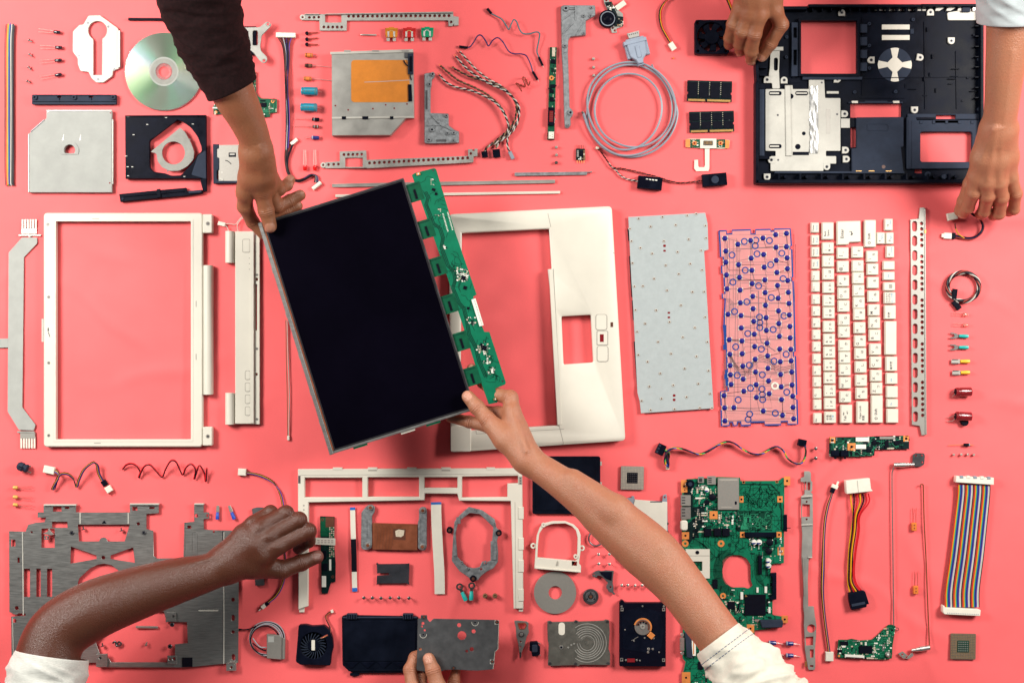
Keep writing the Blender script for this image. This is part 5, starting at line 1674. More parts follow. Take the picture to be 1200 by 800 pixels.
 for k in range(16):
  q = fix(555 + 0.3 * k * 1.9 + 1, 352 + 1.85 * k)
  c.box(q[0], q[1], 1.1, 0.7, hz + 2.2, hz + 2.4, "disc_grey", -17, 0)
 c.build("cable_socket", DB)
 # folded film tabs between glass and board
 for k in range(6):
  v0 = 12 + 60.5 * k if k else 8
  v0 = (8, 66, 125, 184, 243, 298)[k]
  f = MB()
  S(f, rc(w + 0.9, v0 + 2, w + 22, v0 + 30), Z - 4.6, Z - 2.6, "pcb", bev=0.1)
  S(f, [(w + 9, v0 + 12), (w + 12.5, v0 + 12), (w + 12.5, v0 + 27), (w + 9, v0 + 27)], Z - 2.6, Z - 1.6, "chip", bev=0.2)
  S(f, rc(w + 2, v0 + 4, w + 19, v0 + 6), Z - 2.6, Z - 2.5, "pcb_trace", bev=0)
  f.build("film_tab", t)
 return t
LCD = lcd_panel()
# ---------------------------------------------------------------- keyboard layers
def keyboard_plate():
 t = T("keyboard_plate", "tall blank grey metal keyboard plate dotted with tiny rivets", "keyboard plate", 786, 367)
 out = [(736.3, 254.2), (826.5, 249.2), (829.3, 262), (830.3, 292.5), (825.2, 294), (836.3, 478.2), (751.2, 484), (749.6, 470), (747, 460), (742, 360), (740, 330)]
 m = MB().slab(out, 2.5, 3.8, "blue_grey_paint", [], bev=0.2)
 for y0, y1, x0, x1 in ((268, 282, 736, 737.2), (300, 348, 738, 740.8), (352, 375, 741.3, 742.6), (400, 450, 743.5, 747)):
  m.slab([(x0 - .7, y0), (x0 + 1.5, y0), (x1 + 1.5, y1), (x1 - .7, y1)], 0, 2.6, "black_plastic", bev=0.2)
 m.build("sheet", t)
 tile = [(78, 72), (155, 67), (117, 98), (235, 62), (264, 57), (198, 93), (160, 145), (84, 167), (122, 185), (240, 139), (204, 180), (294, 95), (296, 135), (280, 175), (50, 105), (55, 145), (245, 218), (166, 223),
   (208, 251), (128, 266), (92, 290), (64, 291), (170, 304), (283, 238), (252, 309), (290, 308), (135, 368), (215, 352), (178, 406), (99, 411), (68, 367), (293, 390), (260, 424), (73, 437), (221, 455), (141, 470), (183, 508),
   (300, 470), (265, 517), (107, 534), (77, 512), (227, 556), (148, 572), (304, 563), (190, 610), (113, 614), (271, 605), (233, 648), (152, 653), (309, 637), (88, 660), (117, 690), (194, 687), (276, 683), (315, 683), (58, 216)]
 for x, y in tile:
  px, py = 720 + x / 2.757, 230 + y / 2.757
  r = MB().slab(circ(px, py, 1.9, 14), 3.8, 4.6, "pale_metal", bev=0.3)
  r.slab(circ(px + 0.1, py, 0.9, 8), 4.6, 4.7, "cap_brown", bev=0)
  r.build("rivet", t)
 s = MB()
 for x, y, h in ((162, 160, 4), (162, 176, 3), (176, 376, 3), (176, 391, 3), (193, 643, 4), (193, 657, 4)):
  px, py = 720 + x / 2.757, 230 + y / 2.757
  s.slab(rrect(px - 1.6, py - h / 2.7, px + 1.6, py + h / 2.7, 1), 3.8, 3.9, "cap_red", bev=0)
 s.build("slot", t)
keyboard_plate()
def keyboard_membrane():
 t = T("keyboard_membrane", "clear plastic keyboard membrane edged in blue with rows of blue dots", "keyboard membrane", 888, 383)
 q = lambda x, y: (720 + x / 2.757, 230 + y / 2.757)
 edge = [(338, 112), (362, 111), (362, 122), (380, 121), (380, 110), (440, 108), (441, 122), (455, 122), (456, 108), (504, 107), (506, 113), (516, 113), (517, 106), (568, 105), (572, 160), (566, 161), (567, 172), (573, 172),
   (576, 260), (570, 262), (571, 274), (577, 274), (580, 345), (584, 500), (578, 502), (578, 516), (585, 516), (589, 640), (583, 642), (584, 656), (590, 656), (592, 735), (560, 736), (560, 726), (538, 727), (538, 737), (486, 738), (485, 728),
   (440, 729), (440, 739), (410, 740), (408, 728), (398, 728), (396, 740), (384, 740), (382, 729), (372, 729), (371, 740), (346, 741), (345, 690), (352, 689), (352, 676), (345, 676), (343, 630), (368, 628), (366, 590), (357, 589), (357, 575), (365, 574),
   (362, 495), (353, 494), (353, 480), (361, 480), (352, 418), (354, 415), (358, 330), (349, 329), (348, 315), (357, 315), (354, 250), (347, 249), (346, 225), (354, 224), (352, 196), (343, 196), (341, 150)]
 out = [q(*p) for p in edge]
 MB().slab(out, 0.7, 1.0, "membrane_film", bev=0).build("film", t)
 b = MB()
 P = [W(x, y, 1.0) for x, y in out + out[:1]]
 b.ribbon(P, 2.4, "membrane_ink", th=0.15)
 for y0, y1, x in ((415, 495, 357), (560, 612, 362)):
  b.slab([q(x - 5, y0), q(x + 4, y0), q(x + 7, y1), q(x - 2, y1)], 1.0, 1.2, "membrane_ink", bev=0)
 rings = [(420, 146), (501, 143), (461, 186), (380, 190), (541, 184), (423, 239), (505, 221), (383, 277), (466, 289), (545, 266), (428, 341), (507, 327), (388, 372), (548, 386), (469, 390), (470, 408), (470, 424), (431, 443), (513, 430), (392, 486), (475, 493),
   (555, 510), (436, 545), (516, 532), (397, 578), (478, 576), (440, 619), (477, 622), (478, 640), (479, 656), (557, 632), (400, 657), (520, 700), (437, 703), (457, 142), (455, 160), (432, 720)]
 for x, y in rings:
  c = q(x, y)
  b.slab(circ(c[0], c[1], 4.1, 20), 1.05, 1.25, "membrane_ink", [circ(c[0], c[1], 2.75, 20)], bev=0)
 b.build("blue_outline", t)
 c = q(519, 612)
 MB().slab(circ(c[0], c[1], 4.6, 20), 1.0, 1.6, "white_film", [circ(c[0], c[1], 2.4, 16)], bev=0.1).build("white_ring", t)
 dots = [(357, 136), (399, 155), (440, 143), (480, 135), (521, 124), (556, 120), (360, 177), (442, 200), (482, 188), (522, 165), (556, 163), (360, 213), (401, 221), (484, 229), (523, 207), (558, 199), (362, 254), (404, 262), (444, 239), (486, 270), (525, 246), (559, 234),
   (364, 299), (406, 303), (445, 282), (487, 311), (527, 288), (560, 272), (407, 344), (447, 323), (488, 352), (529, 329), (562, 310), (367, 381), (409, 385), (448, 363), (490, 392), (530, 370), (564, 346), (410, 425), (450, 404), (491, 433), (531, 411), (565, 383),
   (371, 463), (412, 467), (452, 445), (493, 474), (533, 452), (567, 420), (373, 510), (413, 508), (453, 485), (495, 515), (534, 493), (568, 457), (374, 546), (415, 548), (455, 526), (496, 555), (536, 534), (570, 494), (375, 576), (416, 590), (456, 567), (498, 596), (537, 575), (571, 531),
   (377, 607), (418, 629), (458, 608), (500, 637), (539, 615), (573, 567), (354, 643), (459, 649), (540, 656), (574, 609), (356, 683), (386, 682), (481, 693), (543, 707), (576, 645), (357, 725), (577, 681), (579, 718)]
 s = MB()
 rnd = random.Random(2)
 x0, y0 = q(*dots[0])
 for k, (x, y) in enumerate(dots):
  c = q(x, y)
  s.slab(rect(c[0] - 3.4, c[1] - 2.6, c[0] - 2.4, c[1] + 3), 1.0, 1.3, "white_film", bev=0)
  s.slab(rect(c[0] + 2.4, c[1] - 3, c[0] + 3.4, c[1] + 2.6), 1.0, 1.3, "white_film", bev=0)
  s.slab(rect(c[0] - 3.4, c[1] - 0.3, c[0] + 3.4, c[1] + 0.4), 1.0, 1.25, "white_film", bev=0)
 s.build("printed_marks", t)
 g = MB()
 for k in range(len(dots) - 1):
  for _ in range(2):
   a, c = q(*dots[k]), q(*dots[(k + rnd.choice((1, 5, 6, 7))) % len(dots)])
   mid = (c[0], a[1] + (3 if c[1] > a[1] else -3)) if rnd.random() < .5 else (a[0] + 3.4, c[1])
   g.ribbon([W(x, y, 1.02) for x, y in (a, mid, c)], 0.7, "trace_grey", th=0.05)
 for d in range(5):
  g.ribbon([W(*q(x, y + 5 * d), 1.04) for x, y in ((370, 500), (385, 530), (402, 556), (432, 560), (450, 528), (470, 512), (500, 520), (520, 545), (545, 552), (577, 545))], 0.8, "dark_metal" if d < 3 else "trace_grey", th=0.05)
  g.ribbon([W(*q(x + 4 * d, y), 1.04) for x, y in ((356, 330), (370, 345), (371, 380))], 0.6, "trace_grey", th=0.05)
 for x in (372, 384):
  g.ribbon([W(*q(x, y), 1.04) for y in (140, 200, 300, 372)], 0.6, "trace_grey", th=0.05)
 g.ribbon([W(*q(x, y), 1.04) for x, y in ((440, 305), (465, 305), (468, 440), (474, 470), (520, 500))], 1.6, "trace_grey", th=0.05)
 g.build("printed_traces", t)
 first = None
 for k, (x, y) in enumerate(dots):
  c = q(x, y)
  if first is None:
   first = MB().lathe(W(c[0], c[1], 1.2), (0, 0, 1), [(0, 4.1), (0.8, 4.0), (1.8, 3.1), (2.3, 1.4), (2.4, 0.2)], "dome_blue", 16).build("rubber_dome", t)
   p0 = W(c[0], c[1], 1.2)
  else:
   d = first.copy()
   COL.objects.link(d)
   d.parent = t
   d.location = W(c[0], c[1], 1.2) - p0
keyboard_membrane()
# ---------------------------------------------------------------- loose keycaps
def keycap(label, x0, y0, x1, y1, legends=(), outline=None, group="loose cream keycaps laid out in columns"):
 o = outline or rrect(x0, y0, x1, y1, 1.0, 3)
 m = MB()
 z = 5.2
 m.slab(o, 0, z, "cream_key", bev=1.5, bevh=2.6)
 for txt, px, py, sz, mt in legends:
  m.text(txt, px, py, sz, z + 0.06, mt, 90)
 k = m.build("keycap")
 return tag(k, label, "keycap", group)
def keys():
 fa = lambda y: 240 + y / 5.925
 fb = lambda y: 365 + y / 5.925
 # narrow function row at the left, Esc at the bottom
 fs = [(fa(158), "Delete", "ScrLk"), (fa(244), "Pause", "Break"), (fa(327), "NumLk", "ScrLk"), (fa(410), "PrtSc", "SysRq"), (fa(492), "F12", ""), (fa(569), "F11", ""), (fa(655), "F10", "o"), (fa(737), "F9", "k"), (fb(78), "F8", "x"), (fb(160), "F7", "v"),
  (fb(243), "F6", "a"), (fb(327), "F5", ""), (fb(410), "F4", "z"), (fb(488), "F3", "v"), (fb(568), "F2", ""), (fb(646), "F1", ""), (fb(740), "Esc", "")]
 for i, (y, a, b) in enumerate(fs):
  x = 950.2 + 3.2 * i / 16
  lg = [(a, x + 2.9, y + (0.5 if len(a) > 3 else 2.2), 2.6 if len(a) > 3 else 3.2, "ink")]
  if b:
   lg.append((b, x + 7, y - 1.5 if len(b) < 3 else y, 2.6, "ink_blue"))
  keycap("small cream keycap marked %s in the narrow column nearest the membrane" % a, x, y - 6.2, x + 10, y + 6.2, lg)
 # number row
 keycap("wide cream keycap marked Back Space, top of the second column", 963.3, 260.2, 977.4, 281, [("Back", 967, 274, 3.2, "ink"), ("Space", 970.6, 273, 3.2, "ink")])
 num = [(fa(300), "¥", "|", "ー"), (fa(391), "^", "~", "へ"), (fa(480), "-", "=", "ほ"), (fa(573), "0", "", "わ"), (fa(664), "9", ")", "よ"), (fa(750), "8", "(", "ゆ"), (fb(104), "7", "'", "や"), (fb(194), "6", "&", "お"), (fb(283), "5", "%", "え"), (fb(372), "4", "$", "う"),
  (fb(461), "3", "#", "あ"), (fb(551), "2", '"', "ふ"), (fb(640), "1", "!", "ぬ")]
 nm = {"¥": "a yen sign", "^": "a caret", "-": "a hyphen"}
 for i, (y, a, s, kana) in enumerate(num):
  x = 963.6 + 2.6 * i / 13
  lg = [(a, x + 8.6, y + 2.6, 4.4, "ink"), (kana, x + 8.6, y - 2.6, 3.8, "ink")]
  if s:
   lg.append((s, x + 4, y + 2.6, 3.6, "ink"))
  keycap("square cream keycap marked %s in the number column" % nm.get(a, a), x, y - 7, x + 14, y + 7, lg)
 y = fb(735)
 keycap("square cream keycap with small blue and black marks, bottom of the number column", 966.3, y - 7, 980.3, y + 7, [("半角", 970, y, 3.2, "ink"), ("全角", 973.3, y, 3.2, "ink"), ("漢字", 976.4, y, 3.0, "ink_blue")])
 # Q row
 keycap("large L shaped cream keycap marked Enter", 980.5, 258.5, 1009, 287.3, [("Enter", 987, 274, 5.0, "ink"), ("↵", 998, 273.5, 6, "ink")],
  outline=fillet([(980.6, 259), (1009, 258.4), (1009.3, 283.8), (995.3, 284.4), (995, 287), (980.8, 287.4)], 0.9, 3))
 row = [(fa(335), "[", "゜", "a square bracket"), (fa(428), "@", "゛", "an at sign"), (fa(527), "P", "せ", 0), (fa(615), "O", "ら", 0), (fa(703), "I", "に", 0), (fb(57), "U", "な", 0), (fb(142), "Y", "ん", 0), (fb(236), "T", "か", 0), (fb(320), "R", "す", 0), (fb(405), "E", "い", 0), (fb(495), "W", "て", 0), (fb(592), "Q", "た", 0)]
 for i, (y, a, kana, n) in enumerate(row):
  x = 981 + 3 * i / 11
  keycap("square cream keycap marked %s in the column with Enter" % (n or "letter " + a), x, y - 7, x + 14, y + 7, [(a, x + 4, y + 3.2, 4.6, "ink"), (kana, x + 8.8, y - 2.2, 3.8, "ink")])
 keycap("long cream keycap marked Tab, bottom of the column with Enter", 985, 474, 999.2, 496, [("Tab", 990.5, 490, 4, "ink"), ("⇤", 988.8, 484.5, 4, "ink"), ("⇥", 993, 483.5, 4, "ink")])
 # A row
 row = [(fa(328), "]", "む", "a closing bracket"), (fa(424), ":", "け", "a colon"), (fa(508), ";", "れ", "a semicolon"), (fa(595), "L", "り", 0), (fa(680), "K", "の", 0), (fa(760), "J", "ま", 0), (fb(113), "H", "く", 0), (fb(205), "G", "き", 0), (fb(293), "F", "は", 0), (fb(385), "D", "し", 0), (fb(478), "S", "と", 0), (fb(568), "A", "ち", 0)]
 for i, (y, a, kana, n) in enumerate(row):
  x = 998.1 + 4.9 * i / 11
  keycap("square cream keycap marked %s in the column with Caps Lock" % (n or "letter " + a), x, y - 7, x + 14, y + 7, [(a, x + 4, y + 3.2, 4.6, "ink"), (kana, x + 8.8, y - 2.2, 3.8, "ink")])
 keycap("long cream keycap marked Caps Lock", 1004, 470, 1018, 495.8, [("Caps Lock", 1008, 483, 3.6, "ink"), ("英数", 1012, 489.5, 3.2, "ink")])
 # Z row
 keycap("long cream keycap marked Shift, at the top of the keys", 1013, 257.4, 1027, 290, [("⇧", 1019, 284.5, 4.6, "ink"), ("Shift", 1018.6, 277, 4.2, "ink")])
 row = [(fa(358), "\\", "ろ", "a backslash"), (fa(447), "/", "め", "a slash"), (fa(540), ".", "る", "a full stop"), (fa(635), ",", "ね", "a comma"), (fa(730), "M", "も", 0), (fb(78), "N", "み", 0), (fb(165), "B", "こ", 0), (fb(262), "V", "ひ", 0), (fb(352), "C", "そ", 0), (fb(445), "X", "さ", 0), (fb(533), "Z", "つ", 0)]
 for i, (y, a, kana, n) in enumerate(row):
  x = 1015.4 + 5.2 * i / 10
  keycap("square cream keycap marked %s in the column between the two Shift keys" % (n or "letter " + a), x, y - 7, x + 14, y + 7, [(a, x + 4, y + 3.2, 4.6, "ink"), (kana, x + 8.8, y - 2.2, 3.8, "ink")])
 keycap("long cream keycap marked Shift, at the bottom of the keys", 1021, 463, 1035, 495.8, [("⇧", 1027, 490, 4.6, "ink"), ("Shift", 1026.6, 482.5, 4.2, "ink")])
 # arrows and bottom row
 keycap("small cream arrow keycap, highest of the arrow keys", 1036.5, 256, 1046.8, 270.4, [("→", 1040.5, 264.5, 4, "ink"), ("End", 1043.3, 260.5, 2.6, "ink_blue")])
 keycap("small cream arrow keycap marked PgUp beside Shift", 1027.3, 272, 1037.4, 286.3, [("↑", 1031.5, 282, 4, "ink"), ("PgUp", 1033.5, 277.5, 2.6, "ink_blue")])
 keycap("small cream arrow keycap marked PgDn", 1038, 272, 1047.8, 286.3, [("↓", 1042.5, 282, 4, "ink"), ("PgDn", 1044, 277.5, 2.6, "ink_blue")])
 keycap("small cream arrow keycap marked Home, lowest of the arrow keys", 1038.4, 287.9, 1048.4, 302.2, [("←", 1042, 297.5, 4, "ink"), ("Home", 1044.5, 293, 2.6, "ink_blue")])
 keycap("blank cream keycap below the arrow keys", 1034.8, 305.6, 1049, 316.4)
 keycap("cream keycap marked only Alt in blue", 1035, 318, 1049, 328.5, [("Alt", 1041, 323.3, 3, "ink_blue")])
 keycap("cream keycap with a small black menu mark", 1035.4, 330.4, 1049.5, 340.9, [("▤", 1044, 335.5, 5, "ink")])
 keycap("cream keycap with three lines of black and blue kana marks", 1036, 342, 1050, 356, [("カタカナ", 1039.5, 349, 2.8, "ink"), ("ひらがな", 1042.5, 349, 2.8, "ink"), ("ローマ字", 1045.5, 349, 2.8, "ink_blue")])
 keycap("cream keycap with a black mark, just above the space bar", 1036.4, 357.3, 1050.4, 374.2, [("変換", 1042, 369, 3.4, "ink")])
 keycap("long blank cream space bar keycap", 1037, 376, 1051.2, 416)
 keycap("cream keycap with a black mark, just below the space bar", 1038, 417.5, 1052, 435, [("無変換", 1044.5, 428, 3.2, "ink")])
 keycap("cream keycap marked Alt in blue near the bottom of the last column", 1038.4, 436.6, 1052.4, 450.2, [("Alt", 1044.5, 445, 3, "ink_blue")])
 keycap("blank cream keycap third from the bottom of the last column", 1038.8, 452, 1052.8, 466.3)
 keycap("cream keycap marked Fn in blue", 1039, 467.3, 1053, 477.5, [("Fn", 1044.5, 473, 3, "ink_blue")])
 keycap("blank cream keycap at the bottom of the last column", 1039.2, 478.7, 1053.3, 495.8)
keys()
def perforated_strip():
 t = T("perforated_strip", "long upright perforated steel strip right of the keycaps", "metal strip", 1076, 376)
 q = lambda x, y: (930 + x / 2.759, 230 + y / 2.759)
 out = [q(*p) for p in ((378, 75), (405, 72), (409, 37), (424, 36), (427, 400), (431, 770), (414, 772), (408, 742), (383, 738))]
 holes = []
 for k in range(14):
  x, y = q(391.5 + 0.22 * k, 97 + 47.3 * k)
  holes.append(rrect(x - 2.9, y - 6.0, x + 2.9, y + 6.0, 2.8))
 for k in range(36):
  if k in (5, 13, 21, 28):
   continue
  x, y = q(414 + 0.1 * k, 88 + 17.7 * k)
  holes.append(circ(x, y, 2.0, 12))
 m = MB().slab(out, 0, 3, "disc_grey", holes, bev=0.3)
 m.slab([q(423, 40), q(427, 40), q(430.5, 768), q(426, 768)], 0, 4.2, "disc_grey", bev=0.3)
 m.build("strip", t)
 c = q(426, 114)
 MB().slab(rect(c[0] - 0.8, c[1] - 2.2, c[0] + 1, c[1] + 2.2), 4.2, 4.8, "gold", bev=0.1).build("contact", t)
perforated_strip()
# ---------------------------------------------------------------- right column
def pinched_cable():
 t = T("held_cable", "short looped black cable with white plugs, pinched by the hand at the right", "cable", 1130, 268)
 cols = ["black", "black", "navy", "black", "rust"]
 for k, c in enumerate(cols):
  a = (k - 2) * 0.8
  p = [(1121, 252.5 + a, 10), (1126, 250 + a, 14), (1131, 249 + a, 15), (1140, 251 - a * 0.6, 14), (1148, 257 - a * .3, 11), (1152 + a * 0.6, 264, 8), (1150 + a * 0.5, 272 + a * .4, 5), (1143, 278 + a * 0.7, 4), (1134, 279.5 + a * .7, 3.5), (1124, 277.6 + a * .7, 3.2), (1117, 276.3 + a * .6, 3)]
  MB().tube(path(p, 3, 6), 0.8, "wire_" + c, 6).build("wire", t)
 MB().tube(path([(1120, 268, 6), (1123, 274, 5), (1130, 279, 4.6)], 4, 5), 0.75, "wire_yellow", 6).build("wire", t)
 MB().tube(path([(1119, 262, 8), (1120, 268, 6)], 4, 5), 0.75, "wire_brown", 6).build("wire", t)
 MB().box(1116.5, 253.3, 12, 8.5, 5, 11, "white_nylon", -12, 0.8).build("plug", t)
 m = MB().box(1111, 276.3, 9, 7, 0, 5, "white_nylon", 3, 0.6)
 m.box(1105.8, 276, 4, 4.4, 0.5, 4.5, "white_nylon", 3, 0.5)
 m.build("plug", t)
 MB().box(1117.5, 276.3, 5, 7, 0, 4.5, "black_plastic", 3, 0.6).build("sleeve", t)
pinched_cable()
def ring_cable():
 t = T("looped_cable", "black, white and red cable twisted into a ring with two black plugs", "cable", 1128, 340)
 P = path([(1126 + 18.2 * math.cos(R(a)), 335 + 15.8 * math.sin(R(a)), 3 + 0.8 * math.sin(R(a * 3))) for a in range(115, 115 + 720, 20)] , 3, 3)
 P = path([(1128.5 + (18.3 + (0.9 if a > 470 else -0.6)) * math.cos(R(a)), 336 + (16.8 + (0.8 if a > 470 else -.5)) * math.sin(R(a)), 2.4 + (2 if a > 470 else 0)) for a in range(125, 125 + 690, 18)], 3, 3)
 for k, c in enumerate(("black", "black", "rust", "black", "white")):
  MB().tube(twisted(P, 1.7, 42, k, 5), 0.95, "wire_" + c, 5).build("strand", t)
 MB().tube(path([(1117, 349, 6), (1120, 352, 6), (1123, 355, 3)], 4, 5), 1.2, "wire_white", 6).build("strand", t)
 MB().box(1119, 344.5, 5.6, 12, 4, 9, "black_plastic", 8, 0.5).build("plug", t)
 m = MB().box(1121.5, 357.5, 6, 11.5, 0, 5, "black_plastic", -38, 0.5)
 m.build("plug", t)
ring_cable()
CLR = [(0, 1.15), (.12, 1.15), (.14, .95), (.7, .95), (.86, .8), (.95, .5), (1, .1)]
proto = led_pair("clear_led", "led_clear", (-1, 1), 8, 2.4, 1.2, "led", "", "clear LEDs lying below the ring cable", 1132, 368.5, 3, "led_clear", prof=CLR, leg=13)
repeats(proto, [(1132, 368.5, 0), (1132.5, 380.8, 1)], ["clear pinkish LED nearest the ring cable", "clear pinkish LED just above the teal fork terminals"])
def crimp(label, x, y, L, mt, kind, ang=0, group=None, r=2.9):
 t = T("crimp_terminal", label, "terminal", x, y, group)
 f = lambda pts: turn([(x + a, y + b) for a, b in pts], ang, (x, y))
 MB().lie(*f([(L * 0.25, 0)])[0], L * 0.52 * 1.35, r, ang, [(0, .82), (.05, .9), (.35, .9), (.4, 1), (.9, 1.04), (1, .95), (1.0, .6)], mt).build("sleeve", t)
 m = MB()
 z = r
 if kind == "fork":
  m.slab(f([(-L * .5, -3.4), (-L * .34, -3.6), (-L * .2, -3.2), (-L * .02, -1.6), (-L * .02, 1.6), (-L * .2, 3.2), (-L * .34, 3.6), (-L * .5, 3.4), (-L * .5, 2), (-L * .3, 1.8), (-L * .25, 0), (-L * .3, -1.8), (-L * .5, -2)]), z - .5, z + .5, "screw", bev=0.15)
 elif kind == "spade":
  m.slab(f([(-L * .5, -2.4), (-L * .02, -2.6), (-L * .02, 2.6), (-L * .5, 2.4)]), z - .5, z + .7, "disc_grey", bev=0.2)
  m.slab(f(rect(-L * .44, -2.9, -L * .12, -1.6)), z + .7, z + 1.9, "screw", bev=0.2)
  m.slab(f(rect(-L * .44, 1.6, -L * .12, 2.9)), z + .7, z + 1.9, "screw", bev=0.2)
 elif kind == "ring":
  m.slab(f(circ(-L * .33, 0, 4.2, 24)), z - .5, z + .6, "screw", [f(circ(-L * .33, 0, 2.1, 18))], bev=0.2)
  m.slab(f(rect(-L * .16, -1.8, -L * .0, 1.8)), z - .5, z + .6, "screw", bev=0.2)
 else:
  m.slab(f([(-L * .5, -1.6), (-L * .02, -2.0), (-L * .02, 2.0), (-L * .5, 1.6)]), z - .6, z + .7, "screw_pale", bev=0.3)
 m.build("tongue", t)
 return t
crimp("teal fork terminal, upper of two, below the clear LEDs", 1124, 393.5, 21, "cyan_plastic", "fork", 3, "fork terminals")
crimp("teal fork terminal, lower of two, above the yellow spade terminals", 1124, 406.8, 21, "cyan_plastic", "fork", 1, "fork terminals")
crimp("yellow spade terminal, upper of two, with a dark metal tongue", 1125.5, 423.3, 21, "yellow_plastic", "spade", 0, "spade terminals")
crimp("yellow spade terminal, lower of two, above the red capacitors", 1126, 436.4, 20, "yellow_plastic", "spade", -1, "spade terminals")
for y, lb, a in ((459, "dark red can capacitor, upper of the two red ones", -2), (487.5, "dark red can capacitor with leads, lower of the two red ones", 2)):
 t = T("electrolytic_capacitor", lb, "capacitor", 1129, y, "dark red capacitors")
 MB().lie(1129, y, 25, 7.2, a, [(0, .72), (.03, .96), (.07, 1), (.20, 1), (.22, .9), (.26, .9), (.29, 1), (.95, 1), (.985, .94), (1, .8)], "cap_red", n=28).build("can", t)
 MB().lie(1119.6, y, 1.2, 5.2, a, [(0, 1), (1, 1)], "chip", z=7.2).build("rubber_seal", t)
 for s in (-1, 1):
  MB().tube(path([(1119.5, y + 2 * s, 7), (1116, y + 2.6 * s + 3, 4), (1109 if y > 470 else 1115, y + 4 + 2 * s, 0.6)], 1, 4), 0.45, "tin", 5).build("lead", t)
 if y > 470:
  MB().slab(circ(1131, y + 7, 4.5, 18), 0, 6, "chip", bev=0.8).build("base_clip", t)
axial("diode", "small dark diode with long copper leads, below the perforated strip", "diode", 1133, 521, 10, 2.5, "chip", 0, 18, 4, [(0.85, "wire_grey", 1.2)], leadmat="copper_pad")
proto = pick(standoff(1118, 532.5), group="tiny pale beads under the diode")
proto.scale = (0.8, 0.8, 0.8)
repeats(proto, [(1118, 532.5, 0), (1127, 532.2, 10), (1134.5, 531.8, 20), (1141.5, 532.2, 30)],
  ["tiny pale standoff under the diode, first of four from the hinge plate", "tiny pale standoff under the diode, second of four from the hinge plate",
  "tiny pale standoff under the diode, third of four from the hinge plate", "tiny pale standoff under the diode, farthest of four from the hinge plate"])
# ================================================================ bottom left
def jack():
 t = T("rotary_knob", "dark slate knurled knob lying at the left edge above the yellow parts", "knob", 27, 547)
 m = MB().lie(26.5, 547, 17, 7, 20, [(0, .55), (.1, .8), (.2, .98), (.55, 1), (.62, .8), (.8, .8), (.82, .95), (.95, .95), (1, .8)], "slate_plastic")
 for k in range(10):
  m.lie(24.5, 547, 7, 0.9, 20, [(0, 1), (1, 1)], "black_plastic", z=7 + 6.6 * math.sin(k * .31))
 m.build("body", t)
 for s in (-1, 1):
  MB().box(33.5, 547 + 3.6 * s + 2, 6, 1.4, 2, 3, "screw_pale", 20).build("contact", t)
jack()
proto = led_pair("yellow_led", "cap_yellow", (-1, 1), 7.5, 2.7, 1.8, "led", "", "yellow LEDs with red leads", 18, 571, 0, "wire_rust", dirn=1, leg=17, prof=[(0, .6), (.1, 1), (.85, 1), (1, .7)])
repeats(proto, [(18, 571, 4), (18, 582, 0), (18, 591, -2)],
  ["yellow LED with reddish leads, upper of three under the knob", "yellow LED with reddish leads, middle of three under the knob", "yellow LED with reddish leads, lowest of three, above the metal chassis"])
def loop_cable():
 t = T("fan_cable", "black, yellow and purple cable with two bends and white plugs, below the screen frame", "cable", 92, 558)
 for k, c in enumerate(("black", "yellow", "brown", "purple", "black")):
  a = (k - 2) * 0.9
  z = 2 + abs(k - 2) * .6
  p = [(62, 551.5 + a * .7, 3), (67, 553 + a, 5), (69, 558 + a, 8), (64 + a * .6, 567, 6), (61.5 + a * .6, 573, 3), (64 + a * .3, 572, 3), (67 + a * .7, 561, 7), (72, 555 + a * .5, 11), (80, 555.5 + a * .6, 10), (86, 561 + a * .4, 6), (89.5 + a * .4, 570.5, 3), (92 + a * .6, 563, 6),
   (97 + a * .5, 552 + a * .3, 11), (103, 545.5 + a * .6, 13), (110, 541.5 + a * .5, 12), (113.8 + a * .6, 545 - a * .2, 9), (116 + a * .7, 555, 6), (120 + a * .8, 563, 4)]
  MB().tube(path(p, z, 6), 0.72, "wire_" + c, 5).build("wire", t)
 MB().box(57, 550.5, 13, 8.5, 0, 6, "white_nylon", 12, 0.8).build("plug", t)
 MB().box(122, 566, 7, 6, 0.5, 4.6, "black_plastic", 58, 0.6).build("sleeve", t)
 m = MB().box(127, 573, 7.5, 7.5, 0, 5, "white_nylon", 58, 0.6)
 for s in (-1, 1):
  m.tube([W(128.5 + 2 * s, 575 - s, 2.5), W(130.5 + 2 * s, 578.5 - s, 2)], 0.6, "wire_rust", 5)
 m.build("plug", t)
loop_cable()
def wiggle():
 t = T("wavy_wire", "red and black pair of wires bent into springy waves above the metal chassis", "wire", 195, 550)
 for k, c in enumerate(("red", "black")):
  d = k * 1.0
  p = [(143.5, 549 + d, 1), (148, 544 + d, 5), (154, 542.5 + d, 9), (160, 545 + d, 10), (164, 552 + d, 5), (162 + d, 559 + d, 2), (165 + d, 552, 6), (170, 545 + d, 11), (176, 544 + d, 12), (183, 551 + d, 7), (190, 558 + d, 2), (194, 549 + d, 7), (200, 539.5 + d, 13), (206, 540 + d, 13),
   (211, 550 + d, 6), (213.5 + d, 556, 2), (218, 547 + d, 8), (224, 543 + d, 11), (229, 549 + d, 9), (227 + d, 561, 2), (230 + d, 552, 6), (234, 545, 9), (239 + d, 555, 5), (240.5 + d, 564, 2), (241 + d, 556, 5), (242.5, 548 + d, 8)]
  MB().tube(path(p, 2, 6), 0.8, "wire_" + c, 6).build("wire", t)
wiggle()
crimp("small dark blue crimp terminal, left of two above the chassis", 255, 600, 16, "blue_plastic", "pin", 92, "blue crimp terminals", 2.7)
crimp("small dark blue crimp terminal, tilted right one near the fist", 271.5, 600, 17, "blue_plastic", "pin", 68, "blue crimp terminals", 2.9)
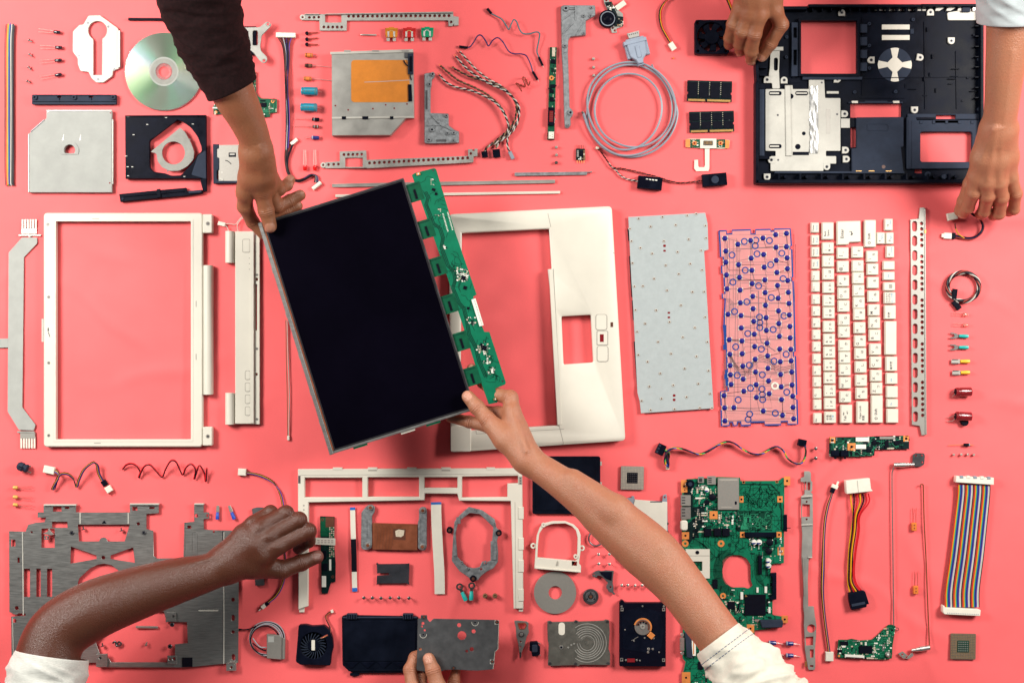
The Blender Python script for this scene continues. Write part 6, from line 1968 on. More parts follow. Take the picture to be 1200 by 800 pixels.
for k, (x, y, a, lb) in enumerate(((98, 620.5, 100, "dark screw on the paper in the chassis window, left of two"), (142.5, 622, 100, "dark screw on the paper in the chassis window, right of two"), (120.5, 757, 100, "dark screw on the paper near the sleeve in the chassis opening"))):
 tag(tiny_screw(x, y, -a, "dark_metal", 5, 3.0), lb, "screw", "screws inside the chassis openings")
def clip():
 m = MB()
 m.tube(path([(132, 753, 2), (135, 751, 3), (137, 754, 3.5), (139, 751.5, 3), (142, 753.5, 2), (140, 756, 2), (136, 756.5, 2)], 2, 5), 1.4, "dark_metal", 7)
 m.tube(path([(135, 751, 2), (136.5, 756, 3)], 2, 3), 1.6, "dark_metal", 7)
 m.thing("spring_clip", "tiny twisted dark spring clip in the lower chassis opening", "clip")
 m = MB().lie(171.5, 754, 7, 2.1, -70, [(0, .5), (.2, 1), (.5, 1), (.55, .6), (1, .6)], "tin")
 m.thing("screw", "small bright screw in the lower chassis opening", "screw")
 m = MB().box(172, 734.5, 26, 2.6, 0, 2.6, "tin", 1, 0.5)
 m.thing("metal_rod", "short silver bar just under the dark forearm in the chassis opening", "rod")
clip()
def fist_cable():
 t = T("sensor_cable", "thin dark cable with white plugs passing under the dark fist", "cable", 320, 630)
 for k, c in enumerate(("black", "yellow", "brown", "purple")):
  a = (k - 1.5) * 0.8
  p = [(287, 553.5 + a * .6, 3), (296, 554.5 + a * .6, 3), (308, 558 + a, 3), (320, 565 + a - .3 * a, 3), (328 + a * .6, 577 - a * .3, 3), (331.5 + a * .7, 592, 4), (332.5 + a * .7, 612, 5), (333 + a * .6, 640, 5), (334 + a * .8, 665, 4), (331 + a * .8, 684, 3), (324 + a * .8, 697 + a * .4, 3), (314 + a * .5, 706 + a * .6, 3)]
  MB().tube(path(p, 3, 6), 0.72, "wire_" + c, 5).build("wire", t)
 m = MB().box(283.5, 553, 9.5, 8, 0, 6, "white_nylon", 3, 0.7)
 m.build("plug", t)
 MB().box(312.5, 707.5, 5, 4.5, 0.5, 5, "black_plastic", -40, 0.6).build("sleeve", t)
 m = MB().box(308.8, 710.2, 6, 4.5, 0, 5, "white_nylon", -40, 0.6)
 m.tube([W(307.5, 711.5, 2.2), W(303.3, 715, 2)], 1.0, "white_nylon", 6)
 m.build("plug", t)
fist_cable()
MB().slab(fillet([(295, 596), (300, 594.3), (312, 594.5), (316, 600), (314, 640), (309, 672), (310, 685.5), (299, 686), (297.5, 640), (296, 602)], 1), 0, 4, "plate_grey", bev=0.5).thing("metal_shim", "grey metal piece mostly hidden beneath the dark fist", "metal piece")
def side_board():
 t = T("inverter_card", "narrow dark green card with a white flat cable across it, beside the fist", "circuit board", 384, 650)
 out = [(375, 604.5), (392, 605), (391.8, 640), (393.3, 660), (393, 681.5), (388, 682), (386, 688), (384, 695), (377, 695), (376.3, 660)]
 m = MB().slab(out, 0.6, 2.2, "pcb_dark", bev=0.1)
 m.slab(rect(375.3, 606, 386, 628), 2.2, 2.3, "pcb", bev=0)
 m.slab(rect(381.5, 605.3, 391.7, 617.5), 2.2, 2.5, "cap_brown", bev=0.1)
 traces(m, out, 30, 3, 2.3, "pcb_trace", 0.5)
 m.build("board", t)
 c = MB()
 for x in (386.5, 388.8, 391):
  for k in range(17):
   c.box(x, 618 + 2.1 * k, 1.5, 1.1, 2.3, 3.0, "ceramic" if (k + int(x)) % 4 else "pcb_light", 0, 0)
 o = c.build("solder_parts", t)
 o["kind"] = "stuff"
 for x, y, w, h, mt in ((379.5, 681, 5, 13, "silk"), (386.8, 661.5, 2.4, 13, "silk"), (380, 650, 4, 10, "chip"), (381, 664, 5, 8, "chip")):
  MB().box(x, y, w, h, 2.3, 3.8, mt, 0, 0.2).build("component", t)
 for x, y in ((378, 608.5), (390, 675.5)):
  MB().slab(circ(x, y, 1.8, 14), 2.3, 2.6, "cap_brown", [circ(x, y, .9, 10)], bev=0).build("mounting_ring", t)
 b = MB().slab([(369, 629.5), (393, 630.5), (393, 638.7), (369, 637.5)], 4.2, 4.7, "white_film", bev=0.1)
 for k in range(5):
  b.slab(rect(372 + 4 * k, 632.6, 374.6 + 4 * k, 633.4), 4.7, 4.75, "trace_grey", bev=0)
  b.slab(rect(372 + 4 * k, 635, 374.6 + 4 * k, 635.8), 4.7, 4.75, "trace_grey", bev=0)
 b.build("flat_cable", t)
side_board()
def flat_cable(label, pts, w, ends, mid=None, roll=0.0):
 t = T("flat_cable", label, "flat cable", pts[0][0], pts[0][1])
 P = path(pts, 1, 8)
 MB().ribbon(P, w, "white_film", th=0.4).build("strip", t)
 for i0, i1, mt in ends:
  n = len(P)
  a, b = int(i0 * (n - 1)), max(int(i1 * (n - 1)), int(i0 * (n - 1)) + 1)
  MB().ribbon([p + Vector((0, 0, .00042)) for p in P[a:b + 1]], w + 0.3, mt, th=0.3).build("end_tab" if mt == "tab_blue" else "tape", t)
flat_cable("slim white flat cable with a black middle and blue ends, beside the narrow card", [(413.2, 594, 1), (413.8, 620, 1.5), (414.8, 650, 2), (415.3, 675, 1.5), (415.8, 692.5, 1)], 8.0, [(0, .06, "tab_blue"), (.94, 1, "tab_blue"), (.37, .69, "rubber")])
flat_cable("wide white flat cable with one blue end, beside the octagonal ring", [(511, 588, 1), (511.5, 610, 2.5), (513, 640, 3), (514.8, 670, 2.5), (515.3, 695.5, 1)], 16.2, [(0, .03, "tab_blue")])
def copper_cooler():
 t = T("copper_cooler", "brown copper plate held between two grey metal arms with corner screws", "heat spreader", 461, 620)
 for o in ([(430, 592), (436, 590.5), (439.5, 594), (439, 600), (436, 604), (436.2, 636), (435.5, 642), (430, 644), (424.5, 643.5), (423, 640), (423.5, 600)],
   [(491, 596), (494, 593.5), (499, 594), (500.3, 598), (500, 640), (498.5, 644.5), (494, 645), (489.5, 642), (489.5, 612), (491, 608)]):
  m = MB().slab(fillet(o, 2), 2.5, 5, "cast_metal", bev=0.6)
  xs = [p[0] for p in o]
  mx = sum(xs) / len(xs)
  m.slab(rect(mx - 2.4, 608, mx - 1.6, 634), 5, 5.6, "cast_metal", bev=0.2)
  m.build("arm", t)
 m = MB().slab([(436.5, 612.5), (489.3, 614), (489, 644.5), (436.5, 643.5)], 2.5, 6, "copper", bev=0.3)
 m.slab([(461, 619), (475.5, 619.3), (475.2, 632.5), (460.8, 632)], 6, 6.1, "cap_brown", bev=0)
 m.slab([(463, 622), (467, 620), (474, 621), (473, 627), (470, 629), (464, 628.5)], 6.1, 6.3, "ceramic", bev=0.1)
 for k in range(6):
  m.ribbon([W(440 + 3.6 * k, 613.5 + 0.1 * k, 6.02), W(443 + 3.6 * k, 620, 6.02), W(441 + 3.6 * k, 643, 6.02)], 0.4, "cap_brown", th=0.05)
 m.build("plate", t)
 for x, y in ((434, 594.5), (430.8, 638.8), (495.3, 598), (494.8, 640.5)):
  s = MB().slab(circ(x, y, 3.0, 18), 5, 7.5, "tin", bev=0.5)
  s.slab(circ(x, y, 1.8, 14), 7.5, 8.2, "copper", bev=0.3)
  s.build("screw", t)
copper_cooler()
def clear_cover():
 t = T("dark_window", "small smoky clear plastic cover with notched corners, above the row of screws", "plastic cover", 460, 672)
 MB().slab([(441.5, 658.5), (443, 660.5), (477, 660), (479.8, 659.5), (479, 683), (480, 685), (476.5, 683), (444, 683.3), (441.3, 685), (441.8, 674), (455.5, 673.3), (455.5, 671), (441.8, 671.3)], 3, 4.2, "smoke_plastic", bev=0.3).build("sheet", t)
 for x, y in ((442, 660.5), (478.6, 661.3), (478.3, 682.5), (442.5, 683)):
  MB().slab(circ(x, y, 1.2, 10), 0, 4.0, "smoke_plastic").build("peg", t)
clear_cover()
proto = screw_up(427, 699, "screw", 1.9, 9)
pick(proto, group="row of dark upright screws")
repeats(proto, [(427, 699, 0), (437, 699, 10), (447, 699.3, 30), (457.7, 699, 50), (468, 699, 20), (479.7, 699.3, 5)],
  ["dark screw standing on the paper, first in the row from the flat cable", "dark screw standing on the paper, second in the row from the slim flat cable", "dark screw standing on the paper, third in the row from the slim flat cable",
  "dark screw standing on the paper, fourth in the row from the slim flat cable", "dark screw standing on the paper, fifth in the row from the slim flat cable", "dark screw standing on the paper, last of the row, nearest the wide flat cable"])
def octagon():
 t = T("fan_ring", "grey cast octagonal ring frame with three black rubber feet", "ring frame", 557, 637)
 q = lambda x, y: (380 + x / 2.964, 530 + y / 2.964)
 out = [q(*p) for p in ((502, 189), (548, 200), (592, 232), (598, 262), (606, 268), (605, 290), (600, 305), (604, 345), (603, 380), (588, 402), (566, 412), (545, 428), (533, 444), (512, 446), (500, 432), (470, 412), (443, 376), (447, 300), (452, 240), (470, 218))]
 inn = [q(*p) for p in ((505, 210), (540, 214), (572, 244), (587, 260), (582, 320), (580, 352), (584, 372), (566, 380), (548, 378), (540, 398), (520, 402), (498, 398), (478, 380), (463, 362), (460, 330), (457, 280), (466, 240))]
 m = MB().slab(fillet(out, 1.2), 2, 6.5, "cast_metal", [fillet(inn, 1.2), circ(*q(559, 382), 1.8, 12), circ(*q(545, 405), 1.4, 12)], bev=0.6)
 for x, y, w, h in ((588, 340, 7, 22), (455, 345, 4, 10), (466, 236, 5, 8)):
  c = q(x, y)
  m.box(c[0], c[1], w, h, 6.5, 8, "cast_metal", 0, 0.4)
 m.build("casting", t)
 for x, y, r in ((435, 270, 3.6), (606, 280, 3.6), (517, 438, 3.9)):
  c = q(x, y)
  b = MB().slab(circ(c[0], c[1], r, 24), 0, 9, "rubber", bev=1)
  b.slab(circ(c[0], c[1], r * .45, 14), 9, 9.4, "cap_brown", bev=0.1)
  b.build("rubber_foot", t)
 for x, y in ((477, 382), (497, 404), (556, 384), (523, 200), (590, 248)):
  c = q(x, y)
  b = MB().slab(circ(c[0], c[1], 2.0, 16), 6.5, 8, "cast_metal", [circ(c[0], c[1], 0.8, 10)], bev=0.3)
  b.build("screw_boss", t)
octagon()
crimp("teal ring terminal with a dark ring, left of two, tilted", 541.5, 693.5, 21, "cyan_plastic", "ring", 65, "teal ring terminals", 3.4)
crimp("teal ring terminal standing straight, right of two", 552.6, 692.5, 20, "cyan_plastic", "ring", 92, "teal ring terminals", 3.4)
for x, lb in ((568.5, "small beige bushing, nearer to the ring terminals"), (580, "small beige bushing, nearer to the white frame leg")):
 m = MB().slab(circ(x, 698, 2.9, 8), 0, 5, "wire_tan", bev=0.5)
 m.slab(circ(x, 697.6, 2.2, 16), 5, 7, "wire_tan", [circ(x, 697.6, 1.0, 12)], bev=0.3)
 m.thing("bushing", lb, "bushing", "beige bushings")
def battery_cover():
 t = T("memory_cover", "navy black plastic access cover with two hinge clips, left of the held metal plate", "plastic cover", 445, 753)
 m = MB().slab(fillet([(400.5, 722), (404, 720.5), (489, 722), (490.5, 725), (489, 784), (487, 788), (416, 788.5), (409, 786), (401.3, 779)], 1.5), 0, 5, "navy_plastic", bev=1.2)
 m.slab(fillet([(402.5, 727), (487.5, 728), (486.5, 774), (403.5, 774.5)], 2), 5, 6, "navy_plastic", bev=0.8)
 for k in range(4):
  x = 412 + 19 * k
  m.slab([(x - 9, 775.2), (x + 9, 775.2), (x, 783)], 5, 6.2, "black_plastic", bev=0.8)
 m.slab(rect(408, 784, 487, 786), 5, 6.5, "navy_plastic", bev=0.4)
 m.slab(rect(402, 722.3, 489, 724), 5, 7, "slate_plastic", bev=0.4)
 m.build("cover", t)
 for x in (412, 478):
  c = MB().slab(rrect(x - 6, 719, x + 6, 725.5, 1), 0, 9, "slate_plastic", bev=1)
  for k in range(4):
   c.slab(rect(x - 5 + 2.8 * k, 719.6, x - 3.6 + 2.8 * k, 724.8), 9, 9.6, "black_plastic", bev=0.1)
  c.build("hinge_clip", t)
 MB().slab(rrect(410, 788.3, 421, 791.5, 1), 0, 4, "navy_plastic", bev=0.5).build("catch", t)
battery_cover()
PLATE_Z = 46.0
def held_plate():
 t = T("drive_cover_plate", "dark grey metal drive cover with round red holes, held by the hand at the bottom", "metal plate", 536, 752, z=PLATE_Z)
 q = lambda x, y: (400 + x / 4, 600 + y / 4)
 out = [q(*p) for p in ((358, 498), (372, 496), (372, 482), (402, 482), (403, 500), (415, 514), (432, 498), (728, 504), (740, 508), (736, 640), (722, 652), (718, 690), (712, 735), (640, 741), (600, 740), (540, 736), (484, 738), (470, 744), (400, 746), (352, 740), (356, 620))]
 holes = [circ(*q(565, 577), 5.2, 26), circ(*q(552, 528), 2.4, 18), circ(*q(620, 557), 2.4, 18), circ(*q(611, 641), 2.5, 18), circ(*q(588, 650), 1.7, 14), circ(*q(382, 520), 1.8, 14), circ(*q(391, 552), 1.3, 12), circ(*q(370, 641), 1.8, 14), circ(*q(378, 534), 1.2, 12)]
 m = MB().slab(fillet(out, .8), PLATE_Z - 1.6, PLATE_Z, "plate_grey", holes, bev=0.25)
 for x, y in ((384, 572), (627, 515)):
  c = q(x, y)
  m.slab(circ(c[0], c[1], 4.0, 24, -20, 200), PLATE_Z, PLATE_Z + 0.5, "pale_metal", [circ(c[0], c[1], 3.4, 20, -20, 200)[::-1]] if False else [], bev=0.1) if False else m.ribbon([W(x_, y_, PLATE_Z) for x_, y_ in circ(c[0], c[1], 3.9, 20, -10, 190)], 0.9, "pale_metal", th=0.4)
  m.slab(circ(c[0], c[1], 0.9, 10), PLATE_Z, PLATE_Z + 0.1, "black_plastic", bev=0)
 m.ribbon([W(*q(x, y), PLATE_Z) for x, y in ((738, 510), (734, 640), (720, 652), (716, 690), (711, 734))], 0.8, "pale_metal", th=0.3)
 m.build("sheet", t)
 for x, y, s in ((729, 514, 1), (707, 699, 1), (387, 490, 1), (526, 728, 0)):
  c = q(x, y)
  b = MB()
  if s:
   b.slab(rect(c[0] - 2.6, c[1] - 2.2, c[0] + 2.6, c[1] + 3), PLATE_Z, PLATE_Z + 0.8, "pale_metal" if x > 500 else "plate_grey", bev=0.2)
  b.slab(circ(c[0], c[1], 2.2, 16), PLATE_Z + 0.8, PLATE_Z + 1.6, "dark_metal", bev=0.2)
  b.slab(circ(c[0], c[1], 1.0, 12), PLATE_Z + 1.6, PLATE_Z + 1.7, "copper", bev=0)
  b.build("corner_screw", t)
held_plate()
def actuator():
 t = T("head_actuator", "silver hard disk actuator arm tapering to a point, beside the drive lid", "actuator arm", 611, 745)
 q = lambda x, y: (600 + x / 4, 600 + y / 4)
 out = [q(*p) for p in ((10, 508), (24, 506), (66, 510), (78, 516), (76, 545), (80, 560), (68, 585), (60, 620), (46, 655), (44, 676), (36, 680), (34, 655), (30, 620), (20, 580), (18, 545))]
 m = MB().slab(fillet(out, .8), 2, 5, "tin", [[q(*p) for p in ((26, 518), (62, 516), (68, 528), (60, 546), (34, 546))], circ(*q(41, 606), 1.1, 12), circ(*q(40, 630), 0.9, 12)], bev=0.4)
 m.build("arm", t)
 c = q(44, 572)
 b = MB().slab(circ(c[0], c[1], 3.4, 24), 0, 8, "dark_metal", bev=0.5)
 b.slab(circ(c[0], c[1], 2.0, 18), 8, 8.8, "tin", bev=0.3)
 b.build("pivot", t)
 MB().ribbon([W(*q(x, y), 5) for x, y in ((28, 520), (60, 518), (68, 528), (58, 545), (36, 546), (28, 522))], 1.2, "copper", th=1).build("coil", t)
 MB().slab([q(*p) for p in ((34, 655), (44, 655), (43, 682), (36, 682))], 5, 6, "dark_metal", bev=0.2).build("head_tip", t)
actuator()
def small_block():
 t = T("power_jack", "small black socket block between the actuator arm and the drive lid", "socket", 627, 760)
 m = MB().slab(fillet([(621, 752), (630, 751.5), (631.5, 757), (633, 757.5), (633, 766), (631, 768), (624, 769), (622.5, 763), (620.5, 762)], 1), 0, 9, "black_plastic", bev=1)
 m.slab(rrect(623.5, 755, 630, 764, 1.5), 9, 10.5, "slate_plastic", bev=0.8)
 m.build("body", t)
 for y in (753, 766.5):
  MB().box(631.5, y, 4, 1.2, 0.5, 2, "tin", 30).build("contact", t)
small_block()
def dark_panel():
 t = T("access_cover", "flat navy black panel beneath the long bare forearm", "plastic panel", 664, 568)
 m = MB().slab(rrect(624, 534.5, 703.5, 602, 2.5), 0, 4, "navy_plastic", bev=0.9)
 m.slab(rrect(628, 538, 699.5, 598, 2), 4, 5, "navy_plastic", bev=0.7)
 m.build("panel", t)
 for y in (543, 567):
  MB().slab(rect(703.3, y - 2.4, 705.2, y + 2.4), 0, 3, "pale_metal", bev=0.3).build("catch", t)
dark_panel()
def cpu(label, x0, y0, x1, y1, sub, core, ang=0):
 t = T("processor", label, "processor chip", (x0 + x1) / 2, (y0 + y1) / 2)
 c = ((x0 + x1) / 2, (y0 + y1) / 2)
 w = x1 - x0
 m = MB().slab(turn(rrect(x0, y0, x1, y1, .8), ang, c), 0, 2.4, sub, bev=0.2)
 rnd = random.Random(5)
 n = 15
 for i in range(n):
  for j in range(n):
   u, v = x0 + w * (i + .7) / (n + .4), y0 + (y1 - y0) * (j + .7) / (n + .4)
   if max(abs(u - c[0]), abs(v - c[1])) > w * 0.24:
    p = turn([(u, v)], ang, c)[0]
    m.box(p[0], p[1], 0.8, 0.8, 2.4, 2.75, "gold" if sub == "cpu_brown" else "ceramic", 0, 0)
 m.build("substrate", t)
 m = MB().slab(turn(rect(c[0] - w * .23, c[1] - w * .23, c[0] + w * .23, c[1] + w * .23), ang, c), 2.4, 3.0, "pcb_trace" if core != "chip" else "chip", bev=0.1)
 for i in range(5):
  for j in range(5):
   p = turn([(c[0] + (i - 2) * w * .085, c[1] + (j - 2) * w * .085)], ang, c)[0]
   m.box(p[0], p[1], w * .055, w * .04, 3.0, 3.9, core if core != "chip" else "dark_metal", 0, 0)
 m.build("core", t)
cpu("small grey green processor chip with a dark core, above the forearm", 727.5, 546, 754.5, 573.5, "disc_grey", "chip", 1)
cpu("brown processor chip with a pinned core, at the lower right corner", 1114, 742, 1143.5, 772, "cpu_brown", "tin", 1)
def touch_plate():
 t = T("touchpad_plate", "white touchpad plate in a silver bracket, mostly under the bare forearm", "touchpad", 750, 625)
 m = MB().slab([(744, 585), (782, 588), (781.5, 640), (740, 648), (736, 620)], 2, 4, "white_film", bev=0.4)
 m.build("pad", t)
 b = MB().slab([(726, 584), (740, 583), (740, 581), (743, 581), (744, 586), (760, 586.3), (776, 587), (777, 580), (781, 578.5), (782, 588), (783, 636), (776, 655), (741, 655), (738, 663), (733, 665), (730, 660), (725, 657), (724.5, 645), (728, 640), (736, 640), (738, 600), (736, 590), (727, 588)], 0, 2.6, "cable_grey",
    [circ(733, 660.5, 1.4, 12), circ(779, 582.5, 1.2, 12)], bev=0.4)
 for y in (612, 622):
  b.slab(rect(781, y, 783.6, y + 2.4), 2, 3, "dark_metal", bev=0.1)
 b.slab(rect(762, 587, 776, 588.2), 4, 4.3, "slate_plastic", bev=0)
 b.build("bracket", t)
touch_plate()
def white_arch():
 t = T("speaker_bracket", "cream plastic arch bracket with two side lugs, above the grey disc", "plastic bracket", 653, 641)
 q = lambda x, y: (600 + x / 4, 600 + y / 4)
 out = [q(*p) for p in ((105, 262), (112, 150), (116, 110), (130, 72), (148, 52), (190, 42), (250, 42), (290, 58), (312, 80), (322, 105), (322, 180), (314, 240), (324, 252), (323, 283), (220, 274), (106, 264))]
 inn = [q(*p) for p in ((119, 212), (122, 150), (128, 100), (146, 72), (170, 60), (190, 54), (250, 52), (282, 66), (300, 86), (308, 120), (306, 205), (300, 228), (250, 224))]
 m = MB().slab(fillet(out, .8), 0, 8, "white_plastic", [fillet(inn, .8), [q(*p) for p in ((282, 230), (305, 232), (304, 252), (282, 250))]], bev=0.6)
 m.slab([q(*p) for p in ((110, 256), (322, 276), (322, 282), (108, 264))], 8, 10, "white_plastic", bev=0.4)
 m.slab([q(*p) for p in ((208, 248), (214, 228), (214, 250))], 8, 9.5, "groove", bev=0.2)
 m.build("arch", t)
 for x, y in ((100, 157), (328, 168)):
  c = q(x, y)
  MB().slab(circ(c[0], c[1], 3.4, 20) if True else [], 1, 5, "white_plastic", [circ(c[0], c[1], 1.5, 14)], bev=0.5).build("side_lug", t)
 for x, y in ((148, 60), (299, 208)):
  c = q(x, y)
  b = MB().slab(circ(c[0], c[1], 2.6, 18), 0, 9.5, "white_plastic", [circ(c[0], c[1], 1.0, 12)], bev=0.4)
  b.build("screw_boss", t)
white_arch()
MB().slab(circ(650.5, 694, 24.8, 56), 0, 1.6, "disc_grey", [circ(650.7, 694, 7.8, 32)], bev=0.2).thing("platter", "flat grey disk platter with a round centre hole", "disk platter")
P = [W(698.5 + 8.6 * math.cos(R(a)), 630.5 + 8.6 * math.sin(R(a)), 2) for a in range(0, 361, 12)]
MB().tube(P, 1.3, "dark_metal", 8).thing("metal_ring", "thin dark metal ring touching the bare forearm", "ring")
def hub_disc():
 t = T("spindle_hub", "small dark round hub with a drilled centre, right of the platter", "hub", 692.5, 699)
 m = MB().slab(circ(692.3, 699, 9.2, 36), 0, 4, "dark_metal", bev=0.8)
 m.slab(circ(692.3, 699, 6.3, 30), 4, 5, "plate_grey", [circ(692.3, 699, 3.2, 20)], bev=0.4)
 m.slab(circ(692.3, 699, 1.8, 14), 4, 6, "cap_brown", bev=0.3)
 m.build("disc", t)
 for k in range(3):
  a = 120 * k + 30
  MB().slab(circ(692.3 + 4.8 * math.cos(R(a)), 699 + 4.8 * math.sin(R(a)), 0.9, 10), 5, 5.3, "chip", bev=0).build("screw_hole", t)
hub_disc()
proto = pick(screw_up(701.2, 648.5, "screw_pale", 1.7, 8), group="pale screws under the metal ring")
repeats(proto, [(701.2, 648.5, 0), (713.8, 648.2, 30), (701.3, 659.5, 45), (713.8, 659.8, 15)],
  ["pale standing screw under the metal ring, upper left of four", "pale standing screw under the metal ring, upper right of four", "pale standing screw above the black arm bracket, lower left of four", "pale standing screw above the black arm bracket, lower right of four"])
proto = pick(screw_up(728, 684.5, "screw_pale", 1.6, 8), group="row of pale screws above the black hard drive")
repeats(proto, [(728, 684.5, 0), (735.3, 684.3, 20), (743.8, 684.8, 40), (752, 684.5, 60), (760.5, 684.6, 10)],
  ["pale standing screw above the black hard drive, first from the black arm bracket", "pale standing screw above the black hard drive, second from the black arm bracket", "pale standing screw above the black hard drive, middle of the row of five",
  "pale standing screw above the black hard drive, fourth from the black arm bracket", "pale standing screw above the black hard drive, nearest the bare forearm"])
def black_bracket():
 q = lambda x, y: (600 + x / 4, 600 + y / 4)
 t = T("voice_coil_bracket", "small black hooked metal bracket between the loose screws and the hub", "metal bracket", 708, 681)
 out = [q(*p) for p in ((376, 300), (380, 284), (392, 276), (408, 272), (420, 276), (440, 272), (478, 274), (474, 300), (472, 330), (476, 350), (476, 374), (484, 380), (478, 388), (468, 376), (456, 374), (444, 356), (442, 344), (450, 330), (438, 318), (420, 300), (404, 296), (394, 306))]
 m = MB().slab(fillet(out, .6), 0, 4, "plate_grey", [circ(*q(462, 350), 1.2, 12), circ(*q(384, 290), .9, 10)], bev=0.5)
 m.slab([q(*p) for p in ((410, 278), (470, 278), (466, 320), (440, 310), (420, 292))], 4, 5.2, "black_plastic", bev=0.4)
 m.build("plate", t)
black_bracket()
def hdd_lid():
 t = T("drive_cover", "dull steel hard drive lid pressed with concentric rings, beside the black drive", "metal lid", 678, 753)
 q = lambda x, y: (600 + x / 4, 600 + y / 4)
 out = fillet([q(*p) for p in ((166, 510), (180, 508), (182, 514), (290, 512), (296, 506), (308, 508), (314, 512), (430, 508), (436, 503), (455, 505), (458, 560), (453, 640), (460, 660), (460, 716), (440, 716), (320, 714), (310, 720), (290, 716), (180, 720), (168, 715), (172, 620), (168, 600), (166, 560))], .8)
 m = MB().slab(out, 0, 4, "hdd_lid", bev=0.6)
 c = q(352, 612)
 # concentric pressed ridges
 for i, r in enumerate((8.5, 11.5, 14, 16.5, 19, 22.5)):
  a0, a1 = (-148, 178) if i < 2 else ((-140, 150) if i < 4 else (-128, 128))
  mb = [W(c[0] + r * math.cos(R(a)), c[1] + r * math.sin(R(a)), 3.9) for a in np.linspace(a0, a1, 46)]
  m.tube(mb, 0.85, "steel", 6)
 m.slab(circ(c[0], c[1], 7.3, 30), 4, 5, "hdd_lid", bev=0.6)
 m.slab(circ(c[0], c[1], 2.5, 20), 5, 5.3, "hdd_lid", bev=0.2)
 m.build("sheet", t)
 MB().slab(rrect(q(218, 0)[0], q(0, 516)[1], q(248, 0)[0], q(0, 575)[1], 3.4), 4, 4.4, "white_film", bev=0.1).build("sticker", t)
 for x, y in ((180, 516), (447, 512), (178, 708), (450, 706), (300, 512), (298, 709)):
  p = q(x, y)
  MB().slab(circ(p[0], p[1], 1.8, 14), 4, 4.6, "dark_metal", bev=0.2).build("corner_screw", t)
 p = q(231, 632)
 b = MB().slab(circ(p[0], p[1], 2.4, 18), 4, 4.6, "tin", bev=0.2)
 b.slab(circ(p[0], p[1], 1.2, 12), 4.6, 4.8, "chip", bev=0)
 b.build("pivot_screw", t)
 for x, y in ((264, 634), (278, 622), (291, 616)):
  p = q(x, y)
  MB().slab(circ(p[0], p[1], 1.2, 12), 4, 4.8, "steel", bev=0.3).build("dimple", t)
hdd_lid()
def hdd():
 t = T("hard_drive", "black hard drive body with a silver spindle and orange flex, beside the dull steel lid", "hard drive", 752, 742)
 q = lambda x, y: (600 + x / 4, 600 + y / 4)
 out = fillet([q(*p) for p in ((504, 424), (510, 412), (520, 412), (530, 424), (700, 424), (708, 412), (718, 412), (722, 426), (721, 722), (504, 721))], .8)
 m = MB().slab(out, 0, 10, "black_gloss", bev=0.6)
 m.slab(fillet([q(*p) for p in ((514, 470), (600, 440), (700, 470), (712, 560), (700, 640), (640, 660), (520, 640))], 3), 10, 10.5, "black_plastic", bev=0.4)
 m.build("case", t)
 c = q(613, 537)
 s = MB().slab(circ(c[0], c[1], 9.6, 36), 10.5, 12, "tin", bev=0.5)
 s.slab(circ(c[0], c[1], 3, 20), 12, 13.2, "steel", [circ(c[0], c[1], 1, 12)], bev=0.4)
 sp = s.build("spindle", t)
 f = MB()
 for r, mt in ((9.8, "copper_pad"), (7.2, "cap_brown")):
  f.ribbon([W(c[0] + r * math.cos(R(a)), c[1] + r * math.sin(R(a)), 12.2) for a in range(-165, 35, 8)], 2.4, mt, th=0.4)
 p = q(652, 577)
 f.box(p[0], p[1], 7, 6.5, 10.6, 12.4, "copper_pad", 40, 0.3)
 f.build("flex", t)
 for k in range(4):
  a = -150 + 34 * k
  MB().slab(circ(c[0] + 5.8 * math.cos(R(a)), c[1] + 5.8 * math.sin(R(a)), 1.2, 12), 12, 12.6, "chip", bev=0.1).build("screw_hole", sp)
 for x, y, r in ((514, 440, 1.2), (712, 440, 1.2), (612, 440, .9), (640, 640, 1.8), (638, 655, 1.4), (572, 602, 1.0), (622, 588, 1.0), (530, 550, .9), (534, 692, 1.2), (585, 692, 1.2), (600, 694, 1.0), (660, 640, 1.3), (690, 655, 1.0), (665, 590, 1.0)):
  p = q(x, y)
  MB().slab(circ(p[0], p[1], r, 12), 10.5, 11.3, "tin", bev=0.2).build("rivet", t)
 for x, y in ((516, 455), (711, 455), (514, 690), (711, 692)):
  p = q(x, y)
  b = MB().slab(rect(p[0] - 1.8, p[1] - 2, p[0] + 1.8, p[1] + 2), 10.5, 11.4, "tin", [circ(p[0], p[1], 1.0, 12)], bev=0.2)
  b.build("corner_lug", t)
 p = q(558, 693)
 MB().slab(rect(p[0] - 4.6, p[1] - 2.2, p[0] + 4.6, p[1] + 2.2), 10.5, 11.5, "cap_red", bev=0.2).build("terminal_block", t)
 m = MB()
 for a, b in (((574, 592), (592, 582)), ((575, 594), (560, 600))):
  m.ribbon([W(*q(*a), 10.6), W(*q(*b), 10.6)], 0.7, "disc_grey", th=0.1)
 m.build("etched_line", t)
hdd()
